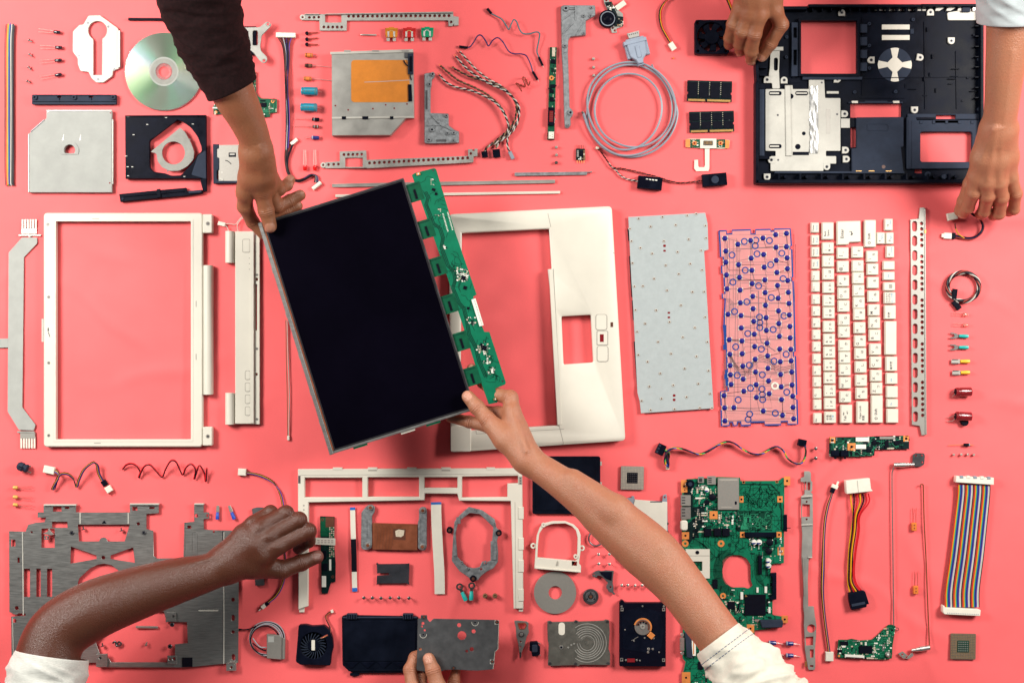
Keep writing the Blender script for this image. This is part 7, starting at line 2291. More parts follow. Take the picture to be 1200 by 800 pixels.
def coil_box():
 t = T("antenna_module", "loop of thin grey cable attached to a small grey box, beside the chassis corner", "antenna", 314, 752)
 for k in range(5):
  r = 20.5 - 0.9 * k
  cx, cy = 313 - 0.5 * k, 747 + 0.8 * k
  p = [(cx + r * (1 + .03 * math.sin(a + k)) * math.cos(a), cy + r * (.98 + .05 * math.cos(2 * a + k)) * math.sin(a), 2 + 1.2 * k + math.sin(a * 2)) for a in np.linspace(R(50 + 12 * k), R(395 - 8 * k), 26)]
  MB().tube(path(p, 2, 3), 0.75, "wire_grey" if k in (0, 2, 3) else "wire_black", 6).build("wire", t)
 MB().tube(path([(281, 737, 1.5), (287, 737.2, 2), (294, 736, 3), (300, 733, 4)], 2, 5), 0.8, "wire_black", 6).build("wire", t)
 for s in (-1, 1):
  MB().tube(path([(296, 750 + 3 * s, 4), (304, 758 + s, 5), (312, 760 + 2 * s, 5)], 3, 5), 0.8, "wire_black" if s > 0 else "wire_grey", 6).build("wire", t)
 MB().lie(281.5, 737, 5, 1.3, 2, [(0, .7), (.2, 1), (.8, 1), (1, .7)], "chip").build("end_plug", t)
 b = MB().slab([(312.5, 743), (327, 744), (330, 746), (329.5, 772.5), (312.5, 771)], 0, 9, "disc_grey", bev=0.8)
 b.slab(rect(314, 745, 321, 752), 9, 9.2, "grey_paint", bev=0)
 b.build("box", t)
 MB().slab([(330, 746), (334, 748), (333.5, 772), (329.6, 772)], 0, 6, "disc_grey", bev=0.6).build("flange", t)
coil_box()
def blower():
 t = T("blower_fan", "black square blower fan with radial vanes and a thin coloured lead", "fan", 369, 755)
 m = MB().slab(fillet([(350, 732), (358, 731.5), (366, 733.5), (380, 732.5), (386, 738), (389.5, 747), (390.5, 758), (388, 768), (387, 779.5), (352, 778.5), (346.5, 775)], 2), 0, 11, "black_plastic", [circ(367.5, 756, 15.5, 40)], bev=1)
 m.slab(circ(367.5, 756, 15.7, 40), 0, 3, "black_plastic", bev=0)
 m.build("housing", t)
 for k in range(22):
  a = 360 / 22 * k
  pts = [(367.5 + r * math.cos(R(a + (r - 6) * 2.2)), 756 + r * math.sin(R(a + (r - 6) * 2.2))) for r in (6, 9, 12, 15)]
  MB().ribbon([W(x, y, 4) for x, y in pts], 0.9, "slate_plastic", th=6).build("vane", t)
 hub = MB().slab(circ(367.5, 756, 7, 30), 3, 11.5, "black_plastic", bev=0.8).build("hub", t)
 MB().slab(rrect(365, 749.5, 369, 761.5, .8), 11.5, 11.9, "white_film", bev=0.1).build("sticker", hub)
 for k, c in enumerate(("black", "copper_pad", "rust")):
  p = [(375 + k, 748 - k * .6, 11.5), (381 + k * .5, 746 - k, 11.5), (386 + k * .5, 742, 8), (386.5 + k * .4, 735, 5), (383 + k * .4, 727, 3), (381.5 + k * .5, 722, 2), (384 + k * .3, 718.5 + k * .5, 2), (388, 716 + k * .6, 2)]
  MB().tube(path(p, 2, 6), 0.75, ("wire_" + c) if c != "copper_pad" else c, 5).build("wire", t)
 MB().box(389, 716, 3, 3.5, 0, 3.5, "white_nylon", -20, 0.4).build("plug", t)
blower()
# ================================================================ bottom right
def twisted_loom():
 t = T("wire_loom", "long wavy multicoloured twisted cable with black plugs at both ends", "cable", 860, 530)
 pts = [(779, 527, 5), (783, 531, 6), (782, 539, 4), (782.5, 547, 3), (779, 541, 5), (780, 533, 7), (784, 526.5, 8), (791, 524.5, 7), (801, 526, 4), (812, 530, 3), (821, 531.5, 3), (832, 527, 3), (842, 520.5, 4), (852, 517, 5), (861, 519.5, 4), (871, 526.5, 3), (882, 531.5, 3), (893, 531, 3),
  (903, 525, 3), (911, 523, 4), (918, 528, 4), (922, 536, 3), (929, 541.5, 3), (937, 543, 4), (942, 538, 5), (944, 529, 6), (943, 522, 6)]
 P = path(pts, 3, 6)
 for k, c in enumerate(("black", "black", "green", "yellow", "blue", "black", "navy", "brown")):
  MB().tube(twisted(P, 2.0, 38, k, 8), 0.9, "wire_" + c, 6).build("strand", t)
 for x, y, a in ((774.5, 526.5, 25), (940.5, 518.8, 12)):
  m = MB().box(x, y, 9.5, 12.5 if x < 800 else 8, 0, 8, "black_plastic", a, 0.8)
  if x < 800:
   for k in range(3):
    p = turn([(x - 3, y - 4 + 4 * k)], a, (x, y))[0]
    m.box(p[0], p[1], 2.6, 2.4, 8, 8.2, "slate_plastic", a, 0)
  m.build("plug", t)
 MB().box(782.5, 548, 4, 4, 0, 4, "ceramic", 0, 0.4).build("end_clip", t)
twisted_loom()
pick(screw_up(955.2, 525, "screw", 2.0, 6), label="dark screw right of the loom's end plug, upper of two", group="two screws beside the audio board")
pick(screw_up(955.2, 536.3, "screw", 2.0, 6), label="dark screw right of the loom's end plug, lower of two", group="two screws beside the audio board")
def motherboard():
 t = T("motherboard", "large green laptop circuit board with a big round corner cut-out, under the forearm", "circuit board", 860, 680)
 out = [(799.5, 563), (806, 561), (838, 560), (840, 558.5), (867, 559), (868, 563.3), (913, 563), (917, 559.5), (919.3, 560), (919, 602), (918.6, 659.5), (904.3, 660.3), (903, 671), (905.3, 690), (905.3, 720), (916.5, 722), (918.5, 729), (902, 736.5), (884.5, 738), (884, 749), (880, 760), (884, 775), (884, 815), (800, 815),
  (800.5, 788), (803.5, 775), (800, 771), (800.5, 700), (799.3, 640)]
 hole = fillet([(847, 656), (853, 651), (860, 649.8), (868, 650.3), (875, 654), (879.5, 661), (880, 680), (882.3, 686), (877, 689.5), (872, 687.8), (858, 688), (850, 683.5), (846.5, 676)], 2)
 m = MB().slab(out, 1.0, 2.8, "pcb_bright", [hole], bev=0.1)
 hs = [hole]
 z = 2.85
 m.slab(rect(862, 598, 905, 622), 2.8, 2.9, "pcb_trace", bev=0)
 m.slab([(868, 566), (904, 566.5), (914, 577), (916.5, 600), (916, 620), (914.6, 620), (914.8, 600), (912.5, 578), (903, 568.5), (868, 568)], 2.8, 2.9, "pcb_trace", bev=0)
 for k in range(13):
  r = 18.5 + 0.95 * k
  m.ribbon([W(863 + r * .9 * math.cos(R(a)), 669 + r * 1.08 * math.sin(R(a)), z) for a in np.linspace(95 + 2 * k, 262 - 3 * k, 20)], 0.8, "pcb_trace", th=0.05)
 for k in range(7):
  m.ribbon([W(x, y, z) for x, y in ((836 - 1.1 * k, 650 - k), (826 - 1.1 * k, 638 - 0.6 * k), (808, 640 - 2.2 * k))], 0.7, "pcb_trace", th=0.05)
 for k in range(6):
  m.ribbon([W(x, y, z) for x, y in ((884 + 1.1 * k, 652), (884 + 1.1 * k, 672), (889 + 1.1 * k, 682), (898, 688 + 1.2 * k))], 0.7, "pcb_trace", th=0.05)
 traces(m, out, 460, 21, z, "pcb_trace", 0.6, hs, 4)
 traces(m, rect(869, 569, 911, 596), 90, 22, z, "pcb_trace", 0.6, hs, 2.2)
 traces(m, rect(862, 599, 905, 621), 60, 23, z + .06, "pcb_light", 0.5, hs, 2.5)
 m.slab([(872, 605), (880, 605), (880, 611), (876, 613), (876, 620), (868, 620), (868, 616), (872, 613)], 2.9, 2.95, "pcb_light", bev=0)
 m.build("board", t)
 m = MB()
 regs = [([(802, 562), (842, 560), (842, 596), (828, 608), (812, 616), (812, 578), (802, 578)], 260, 1), (rect(822, 600, 868, 622), 170, 2), (rect(812, 610, 826, 632), 44, 3), (rect(878, 628, 917, 658), 120, 4),
   (rect(850, 690, 872, 735), 170, 5), (rect(880, 716, 904, 735), 50, 6), (rect(898, 660, 904, 716), 40, 7), (rect(812, 740, 846, 812), 110, 8), (rect(838, 700, 850, 736), 50, 9), (rect(872, 600, 904, 620), 14, 10), (rect(803, 684, 846, 740), 100, 11), (rect(866, 738, 882, 800), 40, 12)]
 big = [rect(841, 560, 867, 598), rect(831, 597, 842, 608), rect(803, 643, 832, 678), rect(873, 696, 898, 721), hole]
 for poly, n, sd in regs:
  smd(m, poly, n, 40 + sd, 2.8, big, mats=["silk", "ceramic", "chip", "chip", "pcb_dark", "tin", "pcb_dark"])
 o = m.build("solder_parts", t)
 o["kind"] = "stuff"
 dk = MB()
 for p in ([(803, 615), (824, 600), (826, 612), (816, 626), (804, 642)], [(801, 562), (812, 562), (812, 606), (803, 606)], [(812, 594), (826, 592), (826, 600), (812, 606)]):
  dk.slab(p, 2.8, 2.92, "pcb_dark", bev=0)
 dk.build("dark_area", t)
 s = MB().slab([(841.2, 560), (866, 559.5), (866.3, 597), (841.4, 597)], 3, 7, "disc_grey", bev=0.5)
 s.slab(rect(842.5, 562, 845, 564), 7, 7.3, "steel", bev=0.1)
 s.slab(rrect(861, 587, 863.5, 591, 1), 7, 7.1, "black_plastic", bev=0)
 s.slab(rect(843, 561, 864.5, 563), 7, 7.2, "groove", bev=0)
 s.slab(rect(845, 593.5, 858, 594.3), 7, 7.1, "groove", bev=0)
 s.build("card_slot", t)
 for x0, y0, x1, y1, mt, h in ((798, 580, 809.5, 592.5, "disc_grey", 9), (798, 594, 809.5, 608, "tin", 9), (829, 557.5, 839, 567.5, "disc_grey", 8), (818, 558, 825, 565.5, "disc_grey", 7)):
  s = MB().slab(rrect(x0, y0, x1, y1, .5), 2.8, h, mt, bev=0.5)
  n = 3
  for k in range(n):
   if x1 - x0 > y1 - y0 or True:
    s.slab(rect(x0 + 1, y0 + 2 + (y1 - y0 - 3) * k / n, x0 + 5, y0 + 3.4 + (y1 - y0 - 3) * k / n), h, h + 0.15, "dark_metal", bev=0)
  s.build("port", t)
 MB().slab(rrect(797.5, 609.5, 806, 621.5, 3), 2.8, 9, "white_nylon", bev=1.5).build("power_socket", t)
 b = MB().slab(circ(809, 567, 5, 24), 2.8, 9, "black_plastic", bev=0.8)
 b.slab(circ(809, 567, 2.4, 16), 9, 9.5, "slate_plastic", bev=0.3)
 b.build("audio_jack", t)
 pads = [rect(798, 562, 805.5, 577), rect(831.5, 598.5, 841, 607.8), rect(866.5, 581, 871.3, 588.5), rect(911, 581, 917.2, 588.3), rect(799, 623, 807.5, 631.5), rect(867.3, 622.8, 873, 629.5), rect(910, 622.8, 916, 629.5), rect(911.3, 640.8, 919, 650), rect(918.8, 558, 926, 568.3), rect(875.2, 731, 883.8, 741), rect(916, 721, 923.3, 729.5), rect(799, 787, 809, 800), rect(870, 563, 873, 566), rect(909, 562.5, 912, 565.5)]
 for k, p in enumerate(pads):
  c = ((p[0][0] + p[1][0]) / 2, (p[0][1] + p[2][1]) / 2)
  b = MB().slab(p, 2.8 if k not in (8, 10) else 1.2, 3.1, "copper_pad", bev=0)
  b.slab(circ(c[0], c[1], 1.3, 12), 3.1, 3.2, "chip", bev=0)
  b.build("screw_pad", t)
 for x, y, r in ((803, 636.5, 4), (845, 636.5, 4), (847.3, 697.8, 3.6)):
  b = MB().slab(circ(x, y, r, 24), 2.8, 3.1, "copper_pad", [circ(x, y, r * .38, 14)], bev=0)
  b.build("mounting_ring", t)
 for x, y in ((855, 638), (857.5, 695.8)):
  MB().slab(circ(x, y, 2.2, 16), 2.8, 3.0, "pcb_trace", bev=0).build("mounting_ring", t)
 MB().slab(rrect(873, 623.5, 910, 629.3, .5), 2.8, 8, "navy_plastic", bev=0.6).build("memory_slot", t)
 s = MB().slab(rect(803.5, 643.3, 831.8, 677.5), 2.8, 7, "white_plastic", [rect(812.3, 657.6, 823, 668.7)], bev=0.4)
 s.slab(circ(817.3, 647, 2.2, 16), 7, 7.8, "black_plastic", bev=0.3)
 s.slab(rect(804, 650.5, 831.5, 651.2), 7, 7.2, "groove", bev=0)
 s.build("cpu_socket", t)
 for x in (829.5, 841, 851):
  MB().box(x, 623.6, 8.6, 9, 2.8, 8, "chip", 0, 0.8).build("inductor", t)
 b = MB().slab([(918.5, 603), (922.5, 603), (922.5, 622.5), (918.5, 622.5)], 1, 8, "black_plastic", bev=0.6)
 b.tube([W(922, 618.3, 3), W(926.5, 618.3, 3)], 0.6, "chip", 6)
 b.build("side_socket", t)
 b = MB().slab([(903, 671.5), (910, 671), (910, 702), (903, 703), (902, 700), (905, 698), (905, 676), (902, 674)], 1, 8, "black_plastic", bev=0.6)
 b.build("drive_socket", t)
 for x, y, r in ((883.3, 634.5, 3.0), (889.3, 634.5, 3.0), (900.2, 656.3, 2.9), (900.2, 662, 2.9), (828, 573.5, 2.6)):
  b = MB().lathe(W(x, y, 2.8), (0, 0, 1), [(0, r * 1.35), (6, r * 1.35), (6.6, r * 1.2)], "silk", 20)
  b.slab(circ(x, y, r, 18, 20, 160), 9.4, 9.6, "cap_navy", bev=0)
  b.build("can_capacitor", t)
 for x, y, r in ((901.5, 635, 4.0), (900.5, 645.5, 3.8), (834.5, 582, 4.2), (828, 588, 3)):
  MB().lathe(W(x, y, 2.8), (0, 0, 1), [(0, r * 1.35), (4.5, r * 1.35), (5.5, r * 1.0)], "chip", 20).build("inductor", t)
 b = MB().slab(rect(873, 696.3, 897.5, 720.5), 2.8, 5.2, "chip", bev=0.3)
 b.build("main_chip", t)
 MB().slab([(873.5, 696), (876, 698.5), (873, 699)], 5.2, 5.3, "gold", bev=0).build("corner_mark", t)
 b = MB().slab(fillet([(890.5, 726.5), (917, 726), (918, 729), (917, 735), (893, 735.5)], 1.5), 2.8, 10, "slate_plastic", bev=1.2)
 b.build("plug_socket", t)
 for p in (rect(896, 687, 899, 694.5), rect(867.8, 693.5, 871, 702), rect(886.5, 688, 889, 694), rect(900.5, 711, 903, 718)):
  MB().slab(p, 2.8, 5, "silk", bev=0.3).build("white_component", t)
 MB().slab(rect(888.8, 651, 893, 672.5), 2.8, 7, "chip", bev=0.4).build("flat_socket", t)
 MB().box(857, 709, 9, 9, 2.8, 4.4, "chip", 0, 0.3).build("chip", t)
 MB().box(838, 684, 6, 11, 2.8, 4.4, "chip", 0, 0.3).build("chip", t)
 v = MB().slab(rect(797, 747, 802, 762), 3, 10, "tin", bev=0.6)
 for y in (743.5, 765):
  v.slab(circ(799.5, y, 2.2, 14), 3, 7, "tin", bev=0.4)
 v.build("video_port", t)
 MB().slab([(802.5, 741), (809.5, 741), (812, 771), (805, 770)], 2.8, 8, "slate_plastic", bev=0.6).build("port_housing", t)
 b = MB().slab(rect(810.5, 745, 815.5, 768), 2.8, 7, "silk", bev=0.4)
 b.slab(rect(812.3, 747, 813.5, 766), 7, 7.1, "copper_pad", bev=0)
 b.build("flat_socket", t)
 MB().slab(rect(818, 775, 824, 784), 2.8, 5, "chip", bev=0.3).build("chip", t)
motherboard()
def long_bracket():
 t = T("side_bracket", "long irregular silver metal bracket standing right of the motherboard", "metal bracket", 948, 668)
 q = lambda x, y: (780 + x / 4.444, 540 + y / 4.444)
 u = lambda x, y: (780 + x / 5.0, 640 + y / 5.0)
 out = [q(722, 52), q(750, 52), q(757, 62), q(757, 100), q(765, 110), q(764, 155), q(757, 160), q(766, 172), q(768, 330), q(764, 440), q(764, 505), q(746, 506), q(744, 560), q(741, 620), u(836, 350), u(868, 350), u(874, 400), u(884, 460), u(882, 520), u(876, 600), u(878, 700), u(874, 722), u(840, 722), u(834, 712), u(826, 664), u(816, 600), u(814, 520), u(810, 460), u(812, 400), u(806, 350),
  q(718, 640), q(712, 560), q(708, 505), q(712, 380), q(708, 330), q(706, 185), q(724, 172), q(722, 110), q(704, 108), q(704, 88), q(722, 82)]
 holes = [[q(*p) for p in ((724, 108), (734, 108), (734, 150), (724, 150))], [q(*p) for p in ((739, 110), (754, 110), (754, 152), (739, 152))], [q(*p) for p in ((712, 224), (752, 226), (752, 290), (712, 290))],
   circ(*q(735, 212), 1.2, 12), circ(*q(735, 303), 1.2, 12), circ(*u(854, 480), 5, 24), [u(*p) for p in ((820, 530), (866, 526), (864, 578), (824, 580))], [u(*p) for p in ((846, 602), (868, 602), (866, 650), (848, 652))], [u(*p) for p in ((846, 694), (866, 694), (866, 706), (846, 706))]]
 m = MB().slab(out, 0, 2.5, "steel", holes, bev=0.3)
 m.slab([q(*p) for p in ((708, 182), (764, 178), (765, 186), (708, 190))], 2.5, 7, "pale_metal", bev=0.4)
 m.slab([q(*p) for p in ((708, 330), (766, 328), (766, 333), (708, 336))], 2.5, 5, "pale_metal", bev=0.3)
 m.slab([q(*p) for p in ((714, 500), (718, 500), (726, 700), (720, 700))], 2.5, 5, "steel", bev=0.3)
 m.slab([q(*p) for p in ((744, 500), (764, 500), (764, 504), (744, 504))], 2.5, 5, "pale_metal", bev=0.3)
 m.build("strip", t)
 c = u(822, 688)
 MB().slab(rect(c[0] - 1, c[1] - 3, c[0] + 1, c[1] + 3), 2, 4, "gold", bev=0.3).build("contact", t)
long_bracket()
for k, (x, y, lb) in enumerate(((905, 752.7, "upper left"), (925.3, 753.5, "upper right"), (906, 765.6, "lower left"), (925.3, 767.5, "lower right"))):
 axial("capacitor", "small navy blue capacitor with a right lead, %s of four beside the long bracket" % lb, "capacitor", x, y, 12, 3.4, "cap_navy", 3, 0, 8, [(0.12, "wire_grey", 1.6)], group="small navy capacitors beside the long bracket")
def thin_cable():
 t = T("switch_cable", "long thin black and yellow cable with white plugs, beside the long bracket", "cable", 972, 670)
 for k, c in enumerate(("black", "yellow", "purple", "brown")):
  a = (k - 1.5) * .7
  p = [(976, 573, 3), (974.5 + a * .6, 580, 3), (970.5 + a, 592, 3), (967 + a, 610, 3), (965.3 + a, 635, 3), (964.5 + a + (.4 * a), 665, 3), (963.8 + a * 1.2, 690, 3), (965.5 + a, 715, 3), (968.5 + a, 740, 3), (971 + a, 758, 3), (972 + a * 1.2, 768, 3)]
  MB().tube(path(p, 3, 6), 0.75, "wire_" + c, 5).build("wire", t)
 MB().box(976, 574.5, 5, 6, 0, 5, "black_plastic", 20, 0.6).build("sleeve", t)
 m = MB().box(978.5, 570, 7.5, 4.5, 0, 5, "white_nylon", 24, 0.6)
 m.box(981.6, 566.5, 2.2, 5.5, 1, 4, "white_nylon", 20, 0.5)
 m.build("plug", t)
 MB().box(972.2, 769, 9.3, 10.8, 0, 6, "white_nylon", 1, 0.7).build("plug", t)
thin_cable()
def power_adapter():
 t = T("power_adapter_cable", "short thick red, yellow and black cable from a wide white plug to a black one", "cable", 1005, 640)
 cols = ["yellow", "black", "red", "yellow", "black", "red", "red"]
 xs0 = [997, 1000.5, 1004, 1007.5, 1011, 1014.5, 1017.5]
 xs1 = [998, 1000, 1001.5, 1003.5, 1005.5, 1007, 1008.5]
 for k, c in enumerate(cols):
  a = xs0[k]
  b = xs1[k]
  z = 3 + 1.4 * (k % 2)
  off = (k - 3)
  p = [(a, 578, z), (a + 0.6 + off * .1, 588, z + 1), (1003 + off * 1.6 + (1.5 if k < 1 else 0), 604, z + 2), (1001.5 + off * 1.35 + (k > 4) * 1.2, 622, z + 1.5), (998.2 + off * 1.15 + (k > 4) * 1.5, 645, z + 1), (997 + off * 1.1 + (k > 3) * .8, 668, z + 1), (997.5 + off * 1.3 + (k > 4) * 1.6, 682, z), (b + off * .8, 693, z)]
  MB().tube(path(p, 3, 6), 1.15, "wire_" + c, 7).build("wire", t)
 m = MB().slab(fillet([(991, 563), (1019.5, 560), (1021, 573), (1022.5, 574), (1022.7, 575.5), (995, 578.5), (992.5, 578.8), (992, 577)], .8), 0, 12, "white_nylon", bev=1)
 m.ribbon([W(1004.5, 562.5, 12), W(1006, 577, 12)], 0.8, "groove", th=0.15)
 m.build("plug", t)
 m = MB().slab(fillet([(994.5, 695), (1008.5, 692), (1009.5, 691.3), (1014, 692.5), (1017, 702), (1018.7, 707.5), (1016, 707.5), (1015.5, 711), (998, 714.3), (995.5, 704)], .8), 0, 9, "black_plastic", bev=0.8)
 m.slab(turn(rect(998, 706, 1014, 709), -11, (1006, 707.5)), 9, 9.6, "slate_plastic", bev=0.4)
 m.build("plug", t)
power_adapter()
def audio_board():
 t = T("audio_board", "narrow dark green board with orange screw pads and two jacks, above the power cable", "circuit board", 1018, 524)
 q = lambda x, y: (960 + x / 5.717, 500 + y / 5.714)
 out = [q(*p) for p in ((68, 68), (300, 66), (372, 62), (560, 58), (604, 60), (602, 148), (372, 150), (370, 192), (240, 200), (80, 202), (66, 190))]
 m = MB().slab(out, 1, 2.6, "pcb_dark", bev=0.1)
 m.slab([q(*p) for p in ((74, 74), (240, 70), (240, 160), (80, 165))], 2.6, 2.7, "pcb_trace", bev=0)
 traces(m, out, 60, 4, 2.72, "pcb_light", 0.5)
 m.build("board", t)
 s = MB()
 smd(s, out, 150, 4, 2.6, mats=["silk", "ceramic", "chip", "chip", "tin"])
 o = s.build("solder_parts", t)
 o["kind"] = "stuff"
 for x0, y0, x1, y1 in ((70, 68, 108, 108), (190, 108, 244, 158), (564, 58, 602, 98)):
  p = rect(*q(x0, y0), *q(x1, y1))
  c = q((x0 + x1) / 2, (y0 + y1) / 2)
  b = MB().slab(p, 2.6, 3.1, "copper_pad", bev=0.1)
  b.slab(circ(c[0], c[1], 1.6, 14), 3.1, 3.2, "chip", bev=0)
  b.build("screw_pad", t)
 for x in (108, 172):
  a = q(x, 180)
  b = MB().box(a[0], a[1] - 0.5, 9.5, 6.8, 2.6, 9, "black_plastic", 0, 0.8)
  b.lie(a[0], a[1] + 4.0, 5, 2.1, 90, [(0, 1), (.8, 1), (1, .8)], "chip", z=5.5)
  b.lie(a[0], a[1] + 5.4, 1.2, 1.4, 90, [(0, 1), (1, .8)], "silk", z=5.5)
  b.build("audio_jack", t)
 for x0, y0, x1, y1, mt in ((246, 70, 334, 98, "silk"), (246, 118, 314, 148, "silk"), (406, 66, 510, 82, "disc_grey"), (440, 92, 466, 140, "chip"), (505, 92, 540, 120, "chip"), (358, 92, 384, 118, "chip"), (320, 148, 350, 172, "chip")):
  MB().slab(rect(*q(x0, y0), *q(x1, y1)), 2.6, 5 if mt != "chip" else 4.2, mt, bev=0.3).build("component", t)
audio_board()
def hinge_rod(label, rod, barrel, plate_pts, holes, base):
 t = T("hinge_rod", label, "hinge", base[0], base[1], "screen hinge rods")
 MB().tube(path(rod, 2, 8), 1.05, "brushed_steel" if base[0] < 1060 else "copper", 7).build("rod", t)
 (x0, y0), (x1, y1) = barrel
 d = (W(x1, y1, 4) - W(x0, y0, 4))
 L = d.length * 1000
 m = MB().lathe(W(x0, y0, 4), d, [(0, 3.4), (.3, 3.9), (L * .25, 3.9), (L * .26, 4.4), (L * .55, 4.4), (L * .56, 3.6), (L * .75, 3.6), (L * .77, 2.8), (L, 2.8)], "tin", 22)
 m.build("barrel", t)
 MB().slab(fillet(plate_pts, 1.2), 1, 3, "dark_metal" if base[0] < 1060 else "disc_grey", [circ(x, y, 1.2, 12) for x, y in holes], bev=0.3).build("leaf", t)
hinge_rod("long thin steel hinge rod with a dark leaf plate at its top", [(1047.5, 546, 4), (1046.3, 551, 3), (1045.3, 560, 2), (1046, 620, 2), (1046.7, 680, 2), (1047.3, 733, 2)], ((1047, 544.5), (1071, 544)),
  [(1069, 546), (1070, 532.5), (1073, 530.5), (1083, 530.8), (1084, 534), (1083, 544), (1079, 546.5)], [(1073.5, 533.5), (1080.5, 533.5), (1080.8, 541.5)], (1047, 545))
hinge_rod("long thin coppery hinge rod with a pale leaf plate at its foot", [(1078, 569, 4), (1079.5, 567.3, 4), (1081.5, 567.8, 3), (1082, 572, 2), (1083, 610, 2), (1085, 650, 2), (1086.5, 690, 2), (1088.5, 740, 2), (1089.2, 757, 4)], ((1089.5, 758), (1068, 761.5)),
  [(1052.5, 765.5), (1058, 762.5), (1064.5, 768.5), (1069, 764), (1071, 767.5), (1066, 771.5), (1058, 771)], [(1057.5, 766.5), (1062.5, 769.5)], (1085, 750))
for x, y, lb in ((1071.5, 617, "small orange box capacitor with upright leads, upper of two between the hinge rods"), (1073.5, 691, "small orange box capacitor with upright leads, lower of two between the hinge rods")):
 t = T("film_capacitor", lb, "capacitor", x, y, "orange box capacitors")
 m = MB().slab(rrect(x - 2.9, y - 4.8, x + 2.9, y + 4.8, .9), 0, 5, "cap_orange", bev=0.7)
 for dy in (-1.8, 1.6):
  m.slab(circ(x, y + dy, 0.8, 10), 5, 5.1, "cap_brown", bev=0)
 m.build("body", t)
 for s in (-1, 1):
  MB().tube(path([(x + 1.6 * s, y - 4.6, 2.4), (x + 1.7 * s, y - 12, 2), (x + 2.2 * s, y - 22, 1)], 2, 4), 0.38, "wire_rust", 5).build("lead", t)
def wide_ribbon():
 t = T("ribbon_cable", "wide rainbow ribbon cable between two white plugs at the right edge", "ribbon cable", 1136, 640)
 cols = ["rust", "red", "yellow", "green", "blue", "navy", "purple", "white", "white", "black"] * 4
 n = len(cols)
 m = MB()
 for k, c in enumerate(cols):
  u = (k + .5) / n
  xa, xb = 1121 + 39.5 * u, 1106.5 + 41.5 * u
  bow = 1.6 * math.sin(u * 40)
  pts = [(xa, 568, 5), (xa - 0.3, 580, 4), (xa + (xb - xa) * .3 + .5, 610, 3 + .4 * math.sin(u * 9)), (xa + (xb - xa) * .6, 650, 3.2 + .5 * math.sin(u * 7 + 1)), (xb, 690, 3.4), (xb - .2, 711, 5)]
  m.tube(path(pts, 3, 6), 0.74, "wire_" + c, 5)
 m.build("wires", t)
 m = MB().slab(fillet([(1120.5, 557.5), (1165, 559.5), (1164.8, 568), (1120, 565)], .8), 0, 11, "white_nylon", bev=0.8)
 for k in range(5):
  m.slab(rect(1125 + 8 * k, 557 + .3 * k, 1129 + 8 * k, 560 + .3 * k), 4, 12, "white_nylon" if k % 2 else "cable_grey", bev=0.3)
 m.build("plug", t)
 m = MB().slab(fillet([(1105, 709.5), (1106.5, 709), (1108, 711.5), (1147, 713.5), (1149.5, 714.5), (1148.8, 721.5), (1107, 719.5), (1105, 717)], .8), 0, 11, "white_nylon", bev=0.8)
 for k in range(18):
  m.slab(rect(1110 + 2.1 * k, 717.3 + .1 * k, 1111.1 + 2.1 * k, 718.3 + .1 * k), 11, 11.1, "cable_grey", bev=0)
 m.build("plug", t)
wide_ribbon()
def green_controller():
 t = T("controller_board", "small green board shaped like a boot with a black chip and edge socket", "circuit board", 1015, 755)
 q = lambda x, y: (960 + x / 5, 640 + y / 5)
 out = [q(*p) for p in ((112, 546), (165, 546), (190, 540), (240, 550), (310, 545), (340, 520), (405, 458), (430, 458), (448, 466), (440, 520), (430, 580), (428, 625), (425, 655), (380, 660), (270, 655), (150, 655), (106, 648))]
 m = MB().slab(out, 1, 2.6, "pcb", bev=0.1)
 traces(m, out, 90, 14, 2.65, "pcb_light", 0.5)
 m.build("board", t)
 s = MB()
 smd(s, out, 170, 24, 2.6, mats=["silk", "silk", "ceramic", "chip", "tin"])
 o = s.build("solder_parts", t)
 o["kind"] = "stuff"
 for x0, y0, x1, y1 in ((235, 582, 312, 626), (124, 556, 170, 578), (108, 604, 136, 620)):
  MB().slab(rect(*q(x0, y0), *q(x1, y1)), 2.6, 4.4, "chip", bev=0.3).build("chip", t)
 b = MB().slab([q(*p) for p in ((152, 632), (265, 640), (264, 656), (151, 650))], 2.6, 6, "silk", bev=0.3)
 b.slab([q(*p) for p in ((156, 645), (260, 651), (260, 655), (156, 649))], 6, 6.2, "dark_metal", bev=0)
 b.build("edge_socket", t)
 c = q(404, 632)
 b = MB().slab(circ(c[0], c[1], 3, 18), 2.6, 6, "tin", bev=0.6)
 b.slab(circ(c[0], c[1], 1.2, 12), 6, 6.6, "silk", bev=0.2)
 b.build("coaxial_socket", t)
 c = q(456, 484)
 P = [W(c[0] + 1.8 * math.cos(R(a)), c[1] + 1.8 * math.sin(R(a)), 2) for a in range(-150, 151, 20)]
 MB().tube(P, 0.5, "dark_metal", 6).build("wire_loop", t)
 for x, y in ((392, 480), (116, 640)):
  c = q(x, y)
  MB().slab(circ(c[0], c[1], 1.4, 12), 2.6, 2.9, "copper_pad", bev=0).build("mounting_ring", t)
green_controller()
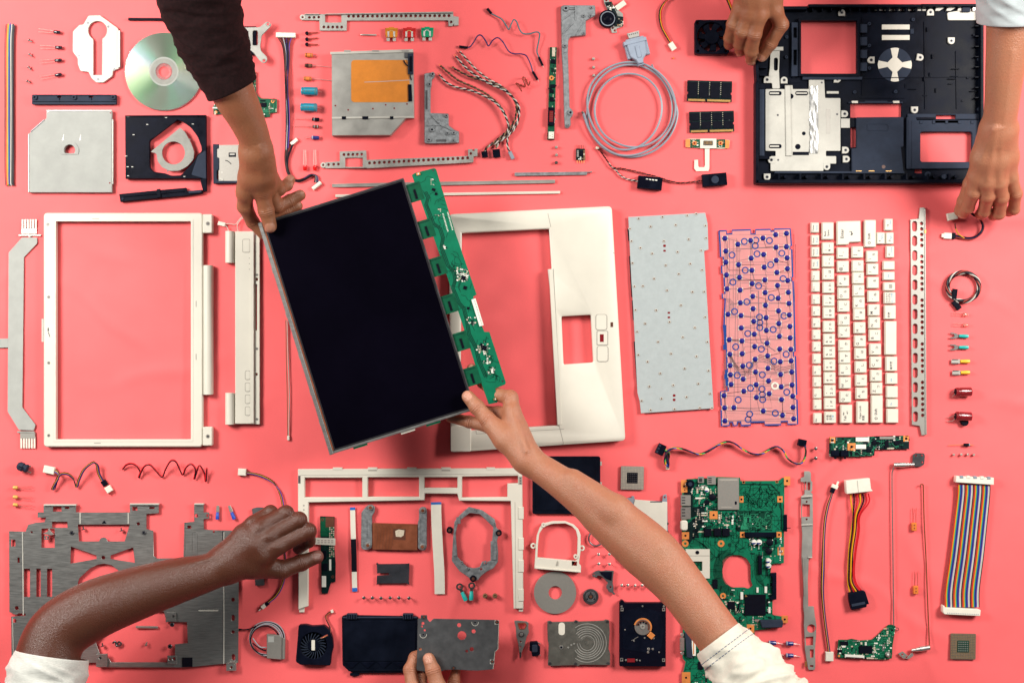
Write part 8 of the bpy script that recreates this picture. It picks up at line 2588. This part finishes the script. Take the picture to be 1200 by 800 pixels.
# ================================================================ people: bare arms and hands as one continuous surface each
def skin(name, col, rough=0.42, hair=0.0):
 m = bpy.data.materials.new(name)
 m.use_nodes = True
 nt = m.node_tree
 N, L = nt.nodes, nt.links
 b = N["Principled BSDF"]
 b.inputs["Roughness"].default_value = rough
 b.inputs["Specular IOR Level"].default_value = 0.6
 b.inputs["Subsurface Weight"].default_value = 0.05
 b.inputs["Subsurface Radius"].default_value = (0.006, 0.0022, 0.0012)
 b.inputs["Subsurface Scale"].default_value = 1.0
 tc = N.new("ShaderNodeTexCoord")
 def nz(sc, det):
  n = N.new("ShaderNodeTexNoise")
  n.inputs["Scale"].default_value = sc
  n.inputs["Detail"].default_value = det
  L.new(tc.outputs["Object"], n.inputs["Vector"])
  return n
 def mrange(a, lo, hi, f0=0.3, f1=0.7):
  r = N.new("ShaderNodeMapRange")
  r.inputs["From Min"].default_value = f0
  r.inputs["From Max"].default_value = f1
  r.inputs["To Min"].default_value = lo
  r.inputs["To Max"].default_value = hi
  L.new(a, r.inputs["Value"])
  return r.outputs[0]
 def att(n):
  a = N.new("ShaderNodeAttribute")
  a.attribute_name = n
  return a.outputs["Fac"]
 def mixc(fac, a, bcol, mode='MIX'):
  x = N.new("ShaderNodeMix")
  x.data_type = 'RGBA'
  x.blend_type = mode
  if isinstance(fac, float):
   x.inputs[0].default_value = fac
  else:
   L.new(fac, x.inputs[0])
  if isinstance(a, tuple):
   x.inputs[6].default_value = a
  else:
   L.new(a, x.inputs[6])
  if isinstance(bcol, tuple):
   x.inputs[7].default_value = bcol
  else:
   L.new(bcol, x.inputs[7])
  return x.outputs[2]
 n1, n2 = nz(38, 5), nz(420, 3)
 redder = (min(1, col[0] * 1.04), col[1] * 0.80, col[2] * 0.78, 1)
 c = mixc(mrange(n1.outputs["Fac"], 0.0, 0.6), col, redder)
 c = mixc(mrange(n2.outputs["Fac"], 0.0, 0.34), c, (col[0] * 0.7, col[1] * 0.6, col[2] * 0.6, 1))
 # knuckles are pigmented a little redder, nails paler
 c = mixc(mrange(att("joint"), 0.0, 0.5, 0, 1), c, (col[0] * 0.92, col[1] * 0.72, col[2] * 0.70, 1))
 nail = (min(1, col[0] * 1.25 + .07), min(1, col[1] * 1.3 + .045), min(1, col[2] * 1.5 + .045), 1)
 c = mixc(mrange(att("nail"), 0.0, 0.9, 0.35, 0.6), c, nail)
 L.new(c, b.inputs["Base Color"])
 L.new(mrange(att("nail"), rough, 0.25, 0.35, 0.6), b.inputs["Roughness"])
 # relief: pores, fine creases over the joints
 vo = N.new("ShaderNodeTexVoronoi")
 vo.inputs["Scale"].default_value = 900
 L.new(tc.outputs["Object"], vo.inputs["Vector"])
 sn = N.new("ShaderNodeMath")
 sn.operation = 'SINE'
 ml = N.new("ShaderNodeMath")
 ml.operation = 'MULTIPLY_ADD'
 L.new(att("along"), ml.inputs[0])
 ml.inputs[1].default_value = 1.9
 n3 = nz(160, 2)
 wob = N.new("ShaderNodeMath")
 wob.operation = 'MULTIPLY'
 wob.inputs[1].default_value = 4.0
 L.new(n3.outputs["Fac"], wob.inputs[0])
 L.new(wob.outputs[0], ml.inputs[2])
 L.new(ml.outputs[0], sn.inputs[0])
 cr = N.new("ShaderNodeMath")
 cr.operation = 'MULTIPLY'
 L.new(sn.outputs[0], cr.inputs[0])
 L.new(att("joint"), cr.inputs[1])
 a1 = N.new("ShaderNodeMath")
 a1.operation = 'MULTIPLY_ADD'
 L.new(cr.outputs[0], a1.inputs[0])
 a1.inputs[1].default_value = 0.9
 L.new(vo.outputs["Distance"], a1.inputs[2])
 a2 = N.new("ShaderNodeMath")
 a2.operation = 'ADD'
 L.new(a1.outputs[0], a2.inputs[0])
 L.new(n2.outputs["Fac"], a2.inputs[1])
 bp = N.new("ShaderNodeBump")
 bp.inputs["Strength"].default_value = 0.6
 bp.inputs["Distance"].default_value = 0.0007
 L.new(a2.outputs[0], bp.inputs["Height"])
 L.new(bp.outputs[0], b.inputs["Normal"])
 return m
def surface_nets(D, org, h):
 s = D < 0
 nx, ny, nz = D.shape
 c = np.zeros((nx - 1, ny - 1, nz - 1), np.int8)
 for i in (0, 1):
  for j in (0, 1):
   for k in (0, 1):
    c += s[i:nx - 1 + i, j:ny - 1 + j, k:nz - 1 + k]
 act = (c > 0) & (c < 8)
 ii, jj, kk = np.nonzero(act)
 idx = -np.ones(act.shape, np.int64)
 idx[ii, jj, kk] = np.arange(len(ii))
 acc = np.zeros((len(ii), 3))
 cnt = np.zeros(len(ii))
 cor = [(a, b, d) for a in (0, 1) for b in (0, 1) for d in (0, 1)]
 for a in cor:
  for ax in range(3):
   if a[ax]:
    continue
   b = list(a)
   b[ax] = 1
   va = D[ii + a[0], jj + a[1], kk + a[2]]
   vb = D[ii + b[0], jj + b[1], kk + b[2]]
   x = (va < 0) != (vb < 0)
   t = np.where(x, va / np.where(x, va - vb, 1), 0)
   p = np.zeros((len(ii), 3))
   p[:] = a
   p[:, ax] += t
   acc[x] += p[x]
   cnt[x] += 1
 V = (np.stack([ii, jj, kk], 1) + acc / cnt[:, None]) * h + org
 F = []
 for ax in range(3):
  o1, o2 = [(1, 2), (2, 0), (0, 1)][ax]
  sl0 = [slice(1, -1)] * 3
  sl0[ax] = slice(0, -1)
  sl1 = [slice(1, -1)] * 3
  sl1[ax] = slice(1, None)
  a, b = s[tuple(sl0)], s[tuple(sl1)]
  e = np.nonzero(a != b)
  inside_first = a[e]
  g = np.stack(e, 1)
  g[:, o1] += 1
  g[:, o2] += 1
  def cell(d1, d2):
   q = g.copy()
   q[:, o1] += d1
   q[:, o2] += d2
   return idx[q[:, 0], q[:, 1], q[:, 2]]
  q = np.stack([cell(-1, -1), cell(0, -1), cell(0, 0), cell(-1, 0)], 1)
  q[~inside_first] = q[~inside_first][:, ::-1]
  F.append(q)
 F = np.concatenate(F)
 return V, F[(F >= 0).all(1)]
def smin(a, b, k):
 h = np.clip(0.5 + 0.5 * (b - a) / k, 0, 1)
 return b + (a - b) * h - k * h * (1 - h)
class Body:
 """distance field in millimetres on a grid"""
 def __init__(s, pts, h=1.6):
  P = np.array([list(W(p[0], p[1], p[2]) * 1000) + [p[3]] for p in pts])
  m = P[:, 3].max() + 8
  s.h = h
  s.lo = P[:, :3].min(0) - m
  s.n = np.ceil((P[:, :3].max(0) + m - s.lo) / h).astype(int) + 1
  s.X = [s.lo[i] + np.arange(s.n[i]) * h for i in range(3)]
  s.D = np.full(tuple(s.n), 40.0, np.float32)
 def cone(s, D, a, b, k, zs=1.0):
  a, ra = np.array(W(*a[:3]) * 1000), a[3]
  b, rb = np.array(W(*b[:3]) * 1000), b[3]
  m = max(ra, rb) + k + 3 * s.h
  lo = np.minimum(a, b) - m
  hi = np.maximum(a, b) + m
  sl = []
  for i in range(3):
   i0 = max(0, int((lo[i] - s.lo[i]) / s.h))
   i1 = min(s.n[i], int((hi[i] - s.lo[i]) / s.h) + 2)
   if i1 <= i0:
    return
   sl.append(slice(i0, i1))
  x = s.X[0][sl[0]][:, None, None]
  y = s.X[1][sl[1]][None, :, None]
  z = s.X[2][sl[2]][None, None, :]
  d = b - a
  L2 = max(1e-9, d @ d)
  t = np.clip(((x - a[0]) * d[0] + (y - a[1]) * d[1] + (z - a[2]) * d[2]) / L2, 0, 1)
  q = np.sqrt((x - a[0] - t * d[0]) ** 2 + (y - a[1] - t * d[1]) ** 2 + ((z - a[2] - t * d[2]) * zs) ** 2) - (ra + (rb - ra) * t)
  D[tuple(sl)] = smin(D[tuple(sl)], q.astype(np.float32), k)
 def chain(s, D, pts, k, zs=1.0):
  for a, b in zip(pts[:-1], pts[1:]):
   s.cone(D, a, b, k, zs)
def person(label, skin_mat, arm, palm, fingers, cords=(), zs=1.12, loc=None):
 """arm: chain (x, y, z, r) from outside the picture to the wrist; palm: list of cones; fingers: chains with nail direction"""
 allp = list(arm) + [p for c in palm for p in c] + [p for f in fingers for p in f["p"]]
 B = Body(allp)
 # the forearm as one spline of closely spaced rings, so it tapers without bulges
 A = np.array(arm, float)
 Q = np.vstack([2 * A[0] - A[1], A, 2 * A[-1] - A[-2]])
 ring = []
 for i in range(1, len(Q) - 2):
  for t in np.arange(0, 1, 0.125):
   a, b, c, d = Q[i - 1:i + 3]
   ring.append(tuple(0.5 * (2 * b + (c - a) * t + (2 * a - 5 * b + 4 * c - d) * t * t + (3 * b - a - 3 * c + d) * t ** 3)))
 ring.append(tuple(A[-1]))
 B.chain(B.D, ring, 0.6, zs)
 for c in palm:
  B.chain(B.D, c, 10)
 for a, b in cords:
  B.cone(B.D, a, b, 5)
 palm_d = B.D
 out = palm_d.copy()
 for f in fingers:
  F = np.full(tuple(B.n), 40.0, np.float32)
  P = f["p"]
  B.chain(F, P, 2.5)
  for j in P[1:-1]:
   B.cone(F, (j[0], j[1], j[2], j[3] * 1.04), (j[0] + .01, j[1], j[2], j[3] * 1.04), 3)
  out = np.minimum(out, smin(palm_d, F, 6.0))
 V, Fq = surface_nets(out, B.lo, B.h)
 # relax the grid steps
 n = len(V)
 e = np.concatenate([Fq[:, [0, 1]], Fq[:, [1, 2]], Fq[:, [2, 3]], Fq[:, [3, 0]]])
 for _ in range(3):
  acc = np.zeros((n, 3))
  cnt = np.zeros(n)
  for q in (0, 1, 2):
   acc[:, q] = np.bincount(e[:, 0], V[e[:, 1], q], n) + np.bincount(e[:, 1], V[e[:, 0], q], n)
  cnt = np.bincount(e[:, 0], minlength=n) + np.bincount(e[:, 1], minlength=n)
  V = V * 0.45 + 0.55 * acc / cnt[:, None]
 nail = np.zeros(n)
 joint = np.zeros(n)
 along = np.zeros(n)
 for f in fingers:
  P = [np.array(W(*p[:3]) * 1000) for p in f["p"]]
  rr = [p[3] for p in f["p"]]
  for i in range(1, len(P) - 1):
   d = P[i + 1] - P[i - 1]
   d /= np.linalg.norm(d)
   q = V - P[i]
   al = q @ d
   far = np.linalg.norm(q, axis=1)
   w = np.exp(-(al / 5.0) ** 2) * np.clip(1.6 - far / (rr[i] * 1.25), 0, 1)
   up = w > joint
   joint[up] = w[up]
   along[up] = al[up]
  if f.get("nail"):
   d = P[-1] - P[-2]
   d /= np.linalg.norm(d)
   nn = np.array(f["nail"], float)
   nn -= d * (nn @ d)
   nn /= np.linalg.norm(nn)
   sd = np.cross(d, nn)
   r = rr[-1]
   c = P[-1] + d * (r * 0.10) + nn * (r * 0.8)
   q = V - c
   u, v, w = q @ d, q @ sd, q @ nn
   m = 1.3 - ((np.abs(u) / (r * 0.82)) ** 3 + (np.abs(v) / (r * 0.74)) ** 3) ** (1 / 3.0)
   m[(w < -r * 0.55) | (np.linalg.norm(q, axis=1) > 2 * r)] = 0
   nail = np.maximum(nail, np.clip(m * 1.5, 0, 1))
   V = V + nn * (0.55 * (np.clip(m * 1.5, 0, 1) > 0.5))[:, None]
 base = np.array([V[:, 0].mean(), V[:, 1].mean(), 0.0])
 me = bpy.data.meshes.new("person")
 me.from_pydata(((V - base) * 0.001).tolist(), [], Fq.tolist())
 me.polygons.foreach_set("use_smooth", [True] * len(Fq))
 for nm, arr in (("nail", nail), ("joint", joint), ("along", along)):
  a = me.attributes.new(nm, 'FLOAT', 'POINT')
  a.data.foreach_set("value", arr.astype(np.float32))
 me.materials.append(skin_mat)
 me.update()
 o = bpy.data.objects.new("person", me)
 COL.objects.link(o)
 o.location = base * 0.001
 o["_w"] = list(o.location)
 return tag(o, label, "person")
def sleeve(owner, ctrl, mt, seed, folds=0.05, cuff=None, stitch=None, wr=1.0, nm="sleeve", tilt=None):
 """cloth tube: ctrl = (x, y, z, radius mm) from the cuff up the arm; the cuff rim is turned in"""
 P = [W(*c[:3]) for c in ctrl]
 P = resample(spl(P, 10), 0.0028)
 fr = frames(P)
 n = 96
 L = [0.0]
 for a, b in zip(P[:-1], P[1:]):
  L.append(L[-1] + (b - a).length)
 cl = [0.0]
 CW = [W(*c[:3]) for c in ctrl]
 for a, b in zip(CW[:-1], CW[1:]):
  cl.append(cl[-1] + (b - a).length)
 tot = cl[-1]
 def rad(u):
  return float(np.interp(u * tot / max(L[-1], 1e-9), cl, [c[3] for c in ctrl]))
 verts, faces = [], []
 rows = []
 for i, p in enumerate(P):
  rows.append((p, fr[i], rad(L[i]), L[i] * 1000, 1.0))
 # cuff: hem roll then inner wall
 p0, f0, r0 = rows[0][0], rows[0][1], rows[0][2]
 pre = []
 for dz, dr in ((18, -4.0), (6, -3.4), (1.0, -2.6), (-0.9, -1.6), (-0.9, -0.7)):
  j = min(len(P) - 1, max(0, int(dz / 2.8)))
  pp = P[j] if dz > 0 else P[0] + (P[0] - P[1]).normalized() * 0.0009
  pre.append((pp, fr[j], rad(L[j]) + dr, dz if dz > 0 else 0, 0.9))
 for (p, f, r, s, amp) in pre + rows:
  t, sd, up = f
  for k in range(n):
   a = 2 * math.pi * k / n
   ca, sa = math.cos(a), math.sin(a)
   fade = min(1.0, (s + 6) / 30.0)
   w = 0
   for q, (fs, fa, am) in enumerate(((0.045, 1.2, 1.0), (0.085, 2.1, 0.55), (0.16, 3.4, 0.25))):
    w += am * noise.noise((s * fs + seed, ca * fa + q * 7, sa * fa + seed * 3))
   ridge = 1 - abs(noise.noise((s * 0.05 + ca * 1.1 + seed, s * 0.02, sa * 1.3 + seed * 2)))
   d = folds * r * (1.5 * w + 1.3 * (ridge ** 4 - 0.5)) * fade * wr
   if cuff and s < cuff:
    d = d * 0.35 + 1.4
   elif cuff and s < cuff + 3:
    d = d * 0.4 - 0.2
   rr = (r + d) * 0.001
   q = p + sd * (rr * ca) + up * (rr * sa)
   if tilt:
    q = q + t * (tilt[0] * 0.001 * ca + tilt[1] * 0.001 * sa) * max(0.0, 1 - s / 60.0)
   verts.append(q)
 m = len(pre) + len(rows)
 for i in range(m - 1):
  for k in range(n):
   j = (k + 1) % n
   faces.append((i * n + k, i * n + j, (i + 1) * n + j, (i + 1) * n + k))
 mb = MB().add(verts, faces, mt)
 if stitch:
  off = len(pre)
  for s0 in stitch:
   i = off + int(s0 / 2.8)
   ring = []
   c = rows[i - off][0]
   for k in range(n + 1):
    v = verts[i * n + k % n]
    ring.append(v + (v - c).normalized() * 0.0003)
   for k in range(0, n, 2):
    mb.tube([ring[k], ring[k].lerp(ring[k + 1], 1.35)], 0.42, "stitch", 5)
 o = mb.build(nm, owner, smooth=180)
 return o
SK_TAN = skin("skin_tan", (0.27, 0.112, 0.052, 1))
SK_WARM = skin("skin_warm", (0.41, 0.182, 0.098, 1))
SK_LIGHT = skin("skin_light", (0.42, 0.185, 0.100, 1))
SK_DARK = skin("skin_dark", (0.086, 0.028, 0.0135, 1), 0.36)
# --- arm from the top left in a maroon sleeve, thumb on the screen panel
p1 = person("person in a maroon sleeve reaching from the top, thumb on the held screen", SK_TAN,
   [(180, -190, 400, 46), (222, -60, 330, 42), (246, 40, 292, 37), (272, 106, 246, 30.5), (287, 136, 220, 26), (298, 162, 198, 22.5), (300, 176, 186, 22)],
   [[(298, 176, 186, 20), (293, 208, 160, 16), (287, 226, 146, 13)], [(304, 178, 186, 19), (309, 205, 160, 16.5), (315, 222, 136, 11.5)], [(298, 182, 182, 19), (301, 206, 162, 16), (304, 220, 150, 13)],
   [(309, 190, 172, 16), (314, 212, 138, 11)]],
   [dict(p=[(302, 204, 163, 13.5), (307, 226, 144, 12.2), (312, 247, 129, 11.6), (316.5, 265, 119, 10.2)], nail=(0.1, -0.15, 1)),
   dict(p=[(288, 222, 148, 13), (287, 242, 126, 11.3), (296, 260, 100, 9.8), (308, 274, 92, 8.5)]),
   dict(p=[(317, 205, 142, 11), (327, 222, 116, 9.6), (336, 217, 102, 8.8), (340, 211, 98, 8)], nail=(0.3, 1, 0.6)),
   dict(p=[(314, 218, 130, 11), (325, 242, 106, 10), (340, 235, 98, 9.2), (352, 229, 97, 8.4)], nail=(0.2, 1, 0.5)),
   dict(p=[(308, 226, 128, 10.5), (321, 250, 98, 9.4), (336, 247, 91, 8.6), (349, 241.5, 91, 7.8)], nail=(0.2, 1, 0.5))],
   cords=[((303, 172, 208, 4), (307, 212, 172, 4))])
sleeve(p1, [(272, 104, 246, 38), (262, 80, 258, 43), (250, 50, 276, 49), (236, 10, 302, 53), (224, -30, 326, 57), (212, -80, 350, 60), (172, -220, 415, 66)], "maroon_knit", 3.1, 0.04, cuff=None, tilt=(3, 0))
# --- bare arm from the lower right in a white sleeve
p2 = person("person in a white sleeve, long bare forearm gripping the held screen's lower corner", SK_LIGHT,
   [(1000, 965, 340, 42), (905, 835, 300, 40), (850, 756, 272, 33), (826, 724, 260, 33), (796, 684, 242, 34.5), (770, 655, 226, 38.5), (742, 630, 208, 38), (712, 606, 190, 33), (684, 584, 175, 27.5), (652, 561, 158, 23), (622, 541, 143, 20.5)],
   [[(620, 540, 142, 20), (606, 510, 132, 17), (600, 482, 122, 12)], [(613, 536, 142, 18), (592, 514, 132, 17), (578, 500, 126, 13.5)], [(618, 534, 136, 18), (604, 500, 118, 15), (596, 482, 108, 11)], [(612, 536, 132, 17), (590, 505, 112, 13)], [(672, 562, 174, 15), (722, 598, 208, 21), (772, 642, 236, 20)], [(700, 608, 180, 18), (750, 652, 214, 22), (788, 690, 232, 20)]],
   [dict(p=[(583, 504, 127, 14), (571, 491, 124, 11.8), (559, 477, 121, 11), (548.5, 464.5, 118, 9.6)], nail=(-0.2, 0.1, 1)),
   dict(p=[(602, 490, 122, 13), (598, 466, 110, 11.4), (582, 462, 94, 10), (566, 448, 88, 9), (553, 432, 90, 8.2)], nail=(0, 0, 1)),
   dict(p=[(598, 498, 112, 12), (585, 484, 96, 10.2), (566, 482, 88, 9), (548, 474, 86, 8.4)]),
   dict(p=[(594, 508, 108, 11.5), (574, 500, 92, 10), (550, 494, 86, 9), (528, 489, 86, 8)]),
   ],
   cords=[((617, 528, 160, 4), (603, 490, 136, 3.5))])
sleeve(p2, [(842, 748, 270, 37), (854, 764, 276, 43), (872, 788, 286, 52), (896, 822, 300, 60), (930, 868, 316, 64), (1010, 985, 344, 68)], "white_cloth", 6.4, 0.085, cuff=None, stitch=(15.5, 22.5), tilt=(0, 0))
# --- dark arm at the lower left
p3 = person("person with a dark brown forearm and pale heather sleeve, fist over a thin cable", SK_DARK,
   [(24, 980, 200, 50), (40, 850, 170, 50), (52, 785, 158, 47), (68, 742, 148, 45), (108, 715, 136, 44), (160, 695, 116, 39.5), (208, 680, 99, 34), (242, 671, 88, 28.5), (268, 661, 80, 26.5)],
   [[(264, 656, 82, 23), (292, 632, 82, 17), (306, 618, 78, 12)], [(266, 660, 82, 23), (300, 640, 83, 17), (316, 628, 78, 12.5)], [(268, 666, 78, 22), (306, 650, 78, 17), (326, 640, 74, 13)], [(266, 660, 80, 22), (298, 662, 70, 19), (318, 664, 60, 14)], [(262, 654, 80, 20), (286, 626, 76, 15), (299, 613, 70, 10.5)]],
   [dict(p=[(320, 641, 76, 14), (361, 622, 62, 12.4), (361, 633, 36, 11), (350, 642, 22, 9.6)]),
   dict(p=[(312, 629, 79, 13.8), (350, 609, 65, 12.4), (350, 620, 38, 11), (339, 631, 22, 9.6)]),
   dict(p=[(303, 619, 79, 13), (335, 601, 64, 11.8), (335, 611, 38, 10.6), (326, 622, 22, 9.2)]),
   dict(p=[(296, 613, 72, 12), (317, 600, 58, 10.8), (318, 609, 36, 9.6), (312, 620, 24, 8.6)]),
   dict(p=[(304, 664, 62, 17), (330, 667, 54, 14), (353, 659, 46, 12.4), (371.5, 652, 40, 10.6)], nail=(0.3, 0.4, 1))],
   cords=[((272, 646, 95, 3.5), (304, 618, 90, 3.2)), ((272, 650, 97, 3.5), (314, 628, 91, 3.2)), ((274, 656, 97, 3.2), (324, 640, 87, 3.0)), ((200, 668, 120, 2.6), (262, 650, 97, 2.4))])
sleeve(p3, [(61, 768, 154, 53), (57, 784, 158, 56), (52, 806, 164, 58), (46, 850, 176, 62), (22, 1010, 206, 68)], "heather_cloth", 1.7, 0.05, tilt=(2, 0))
# --- hand at the bottom edge
p4 = person("person's bare hand at the bottom edge, thumb on the dark drive cover plate", SK_LIGHT,
   [(640, 1180, 230, 40), (545, 960, 120, 30), (520, 895, 85, 26), (510, 868, 70, 23)],
   [[(506, 866, 68, 20), (496, 838, 56, 14)], [(510, 866, 66, 20), (505, 840, 50, 14)], [(514, 868, 68, 19), (514, 838, 62, 15)], [(518, 868, 60, 18), (520, 842, 46, 12)]],
   [dict(p=[(514, 834, 63, 15), (513, 804, 63, 12.5), (507.5, 785, 60, 11), (502.5, 771.5, 56, 9.6)], nail=(0.0, -0.1, 1)),
   dict(p=[(494, 834, 55, 13), (483.5, 804, 50, 10.8), (480.5, 784, 42, 10), (486, 770, 33, 9), (496, 764, 29, 8)]),
   dict(p=[(504, 838, 48, 12), (494, 806, 38, 10), (494, 790, 31, 9), (503, 778, 29, 8)]),
   dict(p=[(518, 840, 46, 12), (527, 812, 34, 10), (532, 798, 28, 9), (534, 786, 27, 8)])])
# --- hand at the top edge between the fan and the laptop base
p5 = person("person's tan hand reaching from the top edge between the black fan and the laptop base", SK_TAN,
   [(925, -330, 270, 42), (905, -170, 190, 34), (897, -95, 150, 29), (893, -45, 122, 26)],
   [[(884, -42, 118, 19), (872, -10, 98, 14), (868, 10, 84, 11)], [(890, -42, 120, 20), (881, -5, 102, 15), (878, 16, 88, 12)], [(896, -42, 120, 20), (892, -5, 102, 15.5), (890, 18, 90, 12.5)], [(902, -42, 116, 19), (905, -8, 98, 15.5), (908, 12, 86, 12.5)]],
   [dict(p=[(867, 8, 84, 11), (859, 29, 68, 9.8), (855, 45, 44, 9), (854.5, 53, 25, 8.2)], nail=(-0.2, 0.4, 1)),
   dict(p=[(878, 14, 88, 12), (869.5, 37, 70, 10.6), (867, 52, 42, 9.6), (867.5, 60.5, 20, 8.6)], nail=(-0.1, -0.4, 1)),
   dict(p=[(890, 17, 90, 12.4), (884, 40, 73, 11), (880.5, 60, 44, 10), (880, 70.5, 20, 8.9)], nail=(0, -0.5, 1)),
   dict(p=[(907, 12, 86, 12.4), (915.5, 29, 70, 11), (903, 51, 50, 10), (893, 66, 32, 9)], nail=(-0.3, -0.5, 1)),
   dict(p=[(905, -15, 80, 14), (908, 15, 55, 12), (900, 40, 38, 11), (893, 55, 30, 9.5)])],
   cords=[((891, -40, 145, 3), (890, 16, 101, 3)), ((886, -40, 142, 3), (878, 14, 99, 2.8)), ((898, -40, 142, 3), (907, 10, 98, 3))])
# --- arm at the right edge in a pale sleeve
p6 = person("person in a pale blue white sleeve at the right edge, pinching the short looped cable", SK_WARM,
   [(1222, -230, 325, 46), (1200, -120, 280, 44), (1190, -30, 250, 40), (1184, 30, 226, 33), (1178, 80, 200, 27.5), (1174, 122, 172, 24.5), (1170, 152, 150, 24)],
   [[(1163, 152, 146, 19), (1151, 185, 122, 16), (1144, 206, 104, 12)], [(1168, 152, 148, 20), (1161, 186, 126, 16), (1156, 212, 107, 12.5)], [(1173, 152, 148, 20), (1172, 186, 124, 16), (1170, 213, 105, 12)], [(1178, 152, 144, 19), (1181, 184, 116, 15), (1184, 207, 97, 11)], [(1160, 165, 130, 17), (1148, 192, 96, 13)]],
   [dict(p=[(1144, 206, 104, 12.2), (1141, 225, 88, 10.8), (1134, 243, 52, 9.8), (1129, 250, 24, 8.8)], nail=(-0.3, -0.4, 1)),
   dict(p=[(1156, 212, 107, 12.5), (1157, 229, 88, 11), (1153.5, 247, 52, 9.8), (1149, 251, 26, 8.8)], nail=(0, -0.5, 1)),
   dict(p=[(1170, 214, 104, 12.2), (1173.5, 231, 84, 10.8), (1170.5, 250, 52, 9.6), (1164, 252, 28, 8.8)], nail=(0, -0.5, 1)),
   dict(p=[(1184, 208, 96, 11), (1190, 227, 78, 9.8), (1188, 245, 54, 8.8), (1182, 248, 34, 8)], nail=(0.2, -0.5, 1)),
   dict(p=[(1150, 190, 98, 14), (1138, 216, 70, 11.8), (1130, 236, 42, 10.5), (1125, 247, 20, 9.2)])],
   cords=[((1168, 150, 174, 3.2), (1157, 210, 121, 3)), ((1164, 152, 171, 3), (1145, 204, 117, 2.8)), ((1173, 150, 173, 3), (1171, 212, 118, 2.8)), ((1178, 152, 167, 2.6), (1184, 206, 109, 2.6)), ((1186, 60, 236, 2.4), (1176, 150, 172, 2.4))])
sleeve(p6, [(1183, 26, 228, 45), (1186, 2, 238, 49), (1190, -30, 250, 52), (1198, -90, 272, 56), (1224, -250, 330, 64)], "pale_blue_cloth", 9.2, 0.05, tilt=(2, 0))
# scene bookkeeping keys are not part of the record
for o in bpy.data.objects:
 if "_w" in o:
  del o["_w"]
